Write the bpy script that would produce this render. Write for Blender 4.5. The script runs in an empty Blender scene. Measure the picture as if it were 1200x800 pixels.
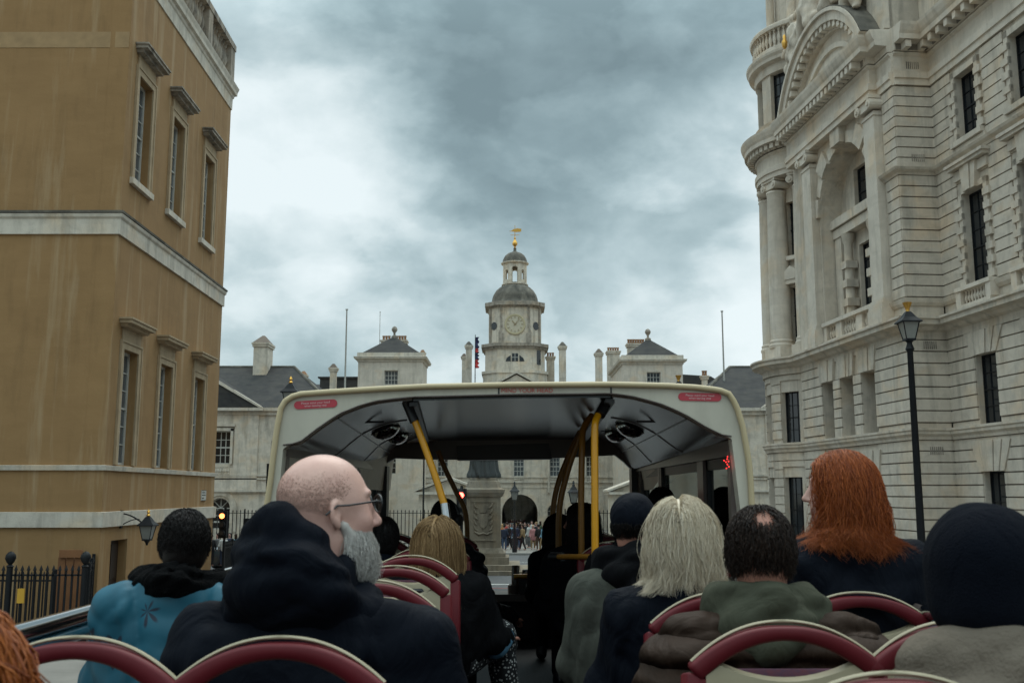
import bpy, bmesh, math, random
import numpy as np
from mathutils import Matrix, Vector, Euler
random.seed(7); np.random.seed(7)
S = bpy.context.scene
R = math.radians
PI = math.pi
# ------------------------------------------------------------------ camera
CAMZ = 4.0
PITCH = R(8.62)
cd = bpy.data.cameras.new('camera'); cam = bpy.data.objects.new('camera', cd); S.collection.objects.link(cam)
cd.sensor_width = 36; cd.lens = 35; cd.clip_start = 0.05; cd.clip_end = 6000
cam.location = (0, 0, CAMZ); cam.rotation_euler = (R(90) + PITCH, 0, 0)
cd.dof.use_dof = True; cd.dof.focus_distance = 9.0; cd.dof.aperture_fstop = 8.0
S.camera = cam
# ------------------------------------------------------------------ exposure
S.view_settings.view_transform = 'Standard'; S.view_settings.look = 'None'
S.view_settings.exposure = 0.22; S.view_settings.gamma = 1.0; S.view_settings.use_curve_mapping = False
S.cycles.max_bounces = 6; S.cycles.diffuse_bounces = 3; S.cycles.glossy_bounces = 3; S.cycles.transmission_bounces = 6
S.cycles.transparent_max_bounces = 10; S.cycles.caustics_reflective = False; S.cycles.caustics_refractive = False
S.cycles.sample_clamp_indirect = 6
# ------------------------------------------------------------------ node helper
class NT:
    def __init__(s, tree):
        s.t = tree; s.t.nodes.clear()
    def n(s, typ, ins=None, **props):
        nd = s.t.nodes.new(typ)
        for k, v in props.items(): setattr(nd, k, v)
        if ins:
            for k, v in ins.items():
                sock = nd.inputs[k]
                if isinstance(v, bpy.types.NodeSocket): s.t.links.new(v, sock)
                else:
                    if sock.type == 'RGBA' and len(v) == 3: v = (*v, 1)
                    sock.default_value = v
        return nd
    def math(s, op, a, b=0.0, clamp=False):
        m = s.n('ShaderNodeMath', {0: a, 1: b}, operation=op); m.use_clamp = clamp; return m.outputs[0]
    def mixc(s, f, a, b, mode='MIX'):
        m = s.n('ShaderNodeMix', data_type='RGBA', blend_type=mode)
        for i, v in ((0, f), (6, a), (7, b)):
            sk = m.inputs[i]
            if isinstance(v, bpy.types.NodeSocket): s.t.links.new(v, sk)
            else: sk.default_value = v if (i == 0 or len(v) == 4) else (*v, 1)
        return m.outputs[2]
    def ramp(s, f, stops, interp='LINEAR'):
        r = s.n('ShaderNodeValToRGB', {0: f}); r.color_ramp.interpolation = interp
        e = r.color_ramp.elements
        while len(e) > 1: e.remove(e[-1])
        for i, (p, c) in enumerate(stops):
            el = e[0] if i == 0 else e.new(p)
            el.position = p; el.color = (*c, 1) if not isinstance(c, (int, float)) else (c, c, c, 1)
        return r.outputs[0]
    def noise(s, vec, scale, detail=4, rough=.55, dist=0.0, dims='3D'):
        return s.n('ShaderNodeTexNoise', {'Vector': vec, 'Scale': scale, 'Detail': detail, 'Roughness': rough, 'Distortion': dist}).outputs[0]
    def mapping(s, vec, loc=(0, 0, 0), rot=(0, 0, 0), scale=(1, 1, 1)):
        return s.n('ShaderNodeMapping', {'Vector': vec, 'Location': loc, 'Rotation': rot, 'Scale': scale}).outputs[0]
# ------------------------------------------------------------------ sky: overcast, broken rain cloud
SUN_EL, SUN_AZ = R(58), R(12)         # azimuth from +Y towards +X
W = bpy.data.worlds.new('World'); S.world = W; W.use_nodes = True
t = NT(W.node_tree)
tc = t.n('ShaderNodeTexCoord').outputs['Generated']
sky = t.n('ShaderNodeTexSky', sky_type='NISHITA'); sky.sun_disc = False; sky.sun_elevation = SUN_EL; sky.sun_rotation = SUN_AZ
sep = t.n('ShaderNodeSeparateXYZ', {0: tc})
zc = t.math('MAXIMUM', sep.outputs[2], 0.0)
dn = t.math('ADD', zc, 0.35)
px_ = t.math('DIVIDE', sep.outputs[0], dn); py_ = t.math('DIVIDE', sep.outputs[1], dn)
cv = t.n('ShaderNodeCombineXYZ', {0: px_, 1: py_, 2: zc}).outputs[0]
n1 = t.noise(t.mapping(tc, loc=(3.2, 1.1, .4), scale=(1, 1, 1.5)), 3.1, 4, .5, .0)
n2 = t.noise(t.mapping(tc, loc=(7.7, -2.3, 1), scale=(1, 1, 1.6)), 9.0, 8, .56, .12)
def blob(d, k):       # soft mass of cloud around one direction of the sky
    l = math.sqrt(sum(c * c for c in d)); d = tuple(c / l for c in d)
    vm = t.n('ShaderNodeVectorMath', {0: tc, 1: d}, operation='DOT_PRODUCT').outputs['Value']
    return t.math('POWER', t.math('MAXIMUM', vm, 0.0), k)
mass = t.math('ADD', t.math('ADD', t.math('MULTIPLY', n1, .62), t.math('MULTIPLY', n2, .38)), .055)
for d, k, a in (((.03, 1, .47), 34, -.13), ((.19, 1, .37), 110, -.09), ((-.10, 1, .44), 160, -.05),
                ((-.24, 1, .33), 200, .09), ((-.2, 1, .25), 300, .07), ((.26, 1, .19), 90, .13),
                ((-.17, 1, .15), 160, -.05), ((-.28, 1, .52), 120, .09), ((.02, 1, .2), 120, .03), ((-.04, 1, .33), 120, -.055), ((.02, 1, .08), 60, .06)):
    mass = t.math('ADD', mass, t.math('MULTIPLY', blob(d, k), a))
n3 = t.ramp(t.noise(t.mapping(tc, loc=(1.7, 4.4, .2), scale=(1, 1, 1.7)), 5.5, 7, .5, .25), [(.44, 0), (.50, .55), (.56, 1)], 'EASE')
mass = t.math('ADD', mass, t.math('MULTIPLY', t.math('SUBTRACT', n3, .4), .085))
cc = t.ramp(mass, [(.32, (.205, .268, .283)), (.42, (.285, .362, .380)), (.50, (.40, .485, .502)), (.58, (.55, .63, .645)), (.66, (.76, .81, .815)), (.76, (.93, .95, .95))])
# the cover is thinner overhead: brighter towards the zenith, as every overcast sky
grad = t.ramp(sep.outputs[2], [(0.0, 1.0), (.42, 1.0), (.65, 2.3), (1.0, 3.0)])
cc = t.mixc(1.0, cc, grad, 'MULTIPLY')
cc = t.mixc(1.0, cc, (7.9, 8.6, 8.75, 1), 'MULTIPLY')
fin = t.mixc(.94, sky.outputs[0], cc)
bg = t.n('ShaderNodeBackground', {'Color': fin, 'Strength': .10})
t.t.links.new(bg.outputs[0], t.n('ShaderNodeOutputWorld').inputs[0])
W.cycles.sampling_method = 'MANUAL'; W.cycles.sample_map_resolution = 512
sd = bpy.data.lights.new('sun', 'SUN'); sd.energy = .85; sd.angle = R(35); sd.color = (1, .93, .84)
sun = bpy.data.objects.new('sun', sd); S.collection.objects.link(sun)
sun.rotation_euler = (PI / 2 - SUN_EL, 0, -SUN_AZ + PI)
sun.rotation_euler = Vector((math.sin(SUN_AZ) * math.cos(SUN_EL), math.cos(SUN_AZ) * math.cos(SUN_EL), math.sin(SUN_EL))).to_track_quat('Z', 'Y').to_euler()
# ------------------------------------------------------------------ geometry helpers
ORG = {}
def at(px, py, Y):                    # world point at depth Y seen at a pixel of the 1200x800 photograph
    v = 400 - py; f = 1166.7
    fw = f * math.cos(PITCH) - v * math.sin(PITCH); up = f * math.sin(PITCH) + v * math.cos(PITCH)
    return Vector(((px - 600) / fw * Y, Y, CAMZ + up / fw * Y))
def tag(o, label=None, cat=None, group=None, kind=None):
    if label: o['label'] = label
    if cat: o['category'] = cat
    if group: o['group'] = group
    if kind: o['kind'] = kind
    return o
def empty(name, loc, label, cat, group=None, kind=None):
    o = bpy.data.objects.new(name, None); S.collection.objects.link(o); o.location = loc; o.empty_display_size = .2
    ORG[o.name] = Vector(loc); return tag(o, label, cat, group, kind)
def link(name, me, mat, parent=None, loc=None, rz=0, sc=None):
    """new object from mesh data; loc in world coordinates"""
    o = bpy.data.objects.new(name, me); S.collection.objects.link(o)
    if mat is not None and len(me.materials) == 0: me.materials.append(mat)
    org = Vector((0, 0, 0))
    if parent is not None: o.parent = parent; org = ORG.get(parent.name, org)
    if loc is None: o.location = (0, 0, 0); ORG[o.name] = org
    else: o.location = Vector(loc) - org; ORG[o.name] = Vector(loc)
    if rz: o.rotation_euler = (0, 0, rz)
    if sc: o.scale = sc
    return o
class MB:
    def __init__(s, M=None): s.v = []; s.f = []; s.M = M or Matrix.Identity(4)
    def add(s, vs, fs):
        b = len(s.v); s.v += [s.M @ Vector(p) for p in vs]; s.f += [tuple(i + b for i in f) for f in fs]
    def box(s, x0, x1, y0, y1, z0, z1):
        s.add([(x0, y0, z0), (x1, y0, z0), (x1, y1, z0), (x0, y1, z0), (x0, y0, z1), (x1, y0, z1), (x1, y1, z1), (x0, y1, z1)],
              [(0, 3, 2, 1), (4, 5, 6, 7), (0, 1, 5, 4), (1, 2, 6, 5), (2, 3, 7, 6), (3, 0, 4, 7)])
    def hexa(s, b, tpts):              # four bottom + four top points
        s.add(list(b) + list(tpts), [(0, 3, 2, 1), (4, 5, 6, 7), (0, 1, 5, 4), (1, 2, 6, 5), (2, 3, 7, 6), (3, 0, 4, 7)])
    def prism(s, poly, y0, y1):        # polygon in (x,z), extruded in y
        n = len(poly)
        s.add([(x, y0, z) for x, z in poly] + [(x, y1, z) for x, z in poly],
              [tuple(range(n)), tuple(range(2 * n - 1, n - 1, -1))] + [(i, (i + 1) % n, n + (i + 1) % n, n + i) for i in range(n)])
    def prismz(s, poly, z0, z1):       # polygon in (x,y), extruded in z
        n = len(poly)
        s.add([(x, y, z0) for x, y in poly] + [(x, y, z1) for x, y in poly],
              [tuple(range(n)), tuple(range(2 * n - 1, n - 1, -1))] + [(i, (i + 1) % n, n + (i + 1) % n, n + i) for i in range(n)])
    def lathe(s, prof, cx=0, cy=0, z=0, seg=16, a0=0, sx=1, sy=1):
        b = []; n = len(prof)
        for i in range(seg):
            a = a0 + 2 * PI * i / seg
            b += [(cx + r * math.cos(a) * sx, cy + r * math.sin(a) * sy, z + h) for r, h in prof]
        fs = []
        for i in range(seg):
            j = (i + 1) % seg
            for k in range(n - 1): fs.append((i * n + k, j * n + k, j * n + k + 1, i * n + k + 1))
        fs.append(tuple(i * n for i in range(seg))[::-1]); fs.append(tuple(i * n + n - 1 for i in range(seg)))
        s.add(b, fs)
    def tube(s, pts, r, seg=8, r2=None, closed=False):
        pts = [Vector(p) for p in pts]; n = len(pts); b = []; up = None
        for i, p in enumerate(pts):
            d = (pts[(i + 1) % n] - pts[i - 1]) if closed else (pts[min(i + 1, n - 1)] - pts[max(i - 1, 0)])
            d.normalize()
            if up is None:
                up = Vector((0, 0, 1)) if abs(d.z) < .9 else Vector((0, 1, 0))
            sd_ = d.cross(up).normalized(); up = sd_.cross(d).normalized()
            rr = r if r2 is None else r + (r2 - r) * i / max(n - 1, 1)
            if callable(r): rr = r(i / max(n - 1, 1))
            for k in range(seg):
                a = 2 * PI * k / seg
                b.append(tuple(p + sd_ * math.cos(a) * rr + up * math.sin(a) * rr))
        fs = []
        for i in range(n if closed else n - 1):
            j = (i + 1) % n
            for k in range(seg): fs.append((i * seg + k, i * seg + (k + 1) % seg, j * seg + (k + 1) % seg, j * seg + k))
        if not closed: fs += [tuple(range(seg))[::-1], tuple((n - 1) * seg + k for k in range(seg))]
        s.add(b, fs)
    def rect_sweep(s, pts, w, h, nrm=(0, 1, 0)):   # rectangular bar along a path; w across (in plane), h along nrm
        pts = [Vector(p) for p in pts]; nr = Vector(nrm); n = len(pts); b = []
        for i, p in enumerate(pts):
            d = (pts[min(i + 1, n - 1)] - pts[max(i - 1, 0)]).normalized(); q = d.cross(nr).normalized()
            ww = w(i / (n - 1)) if callable(w) else w
            for a, c in ((-1, -1), (1, -1), (1, 1), (-1, 1)): b.append(tuple(p + q * a * ww / 2 + nr * c * h / 2))
        fs = [(0, 1, 2, 3), tuple(4 * (n - 1) + k for k in (3, 2, 1, 0))]
        for i in range(n - 1):
            for k in range(4): fs.append((i * 4 + k, i * 4 + (k + 1) % 4, (i + 1) * 4 + (k + 1) % 4, (i + 1) * 4 + k))
        s.add(b, fs)
    def loft(s, rings, caps=True, closed_ring=True):
        n = len(rings[0]); b = [p for r in rings for p in r]; fs = []
        for i in range(len(rings) - 1):
            for k in range(n if closed_ring else n - 1):
                fs.append((i * n + k, i * n + (k + 1) % n, (i + 1) * n + (k + 1) % n, (i + 1) * n + k))
        if caps and closed_ring: fs += [tuple(range(n))[::-1], tuple((len(rings) - 1) * n + k for k in range(n))]
        s.add(b, fs)
    def sweep(s, path, prof, closed=False):
        """moulding: profile [(out,z)] swept along plan path [(x,y)]; 'out' is to the right of travel; mitred"""
        n = len(path); P = [Vector(p) for p in path]; rings = []
        for i in range(n):
            if closed or 0 < i < n - 1:
                a = (P[i] - P[i - 1]).normalized(); c = (P[(i + 1) % n] - P[i]).normalized()
            elif i == 0: a = c = (P[1] - P[0]).normalized()
            else: a = c = (P[-1] - P[-2]).normalized()
            na = Vector((a.y, -a.x)); nc = Vector((c.y, -c.x)); m = (na + nc)
            m = m / max(m.dot(na), .25) if m.length > 1e-6 else na
            rings.append([(P[i].x + m.x * o, P[i].y + m.y * o, z) for o, z in prof])
        if closed: rings.append(rings[0])
        s.loft(rings, caps=not closed)
    def mesh(s, name, mat, org=Vector((0, 0, 0)), smooth=None, bevel=0):
        me = bpy.data.meshes.new(name); me.from_pydata([tuple(v - org) for v in s.v], [], s.f)
        bm = bmesh.new(); bm.from_mesh(me); bmesh.ops.recalc_face_normals(bm, faces=bm.faces)
        if bevel: bmesh.ops.bevel(bm, geom=bm.edges, offset=bevel, segments=1, affect='EDGES', clamp_overlap=True)
        bm.to_mesh(me); bm.free(); me.update()
        if mat: me.materials.append(mat)
        if smooth is not None:
            me.shade_smooth() if smooth is True else (me.shade_smooth(), me.set_sharp_from_angle(angle=R(smooth)))
        return me
    def build(s, name, mat, parent=None, smooth=None, bevel=0, loc=None):
        org = ORG.get(parent.name, Vector((0, 0, 0))) if parent is not None else Vector((0, 0, 0))
        if parent is None and loc is not None: org = Vector(loc)
        if parent is not None and loc is not None: org = Vector(loc)
        me = s.mesh(name, mat, org, smooth, bevel)
        return link(name, me, None, parent, loc)
def frame(o, u, flip=False):           # local x = u (along wall), y = outward, z = up
    u = Vector((u[0], u[1], 0)).normalized(); w = Vector((u.y, -u.x, 0)) * (-1 if flip else 1)
    M = Matrix.Identity(4)
    for i in range(3): M[i][0] = u[i]; M[i][1] = w[i]; M[i][2] = (0, 0, 1)[i]; M[i][3] = (o[0], o[1], o[2] if len(o) > 2 else 0)[i]
    return M
def cells(u0, u1, z0, z1, ops):
    us = sorted({u0, u1} | {min(max(e, u0), u1) for o in ops for e in o[:2]})
    out = []
    for a, b in zip(us, us[1:]):
        if b - a < 1e-5: continue
        m = (a + b) / 2; cov = sorted((max(o[2], z0), min(o[3], z1)) for o in ops if o[0] < m < o[1] and o[3] > z0 and o[2] < z1)
        z = z0
        for c, d in cov:
            if c > z + 1e-5: out.append((a, b, z, c))
            z = max(z, d)
        if z < z1 - 1e-5: out.append((a, b, z, z1))
    return out
def wall(mb, u0, u1, z0, z1, w0, w1, ops=()):
    for a, b, c, d in cells(u0, u1, z0, z1, list(ops)): mb.box(a, b, w0, w1, c, d)
def spandrel(mb, ua, ub, zs, w0, w1, n=14, top=None):     # fills above a semicircular arch up to its crown
    r = (ub - ua) / 2; c = (ua + ub) / 2; zt = top if top else zs + r
    for k in range(n):
        a0 = PI - PI * k / n; a1 = PI - PI * (k + 1) / n
        x0, x1 = c + r * math.cos(a0), c + r * math.cos(a1); za, zb = zs + r * math.sin(a0), zs + r * math.sin(a1)
        mb.prism([(x0, za), (x1, zb), (x1, zt + .001), (x0, zt + .001)], w0, w1)
def arch_ring(mb, c, zs, r0, r1, w0, w1, n=16, a_from=0, a_to=PI):
    for k in range(n):
        a0 = a_from + (a_to - a_from) * k / n; a1 = a_from + (a_to - a_from) * (k + 1) / n
        mb.prism([(c + r0 * math.cos(a0), zs + r0 * math.sin(a0)), (c + r1 * math.cos(a0), zs + r1 * math.sin(a0)),
                  (c + r1 * math.cos(a1), zs + r1 * math.sin(a1)), (c + r0 * math.cos(a1), zs + r0 * math.sin(a1))], w0, w1)
JOINT = [None]
def courses(mb, u0, u1, z0, z1, h, gap, w0, w1, ops=(), joints=True, seed=1):
    n = max(1, round((z1 - z0) / h)); h = (z1 - z0) / n
    if JOINT[0] is not None:
        J = JOINT[0]; J.M = mb.M
        for i in range(n + 1):
            for a, b, c, d in cells(u0, u1, z0 + i * h - gap / 2, z0 + i * h + gap / 2, list(ops)): J.box(a + .004, b - .004, w0, w0 + .006, c, d)
    for i in range(n):
        for a, b, c, d in cells(u0, u1, z0 + i * h + gap / 2, z0 + (i + 1) * h - gap / 2, list(ops)):
            if d - c > .02 and b - a > .02: mb.box(a, b, w0, w1, c, d)
def voussoirs(mb, c, zb, zt, wb, spread, n, w0, w1, gap=.02):
    """fan of wedge stones above a flat opening"""
    for i in range(n):
        f0 = -1 + 2 * i / n; f1 = -1 + 2 * (i + 1) / n; pr = .05 * (1 - abs(i - (n - 1) / 2) / (n / 2 + .1))
        mb.prism([(c + f0 * wb + gap, zb - (pr > .03) * .0), (c + f1 * wb - gap, zb), (c + f1 * (wb + spread) - gap, zt), (c + f0 * (wb + spread) + gap, zt)], w0, w1 + pr)
BAL = [(.075, 0), (.075, .05), (.04, .07), (.035, .12), (.085, .27), (.08, .34), (.04, .5), (.035, .6), (.07, .64), (.07, .7)]
def balusters(mb, u0, u1, y, z, h, step=.24, seg=8, k=1.0):
    n = max(1, int((u1 - u0) / step))
    for i in range(n):
        mb.lathe([(r * k, q / .7 * h) for r, q in BAL], u0 + (i + .5) * (u1 - u0) / n, y, z, seg)
def children(o): return [c for c in bpy.data.objects if c.parent == o]
def copy_tree(o, parent=None):
    c = o.copy(); S.collection.objects.link(c); c.parent = parent
    for ch in list(o.children): copy_tree(ch, c)
    return c
# ------------------------------------------------------------------ materials
MATS = {}
def mat(name, col, rough=.7, metal=0.0, spec=.5, var=0.0, vscale=3.0, vcol=None, bump=0.0, bscale=40, streak=0.0, scol=None, coat=0.0, hairlike=False, emit=None, estr=0, rim=0, bl=None, wrk=0, sscale=(3, 3, .25)):
    m = bpy.data.materials.new(name); m.use_nodes = True; t = NT(m.node_tree)
    tc = t.n('ShaderNodeTexCoord').outputs['Object']
    c = (*col, 1)
    if var:
        f = t.ramp(t.noise(tc, vscale, 6, .6, .3), [(.3, 0), (.7, 1)])
        c = t.mixc(t.math('MULTIPLY', f, var), c, vcol or tuple(x * .45 for x in col))
    if streak:
        f = t.ramp(t.noise(t.mapping(tc, scale=sscale), 1.0, 6, .6, .2), [(.48, 0), (.72, 1)])
        c = t.mixc(t.math('MULTIPLY', f, streak), c, scol or tuple(x * .4 for x in col))
    if hairlike:
        g = t.n('ShaderNodeNewGeometry').outputs['Random Per Island']
        c = t.mixc(g, c, vcol or tuple(x * .5 for x in col))
    if wrk:
        wv = t.noise(t.mapping(tc, scale=(1, 1, .55)), 11, 3, .5, 1.2)
    b = t.n('ShaderNodeBsdfPrincipled', {'Base Color': c, 'Roughness': rough, 'Metallic': metal, 'Specular IOR Level': spec, 'Coat Weight': coat})
    if emit: b.inputs['Emission Color'].default_value = (*emit, 1); b.inputs['Emission Strength'].default_value = estr
    if bump:
        bn = t.n('ShaderNodeBump', {'Height': t.noise(tc, bscale, 5, .6), 'Strength': bump, 'Distance': .02})
        if wrk:
            b2 = t.n('ShaderNodeBump', {'Height': wv, 'Strength': wrk, 'Distance': .03, 'Normal': bn.outputs[0]}); bn = b2
        t.t.links.new(bn.outputs[0], b.inputs['Normal'])
    t.t.links.new(b.outputs[0], t.n('ShaderNodeOutputMaterial').inputs[0])
    m.diffuse_color = (*col, 1)
    MATS[name] = m; return m
def stone_mat(name, col, dark, blockw=0, sootz=0.5):
    m = bpy.data.materials.new(name); m.use_nodes = True; t = NT(m.node_tree)
    tc = t.n('ShaderNodeTexCoord').outputs['Object']
    big = t.ramp(t.noise(tc, .35, 5, .6, .4), [(.35, 0), (.7, 1)])
    mid = t.ramp(t.noise(tc, 2.2, 6, .65, .6), [(.42, 0), (.75, 1)])
    strk = t.ramp(t.noise(t.mapping(tc, scale=(2.2, 2.2, .22)), 1.3, 7, .62, .3), [(.5, 0), (.7, 1)])
    warm = t.ramp(t.noise(t.mapping(tc, loc=(5, 3, 9)), .8, 3, .5, .5), [(.5, 0), (.68, 1)])
    # block to block tone: snapped coordinates into white noise
    sn = t.n('ShaderNodeVectorMath', {0: t.mapping(tc, scale=(1 / .93, 1 / .93, 1 / .37)), 1: (1, 1, 1)}, operation='SNAP').outputs[0]
    wn = t.n('ShaderNodeTexWhiteNoise', {'Vector': sn}).outputs['Value']
    c = t.mixc(t.math('MULTIPLY', big, .45), (*col, 1), tuple(x * .72 for x in col))
    c = t.mixc(t.math('MULTIPLY', warm, .5), c, (col[0] * 1.02, col[1] * .84, col[2] * .64))
    c = t.mixc(t.math('MULTIPLY', wn, .22), c, tuple(x * .62 for x in col))
    c = t.mixc(t.math('MULTIPLY', mid, sootz * .8), c, dark)
    c = t.mixc(t.math('MULTIPLY', strk, sootz), c, dark)
    # fine random grain of the stone, as bump only
    grain_bump = t.n('ShaderNodeBump', {'Height': t.noise(tc, 18, 6, .65), 'Strength': .35, 'Distance': .02})
    b = t.n('ShaderNodeBsdfPrincipled', {'Base Color': c, 'Roughness': .88, 'Specular IOR Level': .25, 'Normal': grain_bump.outputs[0]})
    t.t.links.new(b.outputs[0], t.n('ShaderNodeOutputMaterial').inputs[0]); MATS[name] = m; return m
def glass_mat(name, tint, rough=.03):
    return mat(name, tint, rough=rough, spec=.9, var=.4, vscale=.6)
stone_mat('portland', (.67, .595, .50), (.17, .15, .125), sootz=.42)
stone_mat('joint_dirt_soffit_shade', (.27, .235, .195), (.05, .045, .04), sootz=.7)  # dirt of the joints; also colours the shade painted behind the modillions
stone_mat('portland_clean', (.72, .645, .55), (.22, .19, .15), sootz=.32)
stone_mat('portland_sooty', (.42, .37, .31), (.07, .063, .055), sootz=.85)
stone_mat('guards_stone', (.73, .655, .55), (.18, .16, .13), sootz=.5)
stone_mat('trim_stone', (.68, .62, .53), (.2, .18, .15), sootz=.45)
def ochre():
    m = bpy.data.materials.new('ochre_render'); m.use_nodes = True; t = NT(m.node_tree)
    tc = t.n('ShaderNodeTexCoord').outputs['Object']
    a = t.ramp(t.noise(tc, .5, 6, .62, .5), [(.3, 0), (.72, 1)])
    b_ = t.ramp(t.noise(t.mapping(tc, scale=(.5, .5, 1.6)), 1.8, 7, .66, .3), [(.4, 0), (.75, 1)])
    st = t.ramp(t.noise(t.mapping(tc, loc=(2, 7, 0), scale=(1.6, 1.6, .13)), 1.2, 6, .6, .15), [(.53, 0), (.66, 1)])
    dk = t.ramp(t.noise(t.mapping(tc, loc=(9, 1, 4), scale=(1.1, 1.1, .2)), 2.0, 6, .6, .15), [(.52, 0), (.75, 1)])
    c = t.mixc(t.math('MULTIPLY', a, .55), (.32, .190, .084, 1), (.235, .136, .058))
    c = t.mixc(t.math('MULTIPLY', b_, .4), c, (.375, .228, .105))
    c = t.mixc(t.math('MULTIPLY', dk, .4), c, (.16, .095, .042))
    c = t.mixc(t.math('MULTIPLY', st, .5), c, (.45, .33, .20))
    bn = t.n('ShaderNodeBump', {'Height': t.noise(tc, 14, 7, .7), 'Strength': .3, 'Distance': .02})
    b = t.n('ShaderNodeBsdfPrincipled', {'Base Color': c, 'Roughness': .85, 'Specular IOR Level': .3, 'Normal': bn.outputs[0]})
    t.t.links.new(b.outputs[0], t.n('ShaderNodeOutputMaterial').inputs[0]); MATS['ochre'] = m
ochre()
mat('pale_render', (.40, .26, .13), .85, var=.5, vscale=2)
mat('ochre_stone', (.47, .35, .22), .85, var=.5, vscale=2, streak=.4, bump=.2, bscale=12)
mat('slate', (.045, .045, .047), .85, spec=.15, var=.7, vscale=1.3, vcol=(.085, .08, .07), streak=.5, scol=(.025, .025, .026), sscale=(.8, .8, 3), bump=.5, bscale=9)
mat('lead', (.17, .155, .13), .85, spec=.15, var=.8, vscale=1.1, vcol=(.05, .048, .044), streak=.6, scol=(.30, .27, .22), sscale=(1.5, 1.5, .4), bump=.3, bscale=4)
mat('clay', (.32, .17, .09), .8, var=.5)
mat('white_paint', (.55, .54, .50), .5, var=.3, vscale=5)
mat('pane_dark', (.020, .024, .028), .06, spec=.6, var=.6, vscale=.8)
mat('pane_pale', (.10, .115, .125), .08, spec=.8, var=.6, vscale=.8)
mat('black_paint', (.008, .009, .011), .5, spec=.22, var=.4, vscale=6, vcol=(.016, .016, .018))
mat('gold', (.75, .42, .10), .3, metal=.9, var=.3, vscale=20)
mat('asphalt', (.085, .087, .09), .75, var=.5, vscale=.7, vcol=(.055, .057, .06), bump=.5, bscale=120)
mat('paving', (.24, .225, .20), .8, var=.5, vscale=.9, bump=.3, bscale=30)
mat('kerb', (.30, .29, .27), .8, var=.4)
mat('line_white', (.60, .60, .57), .7, var=.5, vscale=2, vcol=(.25, .25, .24))
mat('gravel', (.36, .30, .22), .9, var=.4, vscale=.4, bump=.5, bscale=50)
mat('bronze', (.028, .031, .032), .5, metal=.3, var=.5, vscale=3, vcol=(.05, .058, .056), streak=.4)
stone_mat('pedestal_stone', (.30, .255, .195), (.10, .085, .07), sootz=.6)
mat('lamp_glass', (.24, .24, .22), .15, spec=.6, var=.3)
mat('red_lit', (.5, .02, .02), .4, emit=(1, .06, .04), estr=14)
mat('amber_lit', (.6, .2, .02), .4, emit=(1, .20, .05), estr=6)
# ------------------------------------------------------------------ ground, road, pavements
def structure(o): o['kind'] = 'structure'; return o
g = MB(); g.add([(-1500, -1500, -.02), (1500, -1500, -.02), (1500, 1500, -.02), (-1500, 1500, -.02)], [(0, 1, 2, 3)])
structure(g.build('ground', MATS['gravel']))
g = MB(); g.add([(-7.6, -60, 0), (7.4, -60, 0), (6.6, 46, 0), (-8.2, 46, 0)], [(0, 1, 2, 3)])
g.add([(-140, 46, 0), (140, 46, 0), (140, 66, 0), (-140, 66, 0)], [(0, 1, 2, 3)])
structure(g.build('road', MATS['asphalt']))
g = MB()
for x0, x1, xa, xb in ((-40, -7.6, -40, -8.2), (7.4, 40, 6.6, 40)):
    g.hexa([(x0, -60, 0), (x1, -60, 0), (xb, 46, 0), (xa, 46, 0)], [(x0, -60, .12), (x1, -60, .12), (xb, 46, .12), (xa, 46, .12)])
g.box(-140, -40.01, 40, 46, 0, .12); g.box(40.01, 140, 40, 46, 0, .12)
g.box(-140, 140, 66, 74.3, 0, .12)
structure(g.build('pavement', MATS['paving']))
g = MB(); g.box(-140, 140, 65.7, 65.99, 0, .135)
structure(g.build('kerb', MATS['kerb']))
g = MB()
for i in range(12):
    g.add([(-.06 + .3, 8 + i * 6, .004), (.06 + .3, 8 + i * 6, .004), (.06 + .3, 11 + i * 6, .004), (-.06 + .3, 11 + i * 6, .004)], [(0, 1, 2, 3)]) if i < 6 else None
for x in range(-60, 60, 6): g.add([(x, 59, .004), (x + 3, 59, .004), (x + 3, 59.12, .004), (x, 59.12, .004)], [(0, 1, 2, 3)])
g.add([(-8, 44.9, .004), (.2, 44.9, .004), (.2, 45.2, .004), (-8, 45.2, .004)], [(0, 1, 2, 3)])
structure(g.build('road_markings', MATS['line_white']))
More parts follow.
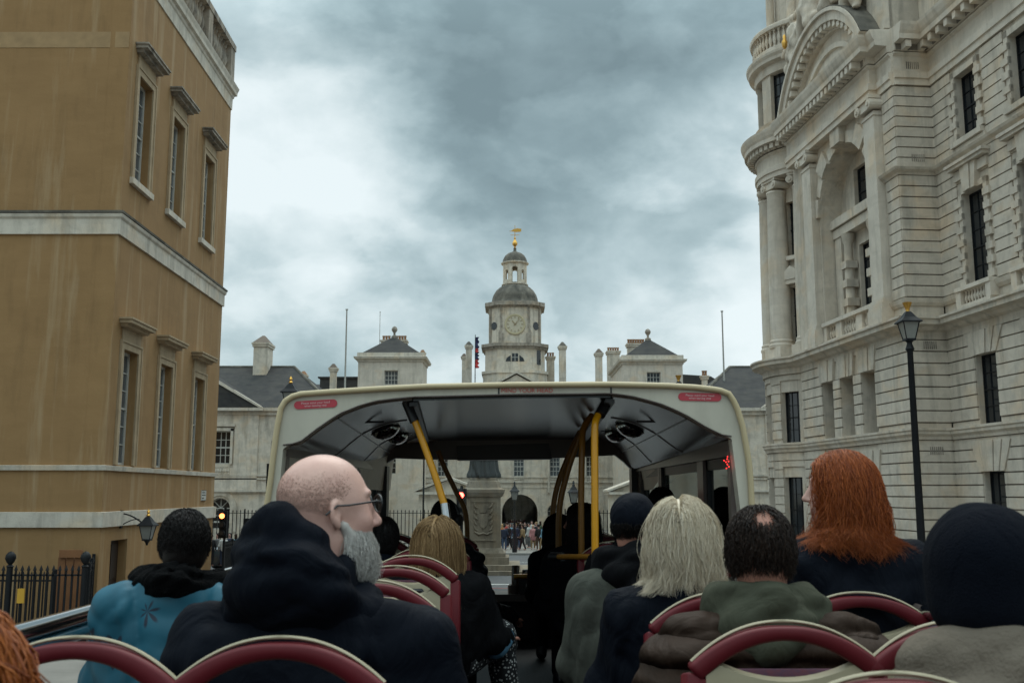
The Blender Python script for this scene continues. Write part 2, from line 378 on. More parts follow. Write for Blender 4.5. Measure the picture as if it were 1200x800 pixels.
# ------------------------------------------------------------------ windows
def window_unit(name, w, h, nx, nz, parent, loc, rz, fr=.06, bar=.022, frame_mat='white_paint', pane='pane_dark', arch=False, sash=True, cache={}):
    key = (w, h, nx, nz, fr, bar, frame_mat, pane, arch)
    if key not in cache:
        m = MB()
        zt = h - (w / 2 if arch else 0)
        m.box(-w / 2, -w / 2 + fr, -.05, .03, 0, zt); m.box(w / 2 - fr, w / 2, -.05, .03, 0, zt)
        m.box(-w / 2 + fr, w / 2 - fr, -.05, .03, 0, fr)
        if not arch: m.box(-w / 2 + fr, w / 2 - fr, -.05, .03, h - fr, h)
        else:
            arch_ring(m, 0, zt, w / 2 - fr, w / 2, -.05, .03, 12)
            m.box(-w / 2 + fr, w / 2 - fr, -.05, .03, zt - fr / 2, zt + fr / 2)
            for a in (.25, .5, .75): m.tube([(0, -.01, zt), (math.cos(PI * a) * (w / 2 - fr), -.01, zt + math.sin(PI * a) * (w / 2 - fr))], bar / 2, 4)
        for i in range(1, nx):
            x = -w / 2 + fr + (w - 2 * fr) * i / nx; m.box(x - bar / 2, x + bar / 2, -.03, .012, fr, zt - fr)
        for j in range(1, nz):
            z = fr + (zt - 2 * fr) * j / nz; b2 = bar * (1.9 if sash and j == nz // 2 else .95)
            m.box(-w / 2 + fr, w / 2 - fr, -.034, .014 if sash and j != nz // 2 else .026, z - b2 / 2, z + b2 / 2)
        me = m.mesh(name, MATS[frame_mat])
        g = MB()
        pts = [(-w / 2 + fr / 2, fr / 2), (w / 2 - fr / 2, fr / 2), (w / 2 - fr / 2, zt)]
        if arch: pts += [((w / 2 - fr / 2) * math.cos(PI * k / 12), zt + (w / 2 - fr / 2) * math.sin(PI * k / 12)) for k in range(1, 12)]
        pts += [(-w / 2 + fr / 2, zt)]
        if not arch: pts[2] = (w / 2 - fr / 2, h - fr / 2); pts[-1] = (-w / 2 + fr / 2, h - fr / 2)
        g.prism(pts, -.025, -.015)
        cache[key] = (me, g.mesh('pane', MATS[pane]))
    me, gm = cache[key]
    o = link(name, me, None, parent, loc, rz); p = bpy.data.objects.new('pane', gm); S.collection.objects.link(p); p.parent = o
    return o
def rzof(u, flip=False):  # rotation of a window unit whose local +y must be the outward normal and +x = u
    return math.atan2(u[1], u[0]) if flip else math.atan2(-u[1], -u[0])
# ================================================================== RIGHT: stone office building
d = Vector((-.0936, .9956)); nrm = Vector((-.9956, -.0936))      # along the street, towards the street
Wc = Vector((14.6, 33.0)); Pc = Wc + nrm * 1.35; Pe = Pc + d * 9.4; TC = Vector((14.2, 44.4))
office = empty('office_building', (16, 30, 0), 'pale stone office building with round corner tower and arched pediment', 'building')
P_ = MATS['portland']; PC_ = MATS['portland_clean']
FW = frame((Wc.x, Wc.y), -d)          # local x toward camera; y outward?
if (FW.to_3x3() @ Vector((0, 1, 0))).x > 0: FW = frame((Wc.x, Wc.y), -d, True)
FP = frame((Pc.x, Pc.y), d)
if (FP.to_3x3() @ Vector((0, 1, 0))).x > 0: FP = frame((Pc.x, Pc.y), d, True)
def wp(F, u, w, z): return F @ Vector((u, w, z))
def rz_frame(F, ):
    # units are built with +y outward, x either way (symmetric)
    w = F.to_3x3() @ Vector((0, 1, 0)); return math.atan2(w.y, w.x) - PI / 2
LW = 27.5; bays = [2.2 + 3.05 * i for i in range(8)]
win_levels = [(1.9, 4.65, 1.15, 3), (6.1, 8.3, 1.15, 4), (10.55, 13.6, 1.25, 5), (15.4, 17.6, 1.2, 4)]
opsW = [(b - w / 2, b + w / 2, z0, z1) for b in bays for z0, z1, w, _ in win_levels]
JOINT[0] = MB(); m = MB(FW); wall(m, 0, LW, 0, 21.3, -.55, 0, opsW)
gr = [(o[0] - .32, o[1] + .32, o[2], o[3] + .45) if i % 4 >= 2 else (o[0] - .02, o[1] + .02, o[2], o[3] + .55) for i, o in enumerate(opsW)]
for z0, z1 in ((.9, 5.72), (6.28, 9.05), (10.5, 14.75), (15.0, 17.95)): courses(m, .0, LW, z0, z1, .375, .045, 0, .045, gr)
# Gibbs surrounds, hoods, sills
for b in bays:
    for lv, (z0, z1, w, _) in enumerate(win_levels):
        if lv >= 2:
            for s_ in (-1, 1):
                x0 = b + s_ * w / 2; x1 = x0 + s_ * .2
                m.box(min(x0, x1), max(x0, x1), 0, .09, z0, z1 + .2)
                n = 7 if lv == 2 else 5
                for k in range(n):
                    za = z0 + (z1 - z0) * (k + .08) / n; zb = z0 + (z1 - z0) * (k + .58) / n
                    x2 = x0 + s_ * .36; m.box(min(x0, x2) + (.0 if s_ > 0 else 0), max(x0, x2), .0, .13, za, zb)
            m.box(b - w / 2 - .2, b + w / 2 + .2, 0, .09, z1 + .001, z1 + .2)
            if lv == 2:
                m.box(b - .95, b + .95, 0, .12, 14.1, 14.42); m.box(b - 1.05, b + 1.05, 0, .3, 14.45, 14.56); m.box(b - 1.12, b + 1.12, 0, .36, 14.56, 14.66)
                voussoirs(m, b, z1 + .003, 14.44, .36, .12, 3, 0, .18)
            else:
                m.box(b - .98, b + .98, 0, .11, z0 - .42, z0 - .2)
            m.box(b - w / 2 - .3, b + w / 2 + .3, 0, .2, z0 - .18, z0)
        else:
            voussoirs(m, b, z1 + .004, z1 + (.95 if lv == 0 else .75), w / 2 + .1, .42, 5, 0, .07)
            m.box(b - w / 2 - .08, b + w / 2 + .08, 0, .1, z0 - .16, z0)
# return face of the projecting pavilion
FR = frame((Wc.x, Wc.y), nrm)
if (FR.to_3x3() @ Vector((0, 1, 0))).y > 0: FR = frame((Wc.x, Wc.y), nrm, True)
m.M = FR
for z0, z1 in ((.9, 5.72), (6.28, 9.05), (10.5, 14.75), (15.0, 17.95)): courses(m, .03, 1.35, z0, z1, .375, .045, 0, .045)
# pavilion wall with tripartite openings and the tall arched recess
PL = 9.4; c0 = 4.75
c0 = 4.35; cT = 4.9
trip = [(cT - 2.35, cT - 1.25), (cT - .58, cT + .58), (cT + 1.25, cT + 2.35)]
opsP = [(a, b, z0, z1) for a, b in trip for z0, z1 in ((1.9, 4.65), (6.1, 8.35))] + [(c0 - 2.3, c0 + 2.3, 9.75, 17.35)]
m.M = FP; wall(m, 0, PL, 0, 21.3, -1.3, 0, opsP); spandrel(m, c0 - 2.3, c0 + 2.3, 15.05, -1.3, 0)
gr = [(cT - 2.36, cT + 2.36, 1.9, 5.7), (cT - 2.36, cT + 2.36, 6.1, 9.06)]
for z0, z1 in ((.9, 5.72), (6.28, 9.05)): courses(m, .0, PL, z0, z1, .375, .045, 0, .05, gr)
for u0, u1 in ((0, .86),):
    for z0, z1 in ((10.5, 14.75), (15.0, 17.95)): courses(m, u0, u1, z0, z1, .375, .045, 0, .045)
for z0, z1 in ((1.9, 4.65), (6.1, 8.35)):
    for uc in (cT - .915, cT + .915): courses(m, uc - .33, uc + .33, z0, z1, .375, .05, 0, .06)
    for uc, n in ((cT - 1.8, 3), (cT, 5), (cT + 1.8, 3)): voussoirs(m, uc, z1 + .004, z1 + .85, .62, .18, n, 0, .09)
# arch voussoirs
for k in range(9):
    a0 = PI * (k + .06) / 9; a1 = PI * (k + .94) / 9; ro = 3.05 if k % 2 == 0 else 2.75
    arch_ring(m, c0, 15.05, 2.3, ro, 0, .14 if k % 2 == 0 else .07, 3, a0, a1)
m.box(c0 - .42, c0 + .42, .0, .3, 17.36, 18.2)
# recess back wall with its own windows
opsB = [(c0 - .8, c0 + .8, 10.6, 13.6), (c0 + 1.35, c0 + 1.75, 10.6, 13.6), (c0 - .95, c0 + .95, 15.2, 16.7)]
wall(m, c0 - 2.3, c0 + 2.3, 9.75, 17.4, -1.3, -.85, opsB)
for zz in (14.15, 14.55): m.box(c0 - 2.3, c0 + 2.3, -.85, -.45 + (zz > 14.3) * .1, zz, zz + .36)
wallo = m.build('wall', P_, office); JOINT[0].build('mortar_joints', MATS['joint_dirt_soffit_shade'], office); JOINT[0] = None
m = MB(FP)   # small order inside the recess
for uc in (c0 - 1.95, c0 + 1.95): m.box(uc - .3, uc + .3, -.849, -.5, 9.9, 14.14)
for uc in (c0 - 1.1, c0 + 1.1):
    m.lathe([(.24, 0), (.24, .12), (.19, .18), (.18, 2.2), (.165, 3.1), (.22, 3.2), (.25, 3.45), (.27, 3.5)], uc, -.55, 10.6, 12)
    for zz in (11.2, 11.95, 12.7): m.box(uc - .24, uc + .24, -.79, -.31, zz, zz + .3)
m.build('recess_columns', P_, office, smooth=40)
# giant pilasters and columns
def capital(mb, u, w, z, k=1.0):
    mb.box(u - .62 * k, u + .62 * k, w - .5 * k, w + .5 * k, z + .42, z + .56)
    for s_ in (-1, 1):
        mb.M2 = mb.M; M0 = mb.M
        mb.M = M0 @ Matrix.Translation((u + s_ * .5 * k, w, z + .24)) @ Matrix.Rotation(PI / 2, 4, 'X')
        mb.lathe([(.2 * k, -.5 * k), (.2 * k, .5 * k)], 0, 0, 0, 12); mb.lathe([(.1 * k, -.55 * k), (.1 * k, .55 * k)], 0, 0, 0, 8); mb.M = M0
    mb.box(u - .5 * k, u + .5 * k, w - .42 * k, w + .42 * k, z + .1, z + .42)
for u0, u1 in ((1.0, 1.85), (6.85, 7.7)):
    m = MB(FP); uc = (u0 + u1) / 2
    m.box(u0 - .12, u1 + .12, 0, .46, 9.75, 10.3); m.box(u0 - .1, u1 + .1, 0, .42, 10.3, 10.5); m.box(u0 - .05, u1 + .05, 0, .36, 10.5, 10.65)
    m.box(u0, u1, 0, .30, 10.65, 17.45); m.box(u0 - .04, u1 + .04, 0, .34, 17.28, 17.36)
    capital(m, uc, .06, 17.45, .9)
    m.build('pilaster', PC_, office)
# tower drum
m = MB()
seg = 40
def ring_pts(r, a0=0, a1=2 * PI, n=seg): return [(TC.x + r * math.cos(a0 + (a1 - a0) * i / n), TC.y + r * math.sin(a0 + (a1 - a0) * i / n)) for i in range(n + (a1 - a0 < 6.28))]
def drum(m, r0, r1, z0, z1, gaps):
    """curved wall with openings at given angles: gaps = [(angle, halfwidth_angle, za, zb)]"""
    N = 72
    for i in range(N):
        a0 = 2 * PI * i / N; a1 = 2 * PI * (i + 1) / N; am = (a0 + a1) / 2
        zs = [(z0, z1)]
        for ga, gh, za, zb in gaps:
            if abs((am - ga + PI) % (2 * PI) - PI) < gh:
                new = []
                for p, q in zs:
                    if p < za: new.append((p, min(q, za)))
                    if q > zb: new.append((max(p, zb), q))
                    if q <= za or p >= zb: new = new or [(p, q)]
                zs = new
        for p, q in zs:
            if q - p < .01: continue
            pts = [(TC.x + r * math.cos(a), TC.y + r * math.sin(a)) for r, a in ((r0, a0), (r1, a0), (r1, a1), (r0, a1))]
            m.prismz(pts, p, q)
GA = [R(180), R(216), R(144), R(252)]
gaps = []
for a in GA:
    gaps += [(a, R(10), 1.9, 4.65), (a, R(10), 6.1, 8.3), (a, R(10), 10.5, 13.0), (a, R(9), 14.4, 16.9), (a, R(9), 20.7, 23.0)]
drum(m, 1.6, 2.05, 9.4, 19.3, gaps); drum(m, 2.2, 2.62, 19.3, 25.0, gaps)
drum(m, 2.3, 2.72, 0, 9.4, gaps)
z = .9
for z0, z1 in ((.9, 5.72), (6.28, 9.05)):
    n = round((z1 - z0) / .375); h = (z1 - z0) / n
    for i in range(n): drum(m, 2.72, 2.78, z0 + i * h + .02, z0 + (i + 1) * h - .02, [(a, R(12), 1.9, 5.1) for a in GA] + [(a, R(12), 6.1, 8.8) for a in GA])
m.build('tower_wall', P_, office)
for a in [R(198), R(234), R(162), R(270)]:
    m = MB(frame((TC.x + 2.33 * math.cos(a), TC.y + 2.33 * math.sin(a)), (-math.sin(a), math.cos(a))))
    m.box(-.6, .6, -.5, .5, 9.75, 10.3)
    m.lathe([(.56, 10.3), (.58, 10.42), (.52, 10.5), (.54, 10.6), (.48, 10.68), (.475, 12.5), (.46, 14.5), (.41, 17.3), (.45, 17.36), (.42, 17.45)], 0, 0, 0, 24)
    capital(m, 0, 0, 17.45, .85)
    m.build('column', PC_, office, smooth=35)
# mouldings running along the whole plan
WE = Wc - d * LW
towarc = lambda r: [(TC.x + r * math.cos(a), TC.y + r * math.sin(a)) for a in np.linspace(R(262), R(90), 30)]
def plan(rt):
    arc = towarc(rt)
    # start the arc where it leaves the pavilion face
    arc = [p for p in arc if (Vector(p) - Pe).dot(d) > .02]
    return [tuple(WE), tuple(Wc), tuple(Pc), tuple(Pe)] + arc
def side(path, prof):       # outward is on the left of travel -> reverse
    m.sweep(path[::-1], prof)
m = MB()
side(plan(2.75), [(-.3, 5.72), (.10, 5.72), (.12, 5.82), (.2, 5.9), (.2, 6.0), (.24, 6.02), (.24, 6.1), (-.3, 6.14)])
side(plan(2.8), [(-.3, 9.06), (.07, 9.06), (.07, 9.3), (.2, 9.36), (.28, 9.45), (.52, 9.5), (.52, 9.64), (.6, 9.68), (.6, 9.75), (-.5, 9.8)])
m.build('string_course', P_, office)
m = MB()
side([tuple(WE), tuple(Wc), tuple(Pc)] + [tuple(Pc + d * 1.3)], [(-.3, 14.75), (.06, 14.75), (.1, 14.82), (.22, 14.9), (.26, 14.98), (-.3, 15.02)])
side([tuple(WE), tuple(Wc), tuple(Pc), tuple(Pc + d * 1.3)], [(-.3, 10.2), (.05, 10.2), (.12, 10.3), (.16, 10.45), (-.3, 10.5)])
m.build('impost_course', P_, office)
m = MB()
ent = [(-.4, 17.98), (.10, 17.98), (.10, 18.2), (.16, 18.22), (.16, 18.45), (.05, 18.5), (.05, 19.02), (.14, 19.1), (.14, 19.16), (-.4, 19.2)]
cor = [(-.4, 19.2), (.16, 19.2), (.18, 19.42), (.60, 19.44), (.61, 19.62), (.67, 19.72), (.74, 19.9), (.76, 20.0), (-.4, 20.08)]
side([tuple(WE), tuple(Wc), tuple(Pc)] , ent); side([tuple(WE), tuple(Wc), tuple(Pc)], cor)
off = Vector(nrm) * .28
pp = [tuple(Pc + d * 0.01), tuple(Pc + off * 0 + d * 1.2), tuple(Pc + d * 1.2 + off), tuple(Pe - d * 1.0 + off), tuple(Pe - d * 1.0 ), tuple(Pe)]
pv = [tuple(Pc), tuple(Pc + off), tuple(Pe + off * .9)]
side([tuple(Pc), tuple(Pc + d * 1.15), tuple(Pc + d * 1.15 + off), tuple(Pe - d * .2 + off)], ent)
side([tuple(Pc), tuple(Pc + d * 1.15), tuple(Pc + d * 1.15 + off), tuple(Pe - d * .2 + off)], cor)
m.sweep(towarc(2.72)[::-1], ent); m.sweep(towarc(2.72)[::-1], cor)
m.sweep(towarc(2.62)[::-1], [(-.4, 22.9), (.08, 22.9), (.12, 23.1), (.1, 23.3), (.36, 23.36), (.38, 23.5), (.46, 23.62), (.48, 23.72), (-.4, 23.8)])
m.sweep(towarc(2.62)[::-1], [(-.4, 20.0), (.1, 20.0), (.1, 20.5), (.18, 20.6), (-.4, 20.66)])
m.build('cornice', PC_, office)
# dentils / modillions
m = MB()
def modill(F, u0, u1, w, z=19.2, step=.52):
    m.M = F; n = int((u1 - u0) / step)
    for i in range(n):
        u = u0 + (i + .5) * (u1 - u0) / n; m.box(u - .10, u + .10, w, w + .4, z - .02, z + .22)
modill(FW, .3, LW, .15); modill(FR, .1, 1.3, .15, step=.42); modill(FP, 1.3, PL - .3, .44, step=.36)
for a in np.linspace(R(250), R(100), 26):
    m.M = frame((TC.x + 2.86 * math.cos(a), TC.y + 2.86 * math.sin(a)), (-math.sin(a), math.cos(a))); m.box(-.1, .1, -.1, .33, 19.2, 19.42) if (m.M.to_3x3() @ Vector((0, 1, 0))).dot(Vector((math.cos(a), math.sin(a), 0))) > 0 else m.box(-.1, .1, -.33, .1, 19.2, 19.42)
for F_, a_, b_, w_ in ((FW, 0, LW, .19), (FR, 0, 1.35, .19), (FP, 1.15, PL - .2, .47)): m.M = F_; m.box(a_, b_, w_ - .08, w_ + .012, 19.19, 19.43)
m.build('modillion_band', PC_, office)
m = MB(FW); m.box(0, LW, .2, .206, 19.2, 19.43); m.M = FR; m.box(.01, 1.3, .2, .206, 19.2, 19.43); m.M = FP; m.box(1.2, PL - .25, .482, .49, 19.2, 19.43)  # dark strips: crevice shade between modillions put into the colour, with brown dirt
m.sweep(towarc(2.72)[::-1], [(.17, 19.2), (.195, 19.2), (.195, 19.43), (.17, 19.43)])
m.build('soffit_shade', MATS['joint_dirt_soffit_shade'], office)
# segmental pediment over the pavilion
m = MB(FP)
ua, ub, zb, rise = .45, 8.35, 20.02, 2.4
half = (ub - ua) / 2; Rr = (half * half + rise * rise) / (2 * rise); zc_ = zb + rise - Rr; th = math.asin(half / Rr)
ucn = (ua + ub) / 2
arch_ring(m, ucn, zc_, Rr - .34, Rr, -.1, .86, 22, PI / 2 - th, PI / 2 + th)
arch_ring(m, ucn, zc_, Rr - .001, Rr + .14, -.1, .98, 22, PI / 2 - th, PI / 2 + th)
arch_ring(m, ucn, zc_, Rr - .62, Rr - .34, -.1, .5, 22, PI / 2 - th * .93, PI / 2 + th * .93)
arch_ring(m, ucn, zc_, Rr - 1.3, Rr - 1.1, -.1, .42, 22, PI / 2 - th * .72, PI / 2 + th * .72)
for k in range(19):
    a = PI / 2 - th * .86 + 2 * th * .86 * k / 18; cx, cz = ucn + (Rr - .47) * math.cos(a), zc_ + (Rr - .47) * math.sin(a)
    m.box(cx - .11, cx + .11, .5, .80, cz - .1, cz + .12)
pts = [(ucn + (Rr - .3) * math.cos(PI / 2 + th * .95 * (1 - 2 * k / 20)), zc_ + (Rr - .3) * math.sin(PI / 2 + th * .95 * (1 - 2 * k / 20))) for k in range(21)]
m.prism(pts + [(ub - .3, zb), (ua + .3, zb)], -.1, .3)
m.build('pediment', PC_, office)
m = MB(FP); arch_ring(m, ucn, zc_, Rr + .142, Rr + .19, -1.6, .94, 22, PI / 2 - th, PI / 2 + th)
m.build('pediment_roof', MATS['lead'], office)
# attic blocks and parapet balustrade
m = MB(FW)
m.box(0, 1.0, -.9, .25, 20.09, 21.9); m.box(-.1, 1.1, -1, .37, 21.9, 22.1); m.box(-.06, 1.06, -.95, .32, 20.09, 20.4)
m.box(1.0, LW, -.4, .16, 20.09, 20.45); m.box(1.0, LW, -.35, .14, 21.2, 21.45)
for b in bays: m.box(b + 1.1, b + 1.9, -.38, .15, 20.45, 21.2)
m.M = FP; m.box(0.0, 1.25, -2.2, .2, 20.09, 22.0); m.box(-.08, 1.33, -2.2, .32, 22.0, 22.2)
m.box(0, PL, -2.6, -.12, 20.09, 23.0); m.box(-.1, PL, -2.7, -.02, 23.0, 23.2)
m.box(.3, 2.1, -3.2, -.6, 23.2, 26.6); m.box(.15, 2.25, -3.3, -.45, 26.6, 26.9)
m.box(2.6, 7.9, -3.0, -1.2, 23.2, 25.6)
m.build('attic', P_, office)
for b in bays: m = MB(FW); balusters(m, b - 1.1, b + 1.1, -.1, 20.45, .75, .26); m.build('parapet_balustrade', PC_, office, smooth=50)
m = MB()
for a in np.linspace(R(262), R(110), 30): m.lathe([(r * 1.1, q / .7 * .85) for r, q in BAL], TC.x + 2.7 * math.cos(a), TC.y + 2.7 * math.sin(a), 24.05, 8)
m.sweep(towarc(2.7)[::-1], [(-.16, 23.8), (.14, 23.8), (.14, 24.05), (-.16, 24.05)])
m.sweep(towarc(2.7)[::-1], [(-.16, 24.9), (.16, 24.9), (.2, 25.05), (.16, 25.12), (-.16, 25.12)])
m.build('balustrade', PC_, office, smooth=50)
m = MB(); m.lathe([(1.7, 24.9), (1.7, 28.5), (1.9, 28.6), (1.9, 29), (1.5, 29.2), (1.2, 30.4), (0, 31)], TC.x, TC.y, 0, 24)
for k in range(8): m.lathe([(.24, 25.1), (.2, 25.3), (.18, 28.3), (.26, 28.55)], TC.x + 1.95 * math.cos(k * PI / 4), TC.y + 1.95 * math.sin(k * PI / 4), 0, 12)
m.build('tower_lantern', P_, office, smooth=40)
# balcony balustrades at the main floor
for b in bays:
    m = MB(FW)
    m.box(b - .95, b + .95, -.02, .30, 9.8, 9.95); m.box(b - 1.0, b + 1.0, -.02, .34, 10.4, 10.53)
    for s_ in (-1, 1): m.box(b + s_ * .85 - .14, b + s_ * .85 + .14, -.02, .3, 9.95, 10.4)
    balusters(m, b - .68, b + .68, .15, 9.95, .45, .17, k=.8)
    m.build('balcony_balustrade', PC_, office, smooth=50)
m = MB(FP)
m.box(2.0, 6.7, -.3, .14, 9.8, 9.96); m.box(2.0, 6.7, -.32, .18, 10.55, 10.7)
for u0, u1 in ((2.0, 2.35), (3.2, 3.7), (5.0, 5.5), (6.4, 6.7)): m.box(u0, u1, -.25, .1, 9.96, 10.55)
for u0, u1 in ((2.35, 3.2), (3.7, 5.0), (5.5, 6.4)): balusters(m, u0, u1, -.06, 9.96, .59, .2)
m.build('balcony_balustrade', PC_, office, smooth=50)
# tower window surrounds with small pediments
m = MB()
for a in GA:
    F = frame((TC.x + 2.05 * math.cos(a), TC.y + 2.05 * math.sin(a)), (-math.sin(a), math.cos(a)))
    if (F.to_3x3() @ Vector((0, 1, 0))).dot(Vector((math.cos(a), math.sin(a), 0))) < 0: F = frame((TC.x + 2.05 * math.cos(a), TC.y + 2.05 * math.sin(a)), (-math.sin(a), math.cos(a)), True)
    m.M = F
    for s_ in (-1, 1):
        m.lathe([(.13, 10.4), (.12, 12.9), (.16, 13.05)], s_ * .62, .12, 0, 10)
        for zz in (10.8, 11.45, 12.1): m.box(s_ * .62 - .17, s_ * .62 + .17, 0, .3, zz, zz + .3)
    m.box(-.8, .8, -.1, .32, 13.1, 13.3); m.prism([(-.85, 13.3), (.85, 13.3), (0, 13.9)], -.1, .36)
    m.box(-.75, .75, -.1, .25, 14.2, 14.38)
    for s_ in (-1, 1): m.box(s_ * .58 - .1, s_ * .58 + .1, -.1, .2, 14.38, 17.0)
    m.box(-.6, .6, -.05, .3, 9.9, 10.02)
m.build('tower_surround', PC_, office, smooth=40)
# windows
rw = rz_frame(FW); rp = rz_frame(FP)
for b in bays:
    for lv, (z0, z1, w, nz) in enumerate(win_levels):
        window_unit('window', w, z1 - z0, 3, nz, office, wp(FW, b, -.22, z0), rw, fr=.05, frame_mat='black_paint')
for a, b in trip:
    for z0, z1 in ((1.9, 4.65), (6.1, 8.35)): window_unit('window', b - a, z1 - z0, 3, 4, office, wp(FP, (a + b) / 2, -.55, z0), rp, fr=.05, frame_mat='black_paint')
window_unit('window', .4, 3.0, 1, 5, office, wp(FP, c0 + 1.55, -1.05, 10.6), rp, fr=.05, frame_mat='black_paint')
window_unit('window', 1.6, 3.0, 3, 5, office, wp(FP, c0, -1.05, 10.6), rp, fr=.05, frame_mat='black_paint')
window_unit('window', 1.9, 1.5, 3, 3, office, wp(FP, c0, -1.05, 15.2), rp, fr=.05, frame_mat='black_paint')
for a in GA:
    for z0, z1, r in ((1.9, 4.65, 2.42), (6.1, 8.3, 2.42), (10.5, 13.0, 1.75), (14.4, 16.9, 1.75), (20.7, 23.0, 2.35)):
        window_unit('window', .95, z1 - z0, 3, 4, office, (TC.x + r * math.cos(a), TC.y + r * math.sin(a), z0), a - PI / 2, fr=.05, frame_mat='black_paint')
# core fill (keeps daylight out of the shell) and roof
m = MB(FW); m.box(-2, LW, -14, -1.6, 0, 20.0)
m.M = FP; m.box(-2, PL + 2, -14, -2.6, 0, 20.0)
m.M = Matrix.Identity(4); m.lathe([(1.45, 0), (1.45, 24)], TC.x, TC.y, 0, 20)
m.build('inner_core', MATS['pane_dark'], office)
# vent grilles
for z in (5.35, 8.85, 15.35, 18.7):
    m = MB(FR)
    for k in range(7): m.box(.42 + k * .07, .455 + k * .07, .046, .06, z - .12, z + .14)
    m.build('vent', MATS['portland_sooty'], office)
# ================================================================== LEFT: ochre rendered building
LC = Vector((-12.2, 30.0)); LD = Vector((-.0214, 1)).normalized(); LLEN = 12.1
ochre_b = empty('rendered_building', (-18, 35, 0), 'tall ochre rendered building with white stone bands and hooded sash windows', 'building')
FL = frame((LC.x, LC.y), LD)
if (FL.to_3x3() @ Vector((0, 1, 0))).x < 0: FL = frame((LC.x, LC.y), LD, True)
FF = frame((LC.x, LC.y), (-1, .004))
if (FF.to_3x3() @ Vector((0, 1, 0))).y > 0: FF = frame((LC.x, LC.y), (-1, .004), True)
O_ = MATS['ochre']; TR = MATS['trim_stone']
wc = [1.6, 5.15, 9.2]
opsL = [(c - .66, c + .66, z0, z1) for c in wc for z0, z1 in ((4.85, 8.46), (13.95, 17.5))] + [(.9, 2.3, .12, 2.55)]
m = MB(FL); wall(m, 0, LLEN, 0, 21.0, -.62, 0, opsL)
m.box(.9, 2.3, -1.2, -.9, .12, 2.55)
m.M = FF; wall(m, 0, 30, 0, 21.0, -.62, 0)
m.M = frame((LC.x, LC.y), LD); 
m.M = Matrix.Identity(4)
far = LC + LD * LLEN
m.add([(far.x, far.y, 0), (far.x - 28, far.y, 0), (far.x - 28, far.y, 21), (far.x, far.y, 21)], [(0, 1, 2, 3)])
m.box(-42, LC.x - .7, 30.7, 41.6, 20.6, 20.9)
m.build('wall', O_, ochre_b)
pathL = [(LC.x - 30, LC.y + .12), tuple(LC), tuple(far), (far.x - 28, far.y)]
m = MB(); m.sweep(pathL[:], [(-.1, 2.98), (.09, 2.98), (.10, 3.42), (-.1, 3.44)])
m.sweep(pathL, [(-.1, 4.66), (.07, 4.66), (.09, 4.8), (-.1, 4.83)])
bandm = m.build('plinth_band', TR, ochre_b)
m = MB(); m.sweep(pathL, [(-.1, 11.9), (.07, 11.9), (.07, 12.38), (.12, 12.44), (.14, 12.54), (-.1, 12.56)])
m.build('string_course', TR, ochre_b)
m = MB(); m.sweep(pathL, [(-.1, 12.565), (.16, 12.562), (.17, 12.63), (-.1, 12.67)])
m.build('lead_flashing', MATS['lead'], ochre_b)
m = MB(); m.sweep(pathL, [(-.1, 20.75), (.04, 20.75), (.05, 21.25), (.09, 21.3), (.11, 21.4), (.20, 21.45), (.21, 21.6), (.25, 21.72), (.27, 21.8), (-.5, 21.86)])
m.build('cornice', TR, ochre_b)
m = MB(FF); m.box(0.02, 30, 0, .012, 18.02, 18.55)
m.build('pale_band', MATS['pale_render'], ochre_b)
m = MB(FL)
m.box(0, LLEN, -.45, .02, 21.86, 22.15)
for u in (0, 4.0, 8.0, 11.5): m.box(u, u + .6, -.5, .08, 21.86, 23.45)
m.box(-.02, LLEN + .02, -.5, .12, 23.45, 23.72)
m.build('parapet', MATS['portland_sooty'], ochre_b)
for a, b in ((.6, 4.0), (4.6, 8.0), (8.6, 11.5)): m = MB(FL); balusters(m, a, b, -.2, 22.15, 1.3, .34, k=1.7); m.build('balustrade', MATS['portland_sooty'], ochre_b, smooth=45)
m = MB(FF); m.box(0.6, 29, -.45, .02, 21.86, 22.15); m.box(.6, 29, -.5, .14, 23.45, 23.72); balusters(m, 1, 29, -.2, 22.15, 1.3, .4, k=1.6)
m.build('balustrade', MATS['portland_sooty'], ochre_b, smooth=45)
for c in wc:
    for z0, z1 in ((4.85, 8.46), (13.95, 17.5)):
        m = MB(FL)
        up = z0 > 10
        for s_ in (-1, 1):
            a = c + s_ * .66; b = c + s_ * .86; m.box(min(a, b), max(a, b), 0, .055, z0, z1 + .2)
            a = c + s_ * .86; b = c + s_ * .93; m.box(min(a, b), max(a, b), 0, .085, z0, z1 + .27)
        m.box(c - .66, c + .66, 0, .055, z1, z1 + .2); m.box(c - .86, c + .86, 0, .085, z1 + .2, z1 + .27)
        m.box(c - .8, c + .8, .0, .045, z1 + .27, z1 + .66)
        m.build('window_surround', MATS['ochre_stone'], ochre_b)
        m = MB(FL)
        m.prism([(c - .97, z1 + .66), (c + .97, z1 + .66), (c + 1.02, z1 + .76), (c - 1.02, z1 + .76)], 0, .24)
        m.box(c - 1.1, c + 1.1, 0, .40, z1 + .762, z1 + .87); m.box(c - 1.15, c + 1.15, 0, .44, z1 + .872, z1 + .93)
        m.build('hood', MATS['portland_sooty'] if up else MATS['ochre_stone'], ochre_b)
        if up:
            m = MB(FL); m.box(c - .98, c + .98, -.3, .14, z0 - .2, z0 - .002); m.build('sill', TR, ochre_b)
        window_unit('window', 1.32, z1 - z0, 3, 6, ochre_b, wp(FL, c, -.27, z0), rz_frame(FL), fr=.09, bar=.03, pane='pane_pale')
m = MB(FL)
m.box(.9, 2.3, -.35, -.28, .12, 2.55); m.box(1.0, 1.55, -.28, -.25, .3, 1.2); m.box(1.65, 2.2, -.28, -.25, .3, 1.2); m.box(1.0, 1.55, -.28, -.25, 1.35, 2.4); m.box(1.65, 2.2, -.28, -.25, 1.35, 2.4)
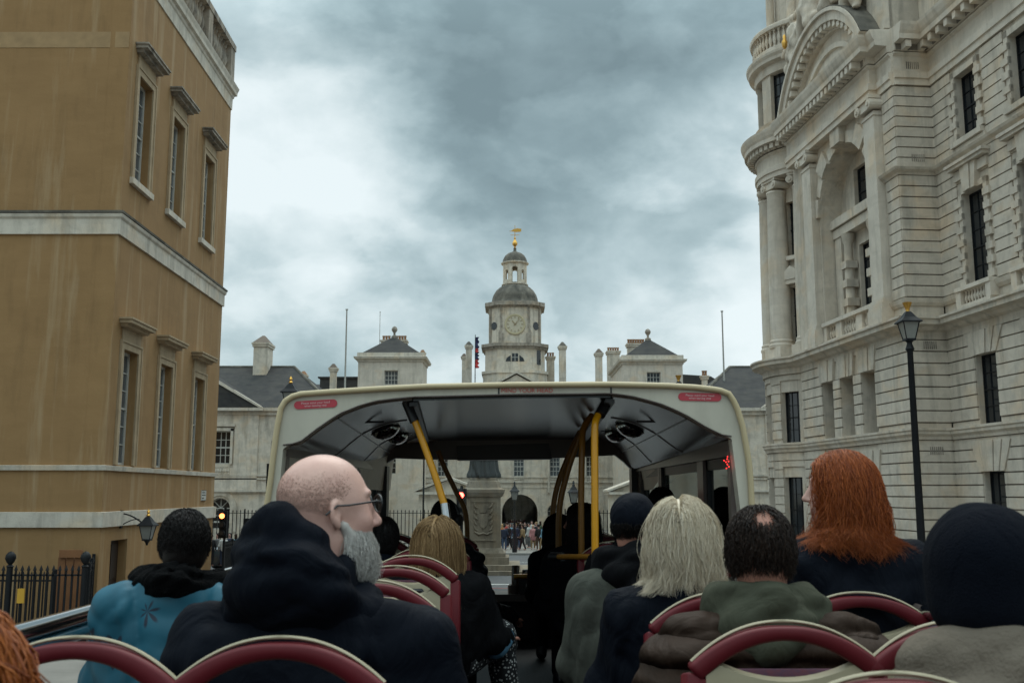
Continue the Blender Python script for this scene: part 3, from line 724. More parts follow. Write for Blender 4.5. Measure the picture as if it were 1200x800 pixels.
m.build('door', mat('door_brown', (.028, .016, .011), .5, var=.4), ochre_b)
# street name plate
m = MB(FL); m.box(10.2, 10.85, 0, .03, 3.68, 4.1)
m.build('street_name_plate', MATS['white_paint'], ochre_b)
m = MB(FL)
for z, n in ((4.0, 6), (3.9, 7), (3.78, 4)):
    for k in range(n): m.box(10.27 + k * .075, 10.32 + k * .075, .031, .034, z - .02, z + .02)
m.box(10.2, 10.85, .031, .035, 3.68, 3.7); m.box(10.2, 10.85, .031, .035, 4.08, 4.1)
m.build('plate_lettering', MATS['black_paint'], ochre_b)
# ================================================================== GUARDS BUILDING behind the road
GS = MATS['guards_stone']
YC = 110.0
def simple_chimney(parent, x, y, z0, z1, w, dp, pots=0, cap='clay', name='chimney'):
    m = MB(); m.box(x - w / 2, x + w / 2, y - dp / 2, y + dp / 2, z0, z1 - .45)
    m.box(x - w / 2 - .1, x + w / 2 + .1, y - dp / 2 - .1, y + dp / 2 + .1, z1 - .45, z1 - .25)
    m.box(x - w / 2 - .16, x + w / 2 + .16, y - dp / 2 - .16, y + dp / 2 + .16, z1 - .25, z1 - .1)
    c = m.build(name, GS, parent)
    m = MB()
    if pots == 0:
        m.hexa([(x - w / 2 - .1, y - dp / 2 - .1, z1 - .098), (x + w / 2 + .1, y - dp / 2 - .1, z1 - .098), (x + w / 2 + .1, y + dp / 2 + .1, z1 - .098), (x - w / 2 - .1, y + dp / 2 + .1, z1 - .098)],
               [(x - .1, y - .1, z1 + w * .55), (x + .1, y - .1, z1 + w * .55), (x + .1, y + .1, z1 + w * .55), (x - .1, y + .1, z1 + w * .55)])
        m.build('chimney_cap', MATS['lead'] if cap == 'lead' else mat('cap_stone' + str(len(MATS)), (.16, .12, .09), .8, var=.5) if cap == 'dark' else MATS['clay'], c)
    else:
        for k in range(pots): m.lathe([(.13, 0), (.11, .35), (.15, .4), (.14, .5)], x - w / 2 + (k + .5) * w / pots, y, z1 - .1, 8)
        m.build('chimney_pot', MATS['clay'], c, smooth=40)
    return c
gb = empty('guards_building', (0, 114, 0), 'long pale stone guards building with carriage arch under a domed clock tower', 'building')
wz = []   # (x, z0, z1, w)
for x in (.75, 4.7, 8.7, 13.2, -3.2, -7.6, -11.2, -13.6): wz.append((x, 5.75, 7.9, 1.15))
ops = [(x - w / 2, x + w / 2, z0, z1) for x, z0, z1, w in wz]
ops += [(x - w / 2, x + w / 2, 9.8, 12.2) for x, z0, z1, w in wz]
FG = frame((0, YC), (1, 0)); 
if (FG.to_3x3() @ Vector((0, 1, 0))).y > 0: FG = frame((0, YC), (1, 0), True)
arches = [(.85, 1.95, 1.85), (-4.6, .75, 2.0), (4.6, .75, 2.0), (8.7, .7, 2.0), (-13.6, .8, 2.0), (-9.5, .7, 2.0)]
opa = [(c - r, c + r, .0 if r > 1 else .6, zs + r) for c, r, zs in arches]
m = MB(FG); wall(m, -30, 30, 0, 14.6, -.8, 0, ops + opa)
for c, r, zs in arches: spandrel(m, c - r, c + r, zs, -.8, 0)
for c, r, zs in arches: arch_ring(m, c, zs, r, r + .28, 0, .06, 14)
m.box(-2.3, -2.0, 0, .4, 0, 14.6); m.box(3.9, 4.1, 0, .4, 4.0, 14.6)
m.box(-30, 30, -14, -.9, 4.6, 14.4)
wg = m.build('wall', GS, gb)
m = MB(FG)
for z, h, o in ((5.05, .2, .16), (5.6, .1, .12), (4.5, .1, .07), (8.9, .25, .18), (14.0, .5, .35), (14.5, .25, .6)): m.box(-30, 30, 0, o, z, z + h)
for x, z0, z1, w in wz: 
    balusters(m, x - .6, x + .6, .1, 5.06 + .2, .42, .18, k=.8)
    m.box(x - .7, x - .575, 0, .09, z0, z1 + .12); m.box(x + .575, x + .7, 0, .09, z0, z1 + .12); m.box(x - .7, x + .7, 0, .12, z1 + .002, z1 + .15)
m.build('moulding', TR, gb)
m = MB(FG)
m.hexa([(-30, .4, 14.76), (30, .4, 14.76), (30, -14, 14.76), (-30, -14, 14.76)], [(-30, -4, 16.3), (30, -4, 16.3), (30, -9, 16.3), (-30, -9, 16.3)])
m.build('roof', MATS['slate'], gb)
m = MB(FG); m.prism([(-3.4, 14.76), (4.4, 14.76), (.5, 16.9)], -4, .45)
m.build('pediment', GS, gb)
m = MB(FG); m.prism([(-3.8, 14.7), (.5, 17.05), (.5, 17.3), (-4.0, 14.85)], -4, .7); m.prism([(4.8, 14.7), (.5, 17.05), (.5, 17.3), (5.0, 14.85)], -4, .7)
m.build('pediment_moulding', TR, gb)
for x, z0, z1, w in wz:
    window_unit('window', w, z1 - z0, 3, 4, gb, (x, YC + .25, z0), PI, fr=.07, bar=.05)
    window_unit('window', w, 2.4, 3, 4, gb, (x, YC + .25, 9.8), PI, fr=.07, bar=.05)
for c, r, zs in arches[2:]: window_unit('window', 2 * r, zs + r - .6, 3, 3, gb, (c, YC + .5, .6), PI, fr=.07, bar=.06, arch=True)
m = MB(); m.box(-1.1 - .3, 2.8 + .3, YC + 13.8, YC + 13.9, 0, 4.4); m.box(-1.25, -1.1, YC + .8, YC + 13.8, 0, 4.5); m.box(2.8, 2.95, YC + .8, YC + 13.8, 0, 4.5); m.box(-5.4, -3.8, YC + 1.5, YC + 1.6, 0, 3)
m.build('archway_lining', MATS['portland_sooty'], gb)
# clock tower --------------------------------------------------------------------------------
YT = 118.0; XT = .35
def octa(m, r, z0, z1, ch=.42, r1=None):
    """square plan with chamfered corners"""
    def ring(r, z):
        c = r * ch; return [(XT + a, YT + b, z) for a, b in ((-r + c, -r), (r - c, -r), (r, -r + c), (r, r - c), (r - c, r), (-r + c, r), (-r, r - c), (-r, -r + c))]
    m.loft([ring(r, z0), ring(r1 or r, z1)])
def zt(py): return at(600, py, YT).z
k = YT / 1166.7 * 1.01
z_ = {p: zt(p) for p in (449, 441, 438, 413, 407, 400, 365, 360, 336, 311, 298, 293)}
m = MB()
octa(m, 3.75, 14.5, z_[441]); octa(m, 3.9, z_[441], z_[438])
octa(m, 3.5, z_[438], z_[413])
octa(m, 3.1, z_[407], z_[365])
m.build('tower_stage', MATS['guards_stone'], gb)
m = MB()
octa(m, 3.75, z_[413], z_[413] + .25); octa(m, 3.95, z_[413] + .25, z_[407]); 
octa(m, 3.28, z_[365], z_[365] + .18); octa(m, 3.55, z_[365] + .18, z_[360] + .12)
for sx in (-1, 1):
    for a, r in ((-1.25, 3.1), ): 
        m.box(XT + sx * 1.62 - .3, XT + sx * 1.62 + .3, YT - 3.32, YT - 3.05, z_[407], z_[400] + .5)
        m.prism([(XT + sx * 1.55, z_[400] + .5), (XT + sx * 1.95, z_[400] + .5), (XT + sx * 1.6, z_[400] + 1.5)], YT - 3.3, YT - 3.08)
    m.box(XT + sx * 1.62 - .14, XT + sx * 1.62 + .14, YT - 3.2, YT - 3.05, z_[400] + 1.2, z_[365])
    m.box(XT + sx * 2.9 - .12, XT + sx * 2.9 + .12, YT - 2.2, YT - 1.85, z_[407], z_[365])
m.build('tower_cornice', MATS['portland_sooty'], gb)
m = MB()
rd = 2.78
m.lathe([(3.0, 0), (3.0, .12), (2.9, .2), (rd, .5), (rd * .985, .9), (rd * .93, 1.35), (rd * .83, 1.8), (rd * .68, 2.2), (rd * .52, 2.48), (1.5, 2.6), (1.45, 2.7)], XT, YT, z_[360] + .12, 24)
m.build('tower_dome', MATS['lead'], gb, smooth=30)
m = MB()
zl = z_[336]; h2 = z_[311] - z_[336]
m.lathe([(1.5, -.5), (1.5, 0), (1.62, .02), (1.62, .12)], XT, YT, zl + .1, 16)
for i in range(8):
    a = PI / 8 + i * PI / 4
    F = frame((XT + 1.3 * math.cos(a), YT + 1.3 * math.sin(a)), (-math.sin(a), math.cos(a))); m.M = F
    m.box(-.17, .17, -.18, .18, zl + .2, zl + h2)
    m.M = Matrix.Identity(4)
for i in range(8):
    a = i * PI / 4; F = frame((XT + 1.26 * math.cos(a), YT + 1.26 * math.sin(a)), (-math.sin(a), math.cos(a))); m.M = F
    w = .47 if i % 2 == 0 else .47
    ow = .38 if i % 2 == 0 else .2
    wall(m, -w, w, zl + .2, zl + h2, -.12, .12, [(-ow, ow, zl + (.35 if i % 2 == 0 else .7), zl + h2 - (.35 if i % 2 == 0 else .75))])
    if i % 2 == 0: spandrel(m, -ow, ow, zl + h2 - .35 - ow, -.12, .12, 8)
    m.M = Matrix.Identity(4)
m.lathe([(1.4, 0), (1.58, .05), (1.7, .14), (1.7, .24), (1.5, .3)], XT, YT, zl + h2, 16)
m.build('lantern', MATS['guards_stone'], gb)
m = MB(); m.lathe([(1.55, 0), (1.5, .12), (1.42, .45), (1.2, .85), (.85, 1.15), (.4, 1.32), (.2, 1.45), (.16, 1.75), (.22, 1.8)], XT, YT, zl + h2 + .3, 20)
m.build('lantern_dome', MATS['lead'], gb, smooth=30)
m = MB(); zf = zl + h2 + 2.1
m.lathe([(.1, 0), (.14, .1), (.08, .2), (.3, .45), (.33, .65), (.2, .95), (.08, 1.15), (.14, 1.3), (.04, 1.45), (.03, 2.9)], XT, YT, zf, 12)
v = zf + 2.1
m.prism([(XT - .7, v + .05), (XT - .25, v + .02), (XT + .2, v - .05), (XT + .75, v), (XT + .8, v + .35), (XT + .3, v + .42), (XT - .2, v + .3), (XT - .4, v + .12)], YT - .04, YT + .04)
m.box(XT - .55, XT + .55, YT - .02, YT + .02, v - .45, v - .4); m.box(XT - .02, XT + .02, YT - .55, YT + .55, v - .45, v - .4)
m.build('weather_vane', MATS['gold'], gb, smooth=30)
# clock
ck = empty('clock_face', (XT, YT - 3.12, at(600, 385, YT).z), None, None); ck.parent = gb; ck.location = Vector((XT, YT - 3.12, at(600, 385, YT).z)) - ORG[gb.name]
cz = ORG[ck.name].z
FC = MB(); FC.M = Matrix.Translation((XT, YT - 3.10, cz)) @ Matrix.Rotation(PI / 2, 4, 'X')
FC.lathe([(1.22, 0), (1.24, .1), (1.16, .14), (1.0, .12), (1.0, .0)], seg=32); FC.build('clock_rim', mat('rim_gold', (.55, .47, .30), .5, var=.4), ck)
FC = MB(); FC.M = Matrix.Translation((XT, YT - 3.12, cz)) @ Matrix.Rotation(PI / 2, 4, 'X')
FC.lathe([(1.15, 0), (1.15, .05), (.2, .07)], seg=32); FC.build('clock_dial', mat('dial', (.58, .52, .40), .6, var=.3), ck)
FC = MB()
for i in range(12):
    a = i * PI / 6; FC.M = Matrix.Translation((XT, YT - 3.2, cz)) @ Matrix.Rotation(a, 4, 'Y'); FC.box(-.035, .035, -.02, .0, .72, .95)
FC.M = Matrix.Translation((XT, YT - 3.22, cz)); FC.lathe([(0.2, 0), (.2, .02)], seg=3)
FC.M = Matrix.Translation((XT, YT - 3.22, cz)) @ Matrix.Rotation(R(-38), 4, 'Y'); FC.box(-.05, .05, -.02, 0, -.1, .55)
FC.M = Matrix.Translation((XT, YT - 3.25, cz)) @ Matrix.Rotation(R(40), 4, 'Y'); FC.box(-.03, .03, -.02, 0, -.15, .82)
FC.build('clock_hands', mat('numerals', (.30, .22, .12), .5), ck)
m = MB()       # round side windows, lunette, doors in the tower
def disc(x, y, z, r, rot):
    m.M = Matrix.Translation((x, y, z)) @ Matrix.Rotation(rot, 4, 'Z') @ Matrix.Rotation(PI / 2, 4, 'X'); m.lathe([(r, 0), (r, .02)], seg=20); m.M = Matrix.Identity(4)
ch = 3.1 * .42 / 2
for s_ in (-1, 1): disc(XT + s_ * (3.1 - ch + .01), YT - 3.1 + ch - .02, cz - .1, .48, s_ * R(45))
zz = z_[438] + 1.05
for c, r in ((XT, .36),): m.box(c - r, c + r, YT - 3.53, YT - 3.49, zz, zz + .95)
for s_ in (-1, 1): m.prism([(XT + s_ * .5, zz), (XT + s_ * 1.1, zz), (XT + s_ * .95, zz + .4), (XT + s_ * .5, zz + .75)], YT - 3.53, YT - 3.49)
c2 = 3.5 * .42 / 2
m.M = Matrix.Translation((XT + 3.5 - c2, YT - 3.5 + c2, zz - .3)) @ Matrix.Rotation(R(45), 4, 'Z'); m.box(-.32, .32, -.03, .05, 0, 1.7); m.M = Matrix.Identity(4)
m.build('tower_window', MATS['pane_dark'], gb)
m = MB()
m.box(XT - .03, XT + .03, YT - 3.56, YT - 3.53, zz, zz + .95); m.box(XT - .36, XT + .36, YT - 3.56, YT - 3.53, zz + .45, zz + .5)
m.build('tower_glazing_bar', MATS['white_paint'], gb)
# square pavilions with pyramid roofs
def square_pavilion(x0, x1, y0, y1, ztop, label, winx, zw):
    p = empty('square_pavilion', ((x0 + x1) / 2, (y0 + y1) / 2, 0), label, 'building', 'square corner pavilions of the guards building')
    F = frame((x0, y0), (1, 0)); 
    if (F.to_3x3() @ Vector((0, 1, 0))).y > 0: F = frame((x0, y0), (1, 0), True)
    w = x1 - x0
    m = MB(F); wall(m, 0, w, 0, ztop - .9, -.6, 0, [(winx - x0 - .65, winx - x0 + .65, zw - 1.35, zw)] + [(winx - x0 - .6, winx - x0 + .6, 5.75, 7.9)])
    m.M = Matrix.Identity(4); m.box(x0, x0 + .6, y0 + .6, y1, 0, ztop - .9); m.box(x1 - .6, x1, y0 + .6, y1, 0, ztop - .9)
    m.box(x0 + .6, x1 - .6, y0 + 1.6, y1, 0, ztop - 1)
    m.build('wall', MATS['portland_clean'], p)
    m = MB(); P4 = [(x0, y0), (x1, y0), (x1, y1), (x0, y1)]
    m.sweep(P4, [(-.2, ztop - .9), (.08, ztop - .9), (.12, ztop - .7), (.35, ztop - .62), (.42, ztop - .42), (.1, ztop - .35), (.1, ztop), (-.2, ztop + .04)], closed=True)
    for s_ in (0,): m.box(winx - .8, winx + .8, y0 - .1, y0, zw - 1.5, zw - 1.36)
    m.box(winx - .8, winx - .652, y0 - .07, y0, zw - 1.35, zw + .15); m.box(winx + .652, winx + .8, y0 - .07, y0, zw - 1.35, zw + .15); m.box(winx - .65, winx + .65, y0 - .07, y0, zw + .002, zw + .15)
    m.build('cornice', TR, p)
    m = MB(); m.box(x0, x1, y0 + .3, y1, ztop - .34, ztop - .3); m.build('flat_roof', MATS['lead'], p)
    xm, ym = (x0 + x1) / 2, y0 + 2.9; y2 = y0 + 5.7; e = .35
    m = MB(); m.loft([[(x0 + e, y0 + e, ztop + .05), (x1 - e, y0 + e, ztop + .05), (x1 - e, y2, ztop + .05), (x0 + e, y2, ztop + .05)], [(xm - .12, ym - .12, ztop + 1.95), (xm + .12, ym - .12, ztop + 1.95), (xm + .12, ym + .12, ztop + 1.95), (xm - .12, ym + .12, ztop + 1.95)]]); m.box(x0 + e, x1 - e, y0 + e, y2, ztop - .3, ztop + .048)
    m.build('roof', MATS['slate'], p)
    m = MB(); m.lathe([(.3, 0), (.3, .3), (.12, .4), (.1, .6), (.27, .85), (.3, 1.0), (.2, 1.2), (.05, 1.3)], xm, ym, ztop + 1.75, 12); m.build('finial', MATS['portland_sooty'], p, smooth=40)
    window_unit('window', 1.3, 1.35, 4, 3, p, (winx, y0 + .25, zw - 1.35), PI, fr=.06, bar=.045, sash=False, pane='pane_dark' if x0 > 0 else 'pane_pale')
    window_unit('window', 1.2, 2.15, 3, 4, p, (winx, y0 + .25, 5.75), PI, fr=.06, bar=.045)
    return p
spl = square_pavilion(-14.8, -8.6, 95, 100, at(460, 413, 95).z, 'white square pavilion left of the clock tower with pale blind window and pyramid slate roof', -11.6, at(460, 434, 95).z)
spr = square_pavilion(10.65, 16.4, 95, 106, at(765, 416, 95).z, 'white square pavilion right of the clock tower with dark window and pyramid slate roof', 13.6, at(765, 436, 95).z)
def chim(parent, px, ytop, wpx, Y, zb=12, **k):
    p = at(px, ytop, Y); simple_chimney(parent, p.x, Y, zb, p.z, wpx / 1166.7 * Y, k.pop('dp', wpx / 1166.7 * Y), **k)
chim(gb, 549.5, 404, 7, 116, cap='lead'); chim(gb, 544, 417, 5, 121, cap='dark')
chim(gb, 645, 417, 9, 118, pots=3); chim(gb, 659, 405, 8, 116, cap='lead')
chim(gb, 701.5, 413, 8, 116, cap='dark'); chim(gb, 718.5, 411, 14, 118, pots=5)
chim(spl, 453, 398, 10, 99.3, zb=16.5, pots=3, dp=1); chim(spl, 470, 398, 13, 99.3, zb=16.5, pots=4, dp=1); chim(spl, 495.5, 412, 4, 99.4, zb=15)
chim(spr, 745, 402, 20, 102, zb=16.5, pots=7, dp=1); chim(spr, 759, 403, 7, 102, zb=16.5, pots=2, dp=1)
# side wings --------------------------------------------------------------------------------
def wing(sg, label):
    """sg=-1 left, +1 right; gabled bay and hipped slate roof"""
    Y0 = 78.0; xi = 14.2; xo = 64
    def X(x): return sg * x
    p = empty('guards_wing', (sg * 26, 86, 0), label, 'building', 'side wings of the guards building')
    F = frame((0, Y0), (1, 0)); 
    if (F.to_3x3() @ Vector((0, 1, 0))).y > 0: F = frame((0, Y0), (1, 0), True)
    xs = [17.3, 22.6 if sg < 0 else 21.2, 30, 36, 42, 48]
    ops = [(X(x) - .66, X(x) + .66, 6.2, 8.75) for x in xs] + [(X(x) - .8, X(x) + .8, 1.2, 3.6) for x in xs]
    m = MB(F); a, b = sorted((X(xi), X(xo))); wall(m, a, b, 0, 10.3, -.7, 0, ops)
    for x in xs: spandrel(m, X(x) - .8, X(x) + .8, 2.8, -.7, 0)
    for x in xs: arch_ring(m, X(x), 2.8, .98, 1.35, 0, .09, 14); m.box(X(x) - 1.35, X(x) - 1.02, 0, .09, 1.0, 2.8); m.box(X(x) + 1.02, X(x) + 1.35, 0, .09, 1.0, 2.8)
    g0, g1 = sorted((X(19.8), X(28.6)))
    wall(m, g0, g1, 3.95, 10.3, .001, .12, [(X(x) - .95, X(x) + .95, 5.9, 9.1) for x in xs])
    m.M = Matrix.Identity(4); a, b = sorted((X(xi), X(xi + .7))); m.box(a, b, Y0 + .7, 108, 0, 10.3); m.M = F
    m.box(min(X(xi + .7), X(xo)), max(X(xi + .7), X(xo)), -14, -2, 0, 10.2)
    m.build('wall', MATS['guards_stone'], p)
    m = MB(F); a, b = sorted((X(xi - .3), X(xo)))
    for z, h, o in ((10.0, .3, .2), (10.3, .25, .4), (4.05, .16, .22), (5.0, .1, .12), (5.25, .14, .15)): m.box(a, b, 0, o, z, z + h)
    for x in xs:
        m.box(X(x) - .85, X(x) - .662, 0, .2, 6.2, 8.95); m.box(X(x) + .662, X(x) + .85, 0, .2, 6.2, 8.95); m.box(X(x) - 1.0, X(x) + 1.0, 0, .3, 9.1, 9.3); m.box(X(x) - .85, X(x) + .85, 0, .2, 8.752, 9.0)
        balusters(m, X(x) - .7, X(x) + .7, .14, 5.4, .6, .18)
    gm = X(24.1)
    m.prism([(g0 - .4, 10.55), (g0 - .1, 10.55), (gm, 13.05), (gm, 13.35)], 0, .62); m.prism([(g1 + .4, 10.55), (g1 + .1, 10.55), (gm, 13.05), (gm, 13.35)], 0, .62)
    m.box(g0 - .4, g1 + .4, .1, .6, 10.3, 10.54)
    m.build('moulding', TR, p)
    m = MB(F); m.prism([(g0, 10.55), (g1, 10.55), (gm, 13.1)], -.3, .3); m.build('gable', MATS['guards_stone'], p)
    m = MB(); yo, yi = Y0 - .4, Y0 + 13.5
    a = [(X(xi - .4), yo, 10.56), (X(xo), yo, 10.56), (X(xo), yi, 10.56), (X(xi - .4), yi, 10.56)]
    ym = (yo + yi) / 2
    b = [(X(xi + 4.4), ym - .1, 14.6), (X(xo), ym - .1, 14.6), (X(xo), ym + .1, 14.6), (X(xi + 4.4), ym + .1, 14.6)]
    m.hexa(a, b)
    m.loft([[(g0 - .3, Y0 - .5, 10.6), (g1 + .3, Y0 - .5, 10.6), (gm, Y0 - .5, 13.36)], [(g0 - .3, Y0 + 6, 10.6), (g1 + .3, Y0 + 6, 10.6), (gm, Y0 + 6, 13.36)]])
    m.build('roof', MATS['slate'], p)
    m = MB()
    for q0, q1 in ((a[0], b[0]), (b[0], b[1])): m.tube([q0, q1], .12, 6)
    m.build('roof_ridge', MATS['lead'], p)
    for x in xs:
        window_unit('window', 1.32, 2.55, 3, 4, p, (X(x), Y0 + .3, 6.2), PI, fr=.08, bar=.06)
        window_unit('window', 1.6, 2.4, 3, 3, p, (X(x), Y0 + .35, 1.2), PI, fr=.08, bar=.07, arch=True)
    return p
wl = wing(-1, 'pale stone wing with pedimented gable and dark slate roof beyond the ochre building')
wr = wing(1, 'pale stone wing with slate hip roof glimpsed beside the round corner tower')
chim(wl, 309, 402, 16, 84, zb=12, cap='dark', dp=2.0); chim(wl, 356, 438, 6, 92, zb=10)
chim(wl, 391, 430, 7, 96, zb=10, cap='dark'); chim(wr, 825.5, 439, 6, 96, zb=8, pots=2); chim(wr, 856, 443, 8, 92, zb=8, pots=3)
m = MB(); a = at(375, 443, 104); b = at(421, 443, 104); m.box(a.x, b.x, 104, 109, 0, a.z); m.box(a.x - .2, b.x, 103.8, 109, a.z, a.z + .15)
tag(m.build('flat_roofed_block', MATS['slate'], None, loc=(a.x, 104, 0)), 'dark flat topped roof block between the left wing and its square pavilion', 'building')
m = MB(); a = at(800, 444, 104); b = at(842, 444, 104); m.box(a.x, b.x, 104, 109, 0, a.z - .2); m.prism([(a.x, a.z - .2), (b.x, a.z - .2), (b.x - .8, a.z + .3), (a.x, a.z + .5)], 104, 109)
tag(m.build('slate_roofed_block', MATS['slate'], None, loc=(b.x, 104, 0)), 'low slate roofed block right of the right square pavilion', 'building')
# gate lodges with small pediments beside the forecourt
def lodge(x0, x1, label):
    p = empty('gate_lodge', ((x0 + x1) / 2, 82, 0), label, 'lodge', 'small pedimented lodges on the forecourt')
    m = MB(); m.box(x0, x1, 80, 84, 0, 3.9); m.prism([(x0 - .2, 4.05), (x1 + .2, 4.05), ((x0 + x1) / 2, 5.0)], 80.001, 84); m.build('wall', MATS['guards_stone'], p)
    m = MB(); m.box(x0 - .3, x1 + .3, 79.6, 84.2, 3.85, 4.05); xm = (x0 + x1) / 2
    for s_, xe in ((-1, x0 - .4), (1, x1 + .4)): m.prism([(xe, 4.05), (xm, 5.05), (xm, 5.25), (xe, 4.22)], 79.6, 84.2)
    m.box(x0 - .1, x1 + .1, 79.9, 80, 1.9, 2.05); m.build('moulding', TR, p)
lodge(-7.4, -2.6, 'small pedimented stone lodge left of the robed statue'); lodge(8.0, 12.8, 'small pedimented stone lodge right of the carriage arch')
structure(MB().__class__ and (lambda g: (g.box(-30, 30, 74.35, 110, 0, .02), g.build('forecourt', MATS['paving']))[1])(MB()))
# ================================================================== STREET FURNITURE
BP = MATS['black_paint']
def lantern_parts(root, x, y, z, k=1.0, top='clay', fin=True):
    """four sided tapered street lantern; z = bottom of the glass"""
    def rg(r, h): return [(x - r, y - r, z + h), (x + r, y - r, z + h), (x + r, y + r, z + h), (x - r, y + r, z + h)]
    m = MB(); m.loft([rg(.115 * k, 0), rg(.20 * k, .42 * k)]); g = m.build('lamp_glass', MATS['lamp_glass'], root)
    m = MB()
    for sx in (-1, 1):
        for sy in (-1, 1): m.tube([(x + sx * .12 * k, y + sy * .12 * k, z), (x + sx * .205 * k, y + sy * .205 * k, z + .43 * k)], .014 * k, 5)
    m.loft([rg(.13 * k, -.05 * k), rg(.13 * k, 0)]); m.loft([rg(.27 * k, .42 * k), rg(.27 * k, .45 * k), rg(.16 * k, .56 * k), rg(.10 * k, .66 * k), rg(.06 * k, .72 * k)])
    m.lathe([(.03 * k, -.2 * k), (.05 * k, -.12 * k), (.11 * k, -.05 * k)], x, y, z, 10)
    m.build('lamp_frame', BP, root)
    m = MB(); m.lathe([(.08, .66), (.05, .72), (.055, .79), (.115, .93), (.125, .96), (.06, .97), (.02, .98)] if top == 'clay' else [(.04, .7), (.07, .76), (.03, .82), (.06, .86), (.02, .95)], 0, 0, 0, 10)
    m.v = [Vector((v.x * k + x, v.y * k + y, v.z * k + z)) for v in m.v]
    m.build('finial', MATS['gold'] if fin else BP, root, smooth=40)
def street_lamp(x, y, ztop, label, k=1.0, arms=0, top='clay'):
    p = empty('street_lamp', (x, y, 0), label, 'street lamp', 'black iron street lamps')
    zb = ztop - .95 * k
    m = MB(); m.lathe([(.16, .1), (.17, .5), (.12, .6), (.11, 1.4), (.085, 1.55), (.08, 2.0), (.055, zb - .25), (.085, zb - .2), (.05, zb - .1), (.05, zb - .05)], x, y, 0, 14)
    if arms: 
        m.tube([(x - .3, y, zb - .45), (x + .3, y, zb - .45)], .02, 6)
        for s_ in (-1, 1):
            m.tube([(x, y, zb - 1.1), (x + s_ * .16, y, zb - .95), (x + s_ * .2, y, zb - .7), (x + s_ * .08, y, zb - .5), (x + s_ * .02, y, zb - .3)], .025, 6)
            m.tube([(x, y, zb - 1.5), (x + s_ * .14, y, zb - 1.4), (x + s_ * .1, y, zb - 1.2), (x, y, zb - 1.15)], .025, 6)
    m.build('post', BP, p, smooth=40)
    lantern_parts(p, x, y, zb, k, top, fin=not arms)
a = at(1060, 355, 19); street_lamp(a.x + .05, 19, a.z, 'tall black street lamp with ochre finial in front of the office building corner', .74)
a = at(341, 441, 30); street_lamp(a.x, 30, a.z, 'black street lamp whose lantern shows above the left edge of the bus canopy', .95, top='ball')
a = at(795, 440, 31); street_lamp(a.x, 31, a.z, 'street lamp hidden behind the bus canopy with only its gilt finial showing', .8)
a = at(603, 564, 66.8); street_lamp(a.x, 66.8, a.z, 'iron street lamp in front of the carriage arch', 1.25, arms=1, top='ball')
a = at(672, 563, 66.8); street_lamp(a.x, 66.8, a.z, 'ornate iron street lamp right of the carriage arch seen between the yellow poles', 1.5, arms=1, top='ball')
# wall lantern on a bracket
wlmp = empty('wall_lantern', (-12.1, 31.55, 3.2), 'black wall lantern on a scrolled bracket fixed to the ochre building', 'lantern')
lantern_parts(wlmp, -11.3, 31.4, 2.58, .95, 'ball')
m = MB(); m.tube([(-12.22 + .95 * q, 31.6 - .2 * q, 3.05 + .30 * math.cos(q * PI * .62)) for q in np.linspace(0, 1, 14)], .024, 6); m.tube([(-12.22 + .62 * q, 31.6 - .13 * q, 2.98 + .2 * math.sin(q * PI * .55)) for q in np.linspace(0, 1, 10)], .016, 6); m.box(-12.25, -12.18, 31.52, 31.66, 2.9, 3.45)
m.build('bracket', BP, wlmp)
# flagpoles
def pole(px, ytop, Y, z0, r, label, name='flagpole', matn='white_paint'):
    a = at(px, ytop, Y); m = MB(); m.lathe([(r * 1.3, 0), (r, .6), (r * .6, a.z - z0 - .15), (r * 1.2, a.z - z0 - .1), (r * 1.2, a.z - z0)], a.x, Y, z0, 8)
    return tag(m.build(name, MATS[matn], None, smooth=50, loc=(a.x, Y, z0)), label, 'flagpole')
pole(406.5, 362, 82, 9.0, .09, 'white bare flagpole on the roofs left of the clock tower')
pole(846, 364, 82, 9.0, .09, 'bare flagpole on the roofs to the right of the clock tower')
pole(445.5, 365, 112, 15, .05, 'thin bare mast on the left square pavilion roof')
pole(497.3, 500, 62, 0, .07, 'slim black pole on the pavement seen through the bus windscreen', 'thin_pole', 'black_paint')
a = at(557, 392, 114)
fp = empty('flag', (a.x, 114, 15), 'dark blue and red flag hanging limp on a pole left of the clock tower', 'flag')
m = MB(); m.lathe([(.06, 0), (.04, a.z - 15)], a.x, 114, 15, 8); m.build('pole', MATS['black_paint'], fp)
def cloth(z0, z1, mt, nm):
    m = MB(); rr = []
    for i in range(9):
        z = z0 + (z1 - z0) * i / 8; w = .35 + .1 * math.sin(i * 1.7)
        rr.append([(a.x + .04, 114 - .03, z), (a.x + .04 + w * .5, 114 - .12 * math.sin(i), z), (a.x + .04 + w, 114 - .03, z), (a.x + .04 + w, 114 + .03, z), (a.x + .04 + w * .5, 114.08 - .1 * math.sin(i), z), (a.x + .04, 114.03, z)])
    m.loft(rr); m.build(nm, mt, fp, smooth=60)
zq = a.z
cloth(zq - 1.6, zq - .3, mat('flag_navy', (.02, .02, .07), .8), 'flag_cloth'); cloth(zq - 2.1, zq - 1.62, mat('flag_red', (.5, .04, .04), .8), 'flag_cloth'); cloth(zq - 2.9, zq - 2.12, MATS['flag_navy'], 'flag_cloth'); cloth(zq - 3.9, zq - 2.92, MATS['flag_red'], 'flag_cloth')
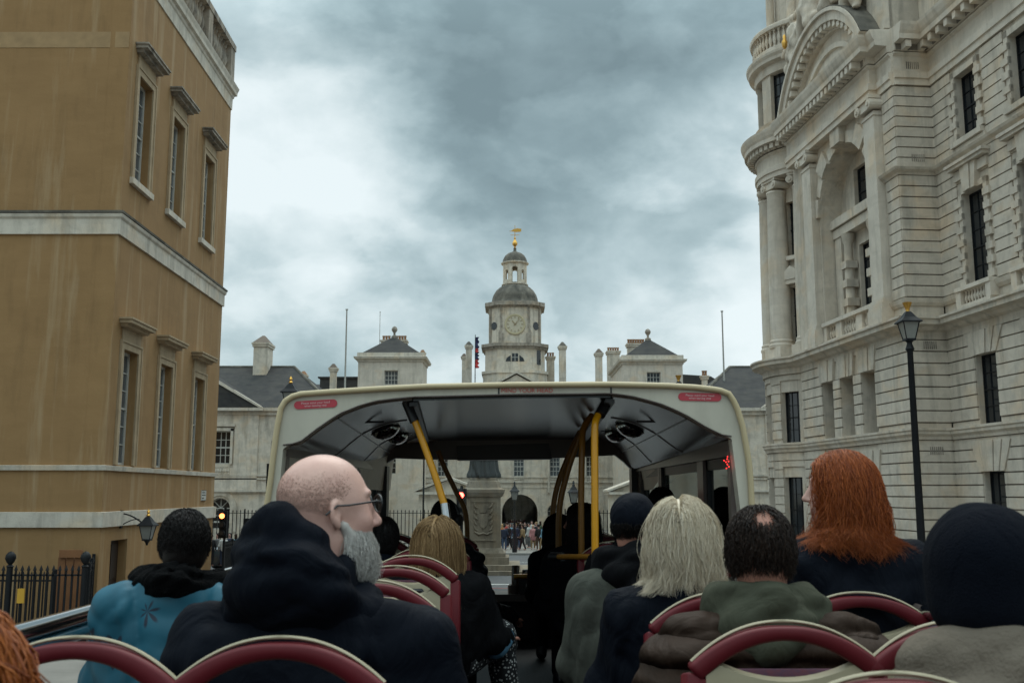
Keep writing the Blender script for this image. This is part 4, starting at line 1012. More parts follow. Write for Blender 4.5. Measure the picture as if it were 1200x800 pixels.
# traffic signals
def signal(x, y, z, label, lit, nlit, yaw=0, post=True):
    p = empty('traffic_light', (x, y, 0), label, 'traffic light', 'traffic lights at the junction')
    if post: m = MB(); m.lathe([(.06, 0), (.057, z + .5)], x, y, 0, 10); m.build('post', BP, p)
    m = MB(); m.box(x - .16, x + .16, y - .32, y - .08, z - .75, z + .35); m.box(x - .19, x + .19, y - .07, y - .05, z - .8, z + .4)
    for k in range(3):
        zc = z + .15 - k * .36
        m.tube([(x, y - .32, zc), (x, y - .5, zc)], .125, 10)
    m.build('signal_head', BP, p)
    for k in range(3):
        zc = z + .15 - k * .36; m = MB(); m.tube([(x, y - .49, zc), (x, y - .515, zc)], .11 if k == nlit else .09, 14)
        m.build('lamp', MATS[lit] if k == nlit else MATS['pane_dark'], p)
a = at(541, 580, 38); signal(a.x, 38, a.z - .15, 'traffic light showing red in front of the statue pedestal', 'red_lit', 0)
a = at(264, 604, 44); signal(a.x, 44, a.z - .15, 'traffic light showing orange near the far corner of the ochre building', 'amber_lit', 0)
p = empty('signal_back', (at(305, 610, 42).x, 42, 0), 'black backs of two traffic signal heads on a post left of the bald man', 'traffic light')
a = at(303, 610, 42); m = MB(); m.box(a.x - .12, a.x + .16, 41.9, 42.2, a.z - .35, a.z + .35); m.build('signal_head', BP, p)
m = MB(); m.box(a.x - .62, a.x - .12, 41.95, 42.15, a.z - .35, a.z + .1); m.build('signal_head', BP, p)
m = MB(); m.lathe([(.06, 0), (.06, 5.2)], a.x + .3, 42.05, 0, 8); m.box(a.x + .16, a.x + .3, 42, 42.1, a.z - .05, a.z + .05); m.build('post', BP, p)
# railings
def railing(p0, p1, h, label, step=.14, posts=2.4, ball=False, th=.012, name='iron_railing', z0=.12, tall=None):
    v = Vector((p1[0] - p0[0], p1[1] - p0[1])); L = v.length; F = frame(p0, v.normalized())
    p = empty(name, (p0[0], p0[1], z0), label, 'railing', 'black iron railings')
    m = MB(F)
    for zz in (z0 + .2, z0 + h - .22): m.box(0, L, -.02, .02, zz, zz + .045)
    m.build('rail', BP, p)
    m = MB(F); n = int(L / step)
    for i in range(n + 1):
        u = i * L / n; m.box(u - th, u + th, -th, th, z0, z0 + h - .08); m.add([(u - th * 1.8, -th * 1.8, z0 + h - .08), (u + th * 1.8, -th * 1.8, z0 + h - .08), (u + th * 1.8, th * 1.8, z0 + h - .08), (u - th * 1.8, th * 1.8, z0 + h - .08), (u, 0, z0 + h + .06)], [(0, 3, 2, 1), (0, 1, 4), (1, 2, 4), (2, 3, 4), (3, 0, 4)])
    m.build('spike_bar', BP, p)
    n = max(1, int(L / posts))
    for i in range(n + 1):
        m = MB(F); u = i * L / n; r = .045 if not ball else .075
        if ball: m.lathe([(r, z0), (r, z0 + h + .0), (r * 1.3, z0 + h + .02), (r * .6, z0 + h + .07), (r * 1.2, z0 + h + .12), (r * 1.75, z0 + h + .22), (r * 1.6, z0 + h + .3), (r * .9, z0 + h + .37), (.01, z0 + h + .4)], u, 0, 0, 14)
        else: m.box(u - r, u + r, -r, r, z0, z0 + h + .1)
        m.build('post', BP, p, smooth=40)
    return p
railing((-20.5, 26), (-10.9, 26), 2.0, 'heavy black area railing with ball finials across the front of the ochre building', .16, 1.92, True, .02)
railing((-10.85, 26.1), (-12.3, 29.9), 2.0, 'black area railing running back to the corner of the ochre building', .16, 1.95, False, .02)
railing((-11.5, 40.5), (-11.6, 44.5), 1.9, 'black railing at the far end of the ochre building', .10, 1.2, False, .02)
railing((-30, 74), (-2.2, 74), 2.6, 'spiked railing across the forecourt left of the arch', .28, 3.4, False, .025)
railing((3.9, 74), (30, 74), 2.6, 'spiked railing across the forecourt right of the arch', .28, 3.4, False, .025)
railing((-20.5, 27.3), (-12.2, 27.3), 1.75, 'second black railing behind the ball topped railing of the ochre building', .11, 3.9, False, .016)
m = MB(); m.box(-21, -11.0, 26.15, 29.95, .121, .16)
structure(m.build('basement_area', MATS['area_shade_black'] if 'area_shade_black' in MATS else mat('area_shade_black', (.012, .011, .010), .9)))  # flat black sheet; its colour stands in for shade in the sunken area
# timber stack leaning and yellow notice on the railing
m = MB()
for k in range(3): m.box(-12.05 + k * .22, -11.86 + k * .22, 27.0, 27.08, .12, 2.3)
m.box(-12.0, -11.4, 26.92, 26.999, 2.3, 2.5)
tag(m.build('timber_hoarding', mat('timber', (.24, .10, .035), .7, var=.5, streak=.4), None, loc=(-11.4, 27, .12)), 'brown timber boards standing behind the black railing', 'hoarding')
a = at(23, 697, 25.9); m = MB(); m.box(a.x - .08, a.x + .1, 25.93, 25.96, a.z - .2, a.z + .16)
tag(m.build('notice', mat('notice_yellow', (.62, .34, .03), .6, var=.3), None, loc=(a.x, 25.95, a.z - .2)), 'small yellow notice tied to the black railing', 'notice')
# statue of a robed figure on a pedestal
SX, SY = at(567, 600, 52).x, 52.0
st = empty('statue_monument', (SX, SY, 0), 'dark bronze robed statue on a tall stone pedestal in the middle of the road', 'statue')
m = MB(); 
def sq(r, z, ch=.2): 
    c = r * ch; return [(SX + a, SY + b, z) for a, b in ((-r + c, -r), (r - c, -r), (r, -r + c), (r, r - c), (r - c, r), (-r + c, r), (-r, r - c), (-r, -r + c))]
for r, z0, z1 in ((2.3, .0, .2), (1.85, .2, .45), (1.3, .45, .8), (1.12, .8, 1.0)): m.loft([sq(r, z0, .05), sq(r, z1, .05)])
m.loft([sq(1.02, 1.0), sq(.95, 1.15), sq(.88, 1.25), sq(.86, 3.75), sq(.95, 3.8), sq(1.0, 3.9), sq(1.06, 4.0), sq(1.08, 4.15), sq(.9, 4.25), sq(.8, 4.55), sq(.72, 4.62), sq(.7, 4.75)])
m.build('pedestal', MATS['pedestal_stone'], st)
m = MB(); 
for s_ in (0,):
    m.box(SX - .62, SX + .62, SY - .9, SY - .86, 1.6, 3.6)
m.build('panel', MATS['pedestal_stone'], st)
m = MB(); random.seed(3)
m.prism([(SX - .24, 2.95), (SX + .24, 2.95), (SX + .24, 2.55), (SX + .13, 2.3), (SX, 2.2), (SX - .13, 2.3), (SX - .24, 2.55)], SY - .97, SY - .86)
m.prism([(SX - .14, 3.0), (SX + .14, 3.0), (SX + .2, 3.25), (SX + .08, 3.15), (SX, 3.3), (SX - .08, 3.15), (SX - .2, 3.25)], SY - .97, SY - .86)
for s_ in (-1, 1):
    for k in range(5):
        zc = 2.1 + k * .28; m.tube([(SX + s_ * (.3 + .03 * (k % 2)), SY - .9, zc), (SX + s_ * .43, SY - .94, zc + .1), (SX + s_ * .47, SY - .92, zc + .27)], .055, 6)
m.tube([(SX - .45, SY - .9, 2.05), (SX - .2, SY - .94, 1.92), (SX, SY - .94, 1.98), (SX + .2, SY - .94, 1.92), (SX + .45, SY - .9, 2.05)], .06, 6)
m.box(SX - .62, SX + .62, SY - .95, SY - .9, 1.6, 1.68); m.box(SX - .62, SX + .62, SY - .95, SY - .9, 3.52, 3.6)
m.build('carved_arms', MATS['pedestal_stone'], st, smooth=60)
# dark estate car at the kerb
def car(x, y, yaw, label, body):
    p = empty('parked_car', (x, y, 0), label, 'car', 'cars at the junction')
    M = Matrix.Translation((x, y, 0)) @ Matrix.Rotation(yaw, 4, 'Z')
    m = MB(M)
    def sec(u, w, zb, zt, rr=.12): return [(u, -w + .05, zb), (u, w - .05, zb), (u, w, zb + .25), (u, w, zt - rr), (u, w - rr, zt), (u, -w + rr, zt), (u, -w, zt - rr), (u, -w, zb + .25)]
    m.loft([sec(-2.25, .75, .45, .75), sec(-2.15, .86, .25, .9), (sec(-1.2, .9, .22, 1.0)), sec(.2, .9, .2, 1.0), sec(1.2, .9, .2, 1.0), sec(2.1, .86, .25, .95), sec(2.25, .78, .45, .8)])
    def cab(u, w, z): return [(u, -w, z), (u, w, z)]
    m.loft([[(-1.0, -.82, .98), (-1.0, .82, .98), (2.0, .82, .95), (2.0, -.82, .95)], [(-.35, -.66, 1.43), (-.35, .66, 1.43), (1.5, .66, 1.44), (1.5, -.66, 1.44)], [(-.2, -.6, 1.47), (-.2, .6, 1.47), (1.35, .6, 1.48), (1.35, -.6, 1.48)]])
    m.build('body', MATS[body], p, smooth=35)
    m = MB(M)
    for s_ in (-1, 1): m.hexa([(-.85, s_ * .812, 1.02), (1.8, s_ * .812, 1.02), (1.8, s_ * .80, 1.02), (-.85, s_ * .80, 1.02)], [(-.33, s_ * .685, 1.39), (1.42, s_ * .685, 1.39), (1.42, s_ * .66, 1.39), (-.33, s_ * .66, 1.39)])
    m.hexa([(-1.0, -.72, 1.01), (-1.0, .72, 1.01), (-.95, .72, 1.01), (-.95, -.72, 1.01)], [(-.4, -.6, 1.41), (-.4, .6, 1.41), (-.34, .6, 1.41), (-.34, -.6, 1.41)])
    m.build('window_glass', MATS['pane_dark'], p)
    for u in (-1.35, 1.4):
        for s_ in (-1, 1):
            m = MB(M @ Matrix.Translation((u, s_ * .8, .33)) @ Matrix.Rotation(PI / 2, 4, 'X')); m.lathe([(.2, -.11), (.32, -.1), (.33, 0), (.32, .1), (.2, .11)], seg=18); w = m.build('wheel', MATS['asphalt'], p, smooth=40)
            m = MB(M @ Matrix.Translation((u, s_ * .8, .33)) @ Matrix.Rotation(PI / 2, 4, 'X')); m.lathe([(.19, -.12), (.05, -.13), (.05, .13), (.19, .12)], seg=12); m.build('rim', MATS['lead'], w)
    for s_ in (-1, 1):
        m = MB(M); m.box(-2.24, -2.1, s_ * .62 - .16, s_ * .62 + .16, .68, .82); m.build('headlight', MATS['lamp_glass'], p)
mat('car_dark', (.03, .04, .045), .22, spec=.6, coat=.6); mat('car_grey', (.10, .12, .125), .25, coat=.6)
car(-15.3, 57.5, R(8), 'dark grey car waiting beyond the ochre building', 'car_grey')
car(-20.5, 55, R(3), 'black car behind the dark grey car at the junction', 'car_dark')
# ================================================================== OPEN TOP BUS (we sit on its upper deck)
FLZ = 2.7
mat('bus_cream', (.60, .56, .46), .4, var=.35, vscale=2.5, streak=.35, scol=(.33, .30, .24), sscale=(9, 9, 2)); mat('bus_trim', (.56, .45, .27), .4, var=.3)
mat('bus_red', (.32, .012, .018), .3, coat=.4, var=.2); mat('seat_red', (.32, .0025, .012), .5, spec=.1, var=.25, vscale=9, bump=.05)
mat('seat_maroon', (.12, .009, .014), .5, spec=.25, var=.3, vscale=9); mat('seat_cream', (.42, .36, .24), .5, var=.35, vscale=8)
mat('moquette', (.09, .02, .03), .95, var=.7, vscale=60, vcol=(.02, .02, .05))
mat('ceil_grey', (.135, .105, .09), .16, spec=.55, var=.45, vscale=1.2); mat('seam_grey', (.09, .075, .068), .3); mat('chrome_clean', (.8, .8, .8), .05, metal=1.0); mat('disc_grey', (.62, .63, .64), .3); mat('ceil_dark', (.022, .021, .022), .2, spec=.7, var=.3)
mat('ceil_brown', (.12, .095, .085), .3, var=.3); mat('plastic_black', (.012, .012, .014), .4, var=.3, vscale=9)
mat('yellow_pole', (.75, .33, .006), .35, coat=.3, var=.15, vscale=12); mat('yellow_dull', (.30, .13, .015), .4, var=.3, vscale=12)
mat('chrome', (.55, .56, .57), .16, metal=1.0); mat('floor_lino', (.018, .018, .022), .6, var=.4, bump=.2)
mat('sticker_red', (.50, .05, .07), .45); mat('sticker_text', (.75, .5, .5), .6); mat('fascia_text', (.55, .10, .08), .6)
gm = bpy.data.materials.new('bus_glass'); gm.use_nodes = True; t = NT(gm.node_tree)
tb = t.n('ShaderNodeBsdfTransparent', {'Color': (.72, .76, .75, 1)}); gb_ = t.n('ShaderNodeBsdfGlossy', {'Color': (.8, .85, .85, 1), 'Roughness': .03})
fr_ = t.n('ShaderNodeFresnel', {'IOR': 1.5})
ms = t.n('ShaderNodeMixShader', {0: t.math('ADD', fr_.outputs[0], .06, True), 1: tb.outputs[0], 2: gb_.outputs[0]})
t.t.links.new(ms.outputs[0], t.n('ShaderNodeOutputMaterial').inputs[0]); MATS['bus_glass'] = gm
gm = bpy.data.materials.new('windscreen_glass'); gm.use_nodes = True; t = NT(gm.node_tree)
tb = t.n('ShaderNodeBsdfTransparent', {'Color': (.93, .94, .93, 1)}); gb_ = t.n('ShaderNodeBsdfGlossy', {'Color': (.8, .85, .85, 1), 'Roughness': .02})
ms = t.n('ShaderNodeMixShader', {0: .03, 1: tb.outputs[0], 2: gb_.outputs[0]})
t.t.links.new(ms.outputs[0], t.n('ShaderNodeOutputMaterial').inputs[0]); MATS['windscreen_glass'] = gm
bus = empty('open_top_bus', (0, 3, 0), 'red and cream open top double decker bus with canopy over the front seats', 'bus')
YR, YF = 5.2, 9.3
outer = [(318, 560), (320, 540), (325, 502), (330, 477), (337, 467), (350, 462), (385, 459.5), (440, 456), (500, 453), (600, 451), (715, 450.5), (780, 452), (815, 454), (842, 457), (855, 462), (863, 477), (870, 500), (877, 540), (879, 560)]
innr = [(332, 521), (350, 519), (372, 502), (397, 485), (422, 475), (440, 470), (462, 467), (485, 465), (600, 462), (715, 461), (740, 464), (760, 469), (777, 474), (802, 485), (827, 500), (845, 509), (857, 511)]
frnt = [(441, 551), (446, 545), (452, 537), (457, 530), (463, 525), (470, 521), (480, 518), (500, 516), (590, 515), (682, 514), (703, 515), (713, 518), (720, 522), (727, 528), (732, 536), (737, 544), (741, 550)]
OUT = [at(x, y, YR) for x, y in outer]; INR = [at(x, y, YR) for x, y in innr]; FRN = [at(x, y, YF) for x, y in frnt]
def ceil_pt(i, v):                    # i fractional index across, v 0 rear..1 front
    k = min(int(i), len(INR) - 2); f = i - k
    a = INR[k].lerp(INR[k + 1], f); b = FRN[k].lerp(FRN[k + 1], f); p = a.lerp(b, v)
    p.z -= .012 * (1 - v); return p
def ceil_strip(i0, i1, off=0, y0=.012, y1=1, name='ceiling_panel', m_='ceil_grey', nx=None, thick=.02):
    m = MB(); nx = nx or max(2, int((i1 - i0) * 2) + 1); g = []
    for j in range(13):
        v = y0 + (y1 - y0) * j / 12
        top = [ceil_pt(i0 + (i1 - i0) * k / (nx - 1), v) + Vector((0, 0, -off)) for k in range(nx)]
        g.append(top + [p + Vector((0, 0, thick)) for p in reversed(top)])
    m.loft(g); return m.build(name, MATS[m_], bus, smooth=35)
ceil_strip(0, 6.9, name='ceiling_cove'); ceil_strip(9.1, 16, name='ceiling_cove')
ceil_strip(6.95, 9.05, off=.004, name='ceiling_centre', m_='ceil_dark', nx=9)
for i in (6.9, 9.1): ceil_strip(i - .14, i + .14, off=.03, name='ceiling_rail', m_='plastic_black', nx=3)
for v in (.33, .68):
    for a, b in ((.3, 6.3), (9.7, 15.7)): ceil_strip(a, b, off=.006, y0=v, y1=v + .008, name='panel_seam', m_='seam_grey', thick=.01)
for a in (2.9, 13.1): ceil_strip(a, a + .08, off=.006, name='panel_seam', m_='seam_grey', nx=3, thick=.01)
# roof skin and rear fascia
FO = [at(300 + (x - 300) * 1.0, y, YR) for x, y in outer]
m = MB(); rings = []
for v in (0, .3, .6, .9, 1.0):
    ring = [Vector((p.x * (1 - .03 * v * v), YR + .03 + (9.72 - YR) * v, p.z - (.03 * v * v if p.z > 4.3 else .02 * v))) for p in OUT]
    rings.append(ring)
inner_r = [[p * 1.0 + Vector((0, 0, -.03)) for p in r] for r in rings]
m.loft([r + list(reversed([Vector((q.x * .975, q.y, q.z - .035)) for q in r])) for r in rings]); m.build('roof', MATS['bus_cream'], bus, smooth=40)
m = MB()                               # fascia between outer edge and opening
inn = [at(325, 600, YR)] + INR + [at(868, 600, YR)]
oo = [at(312, 600, YR)] + OUT + [at(881, 600, YR)]
def resamp(P, n):
    d = [0]
    for a, b in zip(P, P[1:]): d.append(d[-1] + (b - a).length)
    out = []
    for i in range(n):
        s = d[-1] * i / (n - 1); k = max(j for j in range(len(d) - 1) if d[j] <= s + 1e-9)
        out.append(P[k].lerp(P[k + 1], (s - d[k]) / max(d[k + 1] - d[k], 1e-9)))
    return out
def by_x(P, Q):                        # pair each inner point with the nearest outer point in order
    return [Q[min(int(round(i * (len(Q) - 1) / (len(P) - 1))), len(Q) - 1)] for i in range(len(P))]
n = 60; A = resamp(inn, n); Bq = resamp(oo, n)
rings = []
for a, b in zip(A, Bq):
    rings.append([a + Vector((0, 0, 0)), b + Vector((0, 0, 0)), b + Vector((0, .09, 0)), a + Vector((0, .09, 0))])
m.loft(rings); m.build('rear_fascia', MATS['bus_cream'], bus, smooth=30)
m = MB(); m.tube([p + Vector((0, -.012, 0)) for p in resamp(oo, 80)], .0155, 8); m.build('fascia_trim', MATS['bus_trim'], bus, smooth=60)
m = MB(); m.tube([p + Vector((0, -.004, 0)) for p in resamp(INR, 50)], .0045, 6); m.build('opening_edge', MATS['ceil_brown'], bus, smooth=60)
m = MB()
for px in (584.5, 716): a = at(px, 456.5, YR); m.box(a.x - .004, a.x + .004, YR - .003, YR + .01, a.z - .022, a.z + .022)
m.build('fascia_joint', MATS['plastic_black'], bus)
def text_mesh(body, size, loc, mt, name, rot=(PI / 2, 0, 0), parent=None, depth=.001, yaw=0):
    c = bpy.data.curves.new(name, 'FONT'); c.body = body; c.size = size; c.extrude = depth; c.align_x = 'CENTER'; c.align_y = 'CENTER'; c.space_line = .9
    o = bpy.data.objects.new('tmp', c); S.collection.objects.link(o)
    me = bpy.data.meshes.new_from_object(o); bpy.data.objects.remove(o); me.materials.clear(); me.materials.append(MATS[mt])
    ob = link(name, me, None, parent, loc); ob.rotation_euler = rot; return ob
a = at(612, 457.5, YR); text_mesh('MIND YOUR HEAD', .032, (a.x + .025, YR - .004, a.z), 'fascia_text', 'fascia_lettering', parent=bus)
for px, py, ang in ((370, 473.5, 3.2), (820, 465, -1.2)):
    a = at(px, py, YR); m = MB(); w, h = .112, .021
    pts = [(w * .82 * s1 + h * math.cos(q), h * math.sin(q)) for s1, q0 in ((1, -PI / 2), (-1, PI / 2)) for q in np.linspace(q0, q0 + PI, 8)]
    m.prism(pts, -.004, 0); m.v = [Matrix.Rotation(R(-ang), 3, 'Y') @ v + Vector((a.x, YR - .001, a.z)) for v in m.v]
    st_ = m.build('warning_sticker', MATS['sticker_red'], bus)
    text_mesh('Please mind your head\nwhen leaving seat', .0165, (a.x, YR - .0065, a.z), 'sticker_text', 'sticker_lettering', rot=(PI / 2, R(-ang), 0), parent=st_, depth=.0005)
# ceiling discs (loudspeakers / vents)
for px, py, i, v, r in ((457, 497, 4.6, .42, .10), (474, 512, 5.2, .66, .085), (727, 492, 11.4, .42, .10), (709, 508, 10.8, .66, .085)):
    p = ceil_pt(i, v); q = ceil_pt(i + .3, v); q2 = ceil_pt(i, v + .02); nn = (q - p).cross(q2 - p).normalized(); nn = nn if nn.z < 0 else -nn
    M = Matrix.Translation(p + nn * .004) @ nn.to_track_quat('Z', 'Y').to_matrix().to_4x4()
    m = MB(M); m.lathe([(r * 1.05, 0), (r, .016), (r * .9, .034), (r * .7, .052), (r * .4, .066), (.01, .072)], seg=28); sp = m.build('dome_mirror', MATS['chrome_clean'], bus, smooth=40)
    m = MB(M)
    m.tube([(r * 1.06 * math.cos(q), r * 1.06 * math.sin(q), .002) for q in np.linspace(0, 2 * PI, 25)[:-1]], .006, 6, closed=True)
    m.build('rim', MATS['plastic_black'], sp)
for i in (3.9, 12.2):
    p = ceil_pt(i, .2); m = MB(); m.box(p.x - .09, p.x + .09, p.y - .012, p.y + .012, p.z - .012, p.z); m.build('vent_slot', MATS['plastic_black'], bus)
# front header, visor and windscreen
m = MB(); a = at(441, 551, YF); b = at(741, 551, YF)
hdr = [at(x, y, YF) for x, y in ((441, 551), (452, 543), (460, 536.5), (497, 538), (600, 539), (702, 534), (722, 533), (731, 541), (741, 551))]
rings = [[p, p + Vector((0, .08, 0)), Vector((q.x, q.y + .08, q.z + .02)), q + Vector((0, 0, .02))] for p, q in zip(resamp(hdr, 24), resamp(FRN, 24))]
m.loft(rings); m.build('front_header', MATS['ceil_brown'], bus, smooth=40)
m = MB(); c1 = [at(x, y, YF - .25) for x, y in ((535, 522), (643, 519), (647, 537.5), (536, 539))]
m.hexa(c1, [p + Vector((0, .2, 0)) for p in c1]); m.build('sun_visor', MATS['plastic_black'], bus)
ZB = 3.13
m = MB(); m.add([(-1.18, YF + .03, ZB), (1.12, YF + .03, ZB), (1.12, YF + .03, 4.36), (-1.18, YF + .03, 4.36)], [(0, 1, 2, 3)]); m.build('windscreen', MATS['windscreen_glass'], bus)
m = MB(); m.box(-1.25, 1.2, YF - .02, 9.7, FLZ, 3.10); m.build('front_panel', MATS['plastic_black'], bus)
m = MB(); m.box(-1.2, 1.15, YF - .35, YF - .02, 3.06, 3.12); m.box(-.02, .32, YF - .3, YF - .05, 3.121, 3.135); m.build('dash_ledge', MATS['ceil_brown'], bus)
for s_, xx in ((-1, -1.2), (1, 1.15)):
    m = MB(); m.box(xx - .05, xx + .05, YF - .06, YF + .12, 3.1, 4.24); m.build('windscreen_pillar', MATS['plastic_black'], bus)
# side window frames and glass under the canopy
for s_, xi in ((-1, -1.19), (1, 1.15)):
    zr = 4.22
    x0, x1 = (xi - .07, xi) if s_ < 0 else (xi, xi + .07)
    for y0, y1, mt in ((5.29, 5.36, 'ceil_brown'), (6.05, 6.24, 'ceil_brown'), (7.75, 7.84, 'plastic_black'), (7.86, 7.92, 'ceil_brown'), (9.0, 9.2, 'ceil_grey')):
        m = MB(); m.box(x0, x1, y0, y1, 3.42, zr); m.build('window_pillar', MATS[mt], bus)
    m = MB(); m.box(x0 - .01, x1 + .01, 5.28, YF, zr - .03, zr + .05); m.box(x0 - .02, x1 + .02, 5.28, YF, 3.36, 3.44); m.build('window_rail', MATS['ceil_brown'], bus)
    m = MB()
    for y0, y1 in ((5.36, 6.05), (6.24, 7.75), (7.92, 9.0)):
        m.box(x0 + .02, x1 - .02, y0, y0 + .04, 3.44, zr - .03); m.box(x0 + .02, x1 - .02, y1 - .04, y1, 3.44, zr - .03); m.box(x0 + .02, x1 - .02, y0, y1, zr - .09, zr - .031)
    m.build('window_gasket', MATS['plastic_black'], bus)
    for y0, y1 in ((5.4, 6.01), (6.28, 7.71), (7.96, 8.96)):
        m = MB(); xm = (x0 + x1) / 2; m.box(xm - .003, xm + .003, y0, y1, 3.44, zr - .09); m.build('side_window', MATS['bus_glass'], bus)
# route display glow (small red lit characters on the rear right pillar)
m = MB()
a = at(852, 543, 5.28)
for k, (dx, dz) in enumerate(((0, .03), (.012, .015), (-.012, .01), (0, -.005), (.014, -.02), (-.01, -.03), (.004, .045), (-.03, .02))): m.box(a.x + dx * .55 - .0025, a.x + dx * .55 + .0025, 5.27, 5.275, a.z + dz * .8 - .003, a.z + dz * .8 + .003)
m.build('indicator_light', mat('ind_red', (.4, .01, .01), .4, emit=(1, .03, .03), estr=2.5), bus)
# deck floor, side walls, handrails
m = MB(); m.box(-1.22, 1.22, -3.5, 9.4, FLZ - .12, FLZ); m.build('deck_floor', MATS['floor_lino'], bus)
for s_ in (-1, 1):
    m = MB(); x0, x1 = sorted((s_ * 1.16, s_ * 1.25)); m.box(x0, x1, -3.5, 9.6, FLZ, 3.38); m.build('inner_wall', MATS['plastic_black'], bus)
    m = MB(); x0, x1 = sorted((s_ * 1.252, s_ * 1.28)); m.box(x0, x1, -3.5, 9.7, .35, 3.40); m.build('side_panel', MATS['bus_red'], bus)
    m = MB(); x0, x1 = sorted((s_ * 1.14, s_ * 1.285)); m.box(x0, x1, -3.5, 5.2, 3.402, 3.43); m.build('side_capping', MATS['ceil_brown'], bus)
    m = MB(); x0, x1 = sorted((s_ * 1.281, s_ * 1.286))
    for k in range(6): m.box(x0, x1, -3 + k * 2.0, -1.2 + k * 2.0, 1.3, 2.3)
    m.build('lower_window', MATS['pane_dark'], bus)
    m = MB(); m.tube([(s_ * 1.2, -3.4, 3.662), (s_ * 1.2, 5.2, 3.662)], .025, 12); hr = m.build('handrail', MATS['chrome'], bus, smooth=60)
    m = MB(); m.tube([(s_ * 1.2, -3.4, 3.618), (s_ * 1.2, 2.98, 3.618)], .021, 10); m.build('rail_reflection', mat('rail_blue_reflection', (.012, .09, .14), .3, coat=.5) if 'rail_blue_reflection' not in MATS else MATS['rail_blue_reflection'], hr, smooth=60)  # blue reflection on the chrome rail, painted as a coloured tube
    m = MB()
    for y in (-2.4, -1.1, .2, 1.5, 2.98, 4.3):
        m = MB(); m.tube([(s_ * 1.2, y, 3.42), (s_ * 1.2, y, 3.64)], .018, 8); m.tube([(s_ * 1.2, y - .025, 3.65), (s_ * 1.2, y + .025, 3.65)], .034, 12)
        m.build('rail_bracket', MATS['ceil_brown'], hr, smooth=50)
m = MB(); m.box(-1.25, 1.25, -3.6, -3.5, .35, 3.4); m.box(-1.25, 1.25, 9.7, 9.78, .35, 3.1); m.box(-1.25, 1.25, -3.5, 9.7, .35, .5); m.build('body_end', MATS['bus_red'], bus)
for y in (-1.8, 6.9):
    for s_ in (-1, 1):
        m = MB(Matrix.Translation((s_ * 1.16, y, .48)) @ Matrix.Rotation(PI / 2, 4, 'Y')); m.lathe([(.28, -.13), (.46, -.13), (.48, 0), (.46, .13), (.28, .13)], seg=24); m.build('wheel', MATS['asphalt'], bus, smooth=40)
# poles
def P2(px, py, Y): return at(px, py, Y)
def pole_(pts, r, mt, name='grab_pole'):
    m = MB(); m.tube(pts, r, 12); return m.build(name, MATS[mt], bus, smooth=60)
def curve(pts, n=24):
    out = []
    P = [Vector(p) for p in pts]; P = [P[0] * 2 - P[1]] + P + [P[-1] * 2 - P[-2]]
    for i in range(1, len(P) - 2):
        for k in range(n // (len(P) - 3)):
            s = k / (n // (len(P) - 3)); a, b, c, d_ = P[i - 1:i + 3]
            out.append(.5 * ((2 * b) + (c - a) * s + (2 * a - 5 * b + 4 * c - d_) * s * s + (3 * b - a - 3 * c + d_) * s ** 3))
    out.append(P[-2]); return out
pole_(curve([P2(478, 474, 5.4), P2(490, 503, 5.38), P2(508, 552, 5.36), P2(521, 592, 5.35)]), .019, 'yellow_pole')
pole_([P2(474, 466, 5.4), P2(486, 494, 5.38)], .026, 'plastic_black', 'pole_sleeve')
pole_([P2(521, 590, 5.35), P2(524, 612, 5.33)], .024, 'chrome', 'pole_clamp')
pole_([P2(520, 610, 5.33), P2(523, 622, 5.3), Vector((-.36, 5.3, 3.3))], .019, 'plastic_black', 'seat_bracket')
pole_(curve([P2(513, 528, 8.4), P2(522, 550, 8.4), P2(534, 575, 8.4), P2(546, 603, 8.4), P2(548, 660, 8.4)]), .021, 'yellow_dull')
pole_(curve([P2(708, 474, 5.45), P2(700, 488, 5.4), P2(697, 503, 5.36), P2(697, 560, 5.35), P2(697.5, 668, 5.35)]), .0195, 'yellow_pole')
pole_([P2(713, 467, 5.45), P2(703, 486, 5.4)], .03, 'plastic_black', 'pole_sleeve')
pole_(curve([P2(694, 486, 6.2), P2(684, 502, 6.15), P2(682, 530, 6.1), P2(681, 600, 6.1), P2(682, 695, 6.1)]), .0195, 'yellow_dull')
pole_(curve([P2(688, 492, 6.9), P2(676, 520, 6.9), P2(663, 560, 6.9), P2(655, 605, 6.9), P2(656, 700, 6.9)]), .021, 'yellow_dull')
pole_(curve([P2(680, 505, 7.7), P2(668, 530, 7.7), P2(653, 570, 7.7), P2(647, 612, 7.7), P2(646, 690, 7.7)]), .021, 'yellow_dull')
pole_([P2(655, 652, 5.9), P2(700, 652, 5.4)], .016, 'yellow_dull', 'grab_rail')
pole_([P2(646, 652, 6.0), P2(659, 652, 5.9)], .026, 'plastic_black', 'pole_clamp')
pole_([P2(602, 675, 8.9), P2(640, 674, 8.9)], .02, 'yellow_pole', 'grab_rail')
for px, top, r, mt in ((604, 662, .035, 'ceil_grey'), (617, 667, .04, 'plastic_black'), (603, 684, .06, 'ceil_grey')):
    a = P2(px, top, 9.05); m = MB(); m.lathe([(r, 3.12), (r, a.z - .01), (r * .8, a.z)], a.x, 9.05, 0, 14); m.build('bottle', MATS[mt], bus, smooth=40)
a = P2(620, 690, 8.98); m = MB(); m.box(a.x - .09, a.x + .09, 8.93, 9.05, 3.12, 3.28); m.box(a.x - .04, a.x + .04, 8.95, 9.03, 3.281, 3.31)
m.build('camera_unit', MATS['plastic_black'], bus, bevel=.01); m = MB(); m.tube([(a.x - .0, 8.925, 3.2), (a.x, 8.90, 3.2)], .03, 14); m.build('lens', MATS['chrome'], bus)
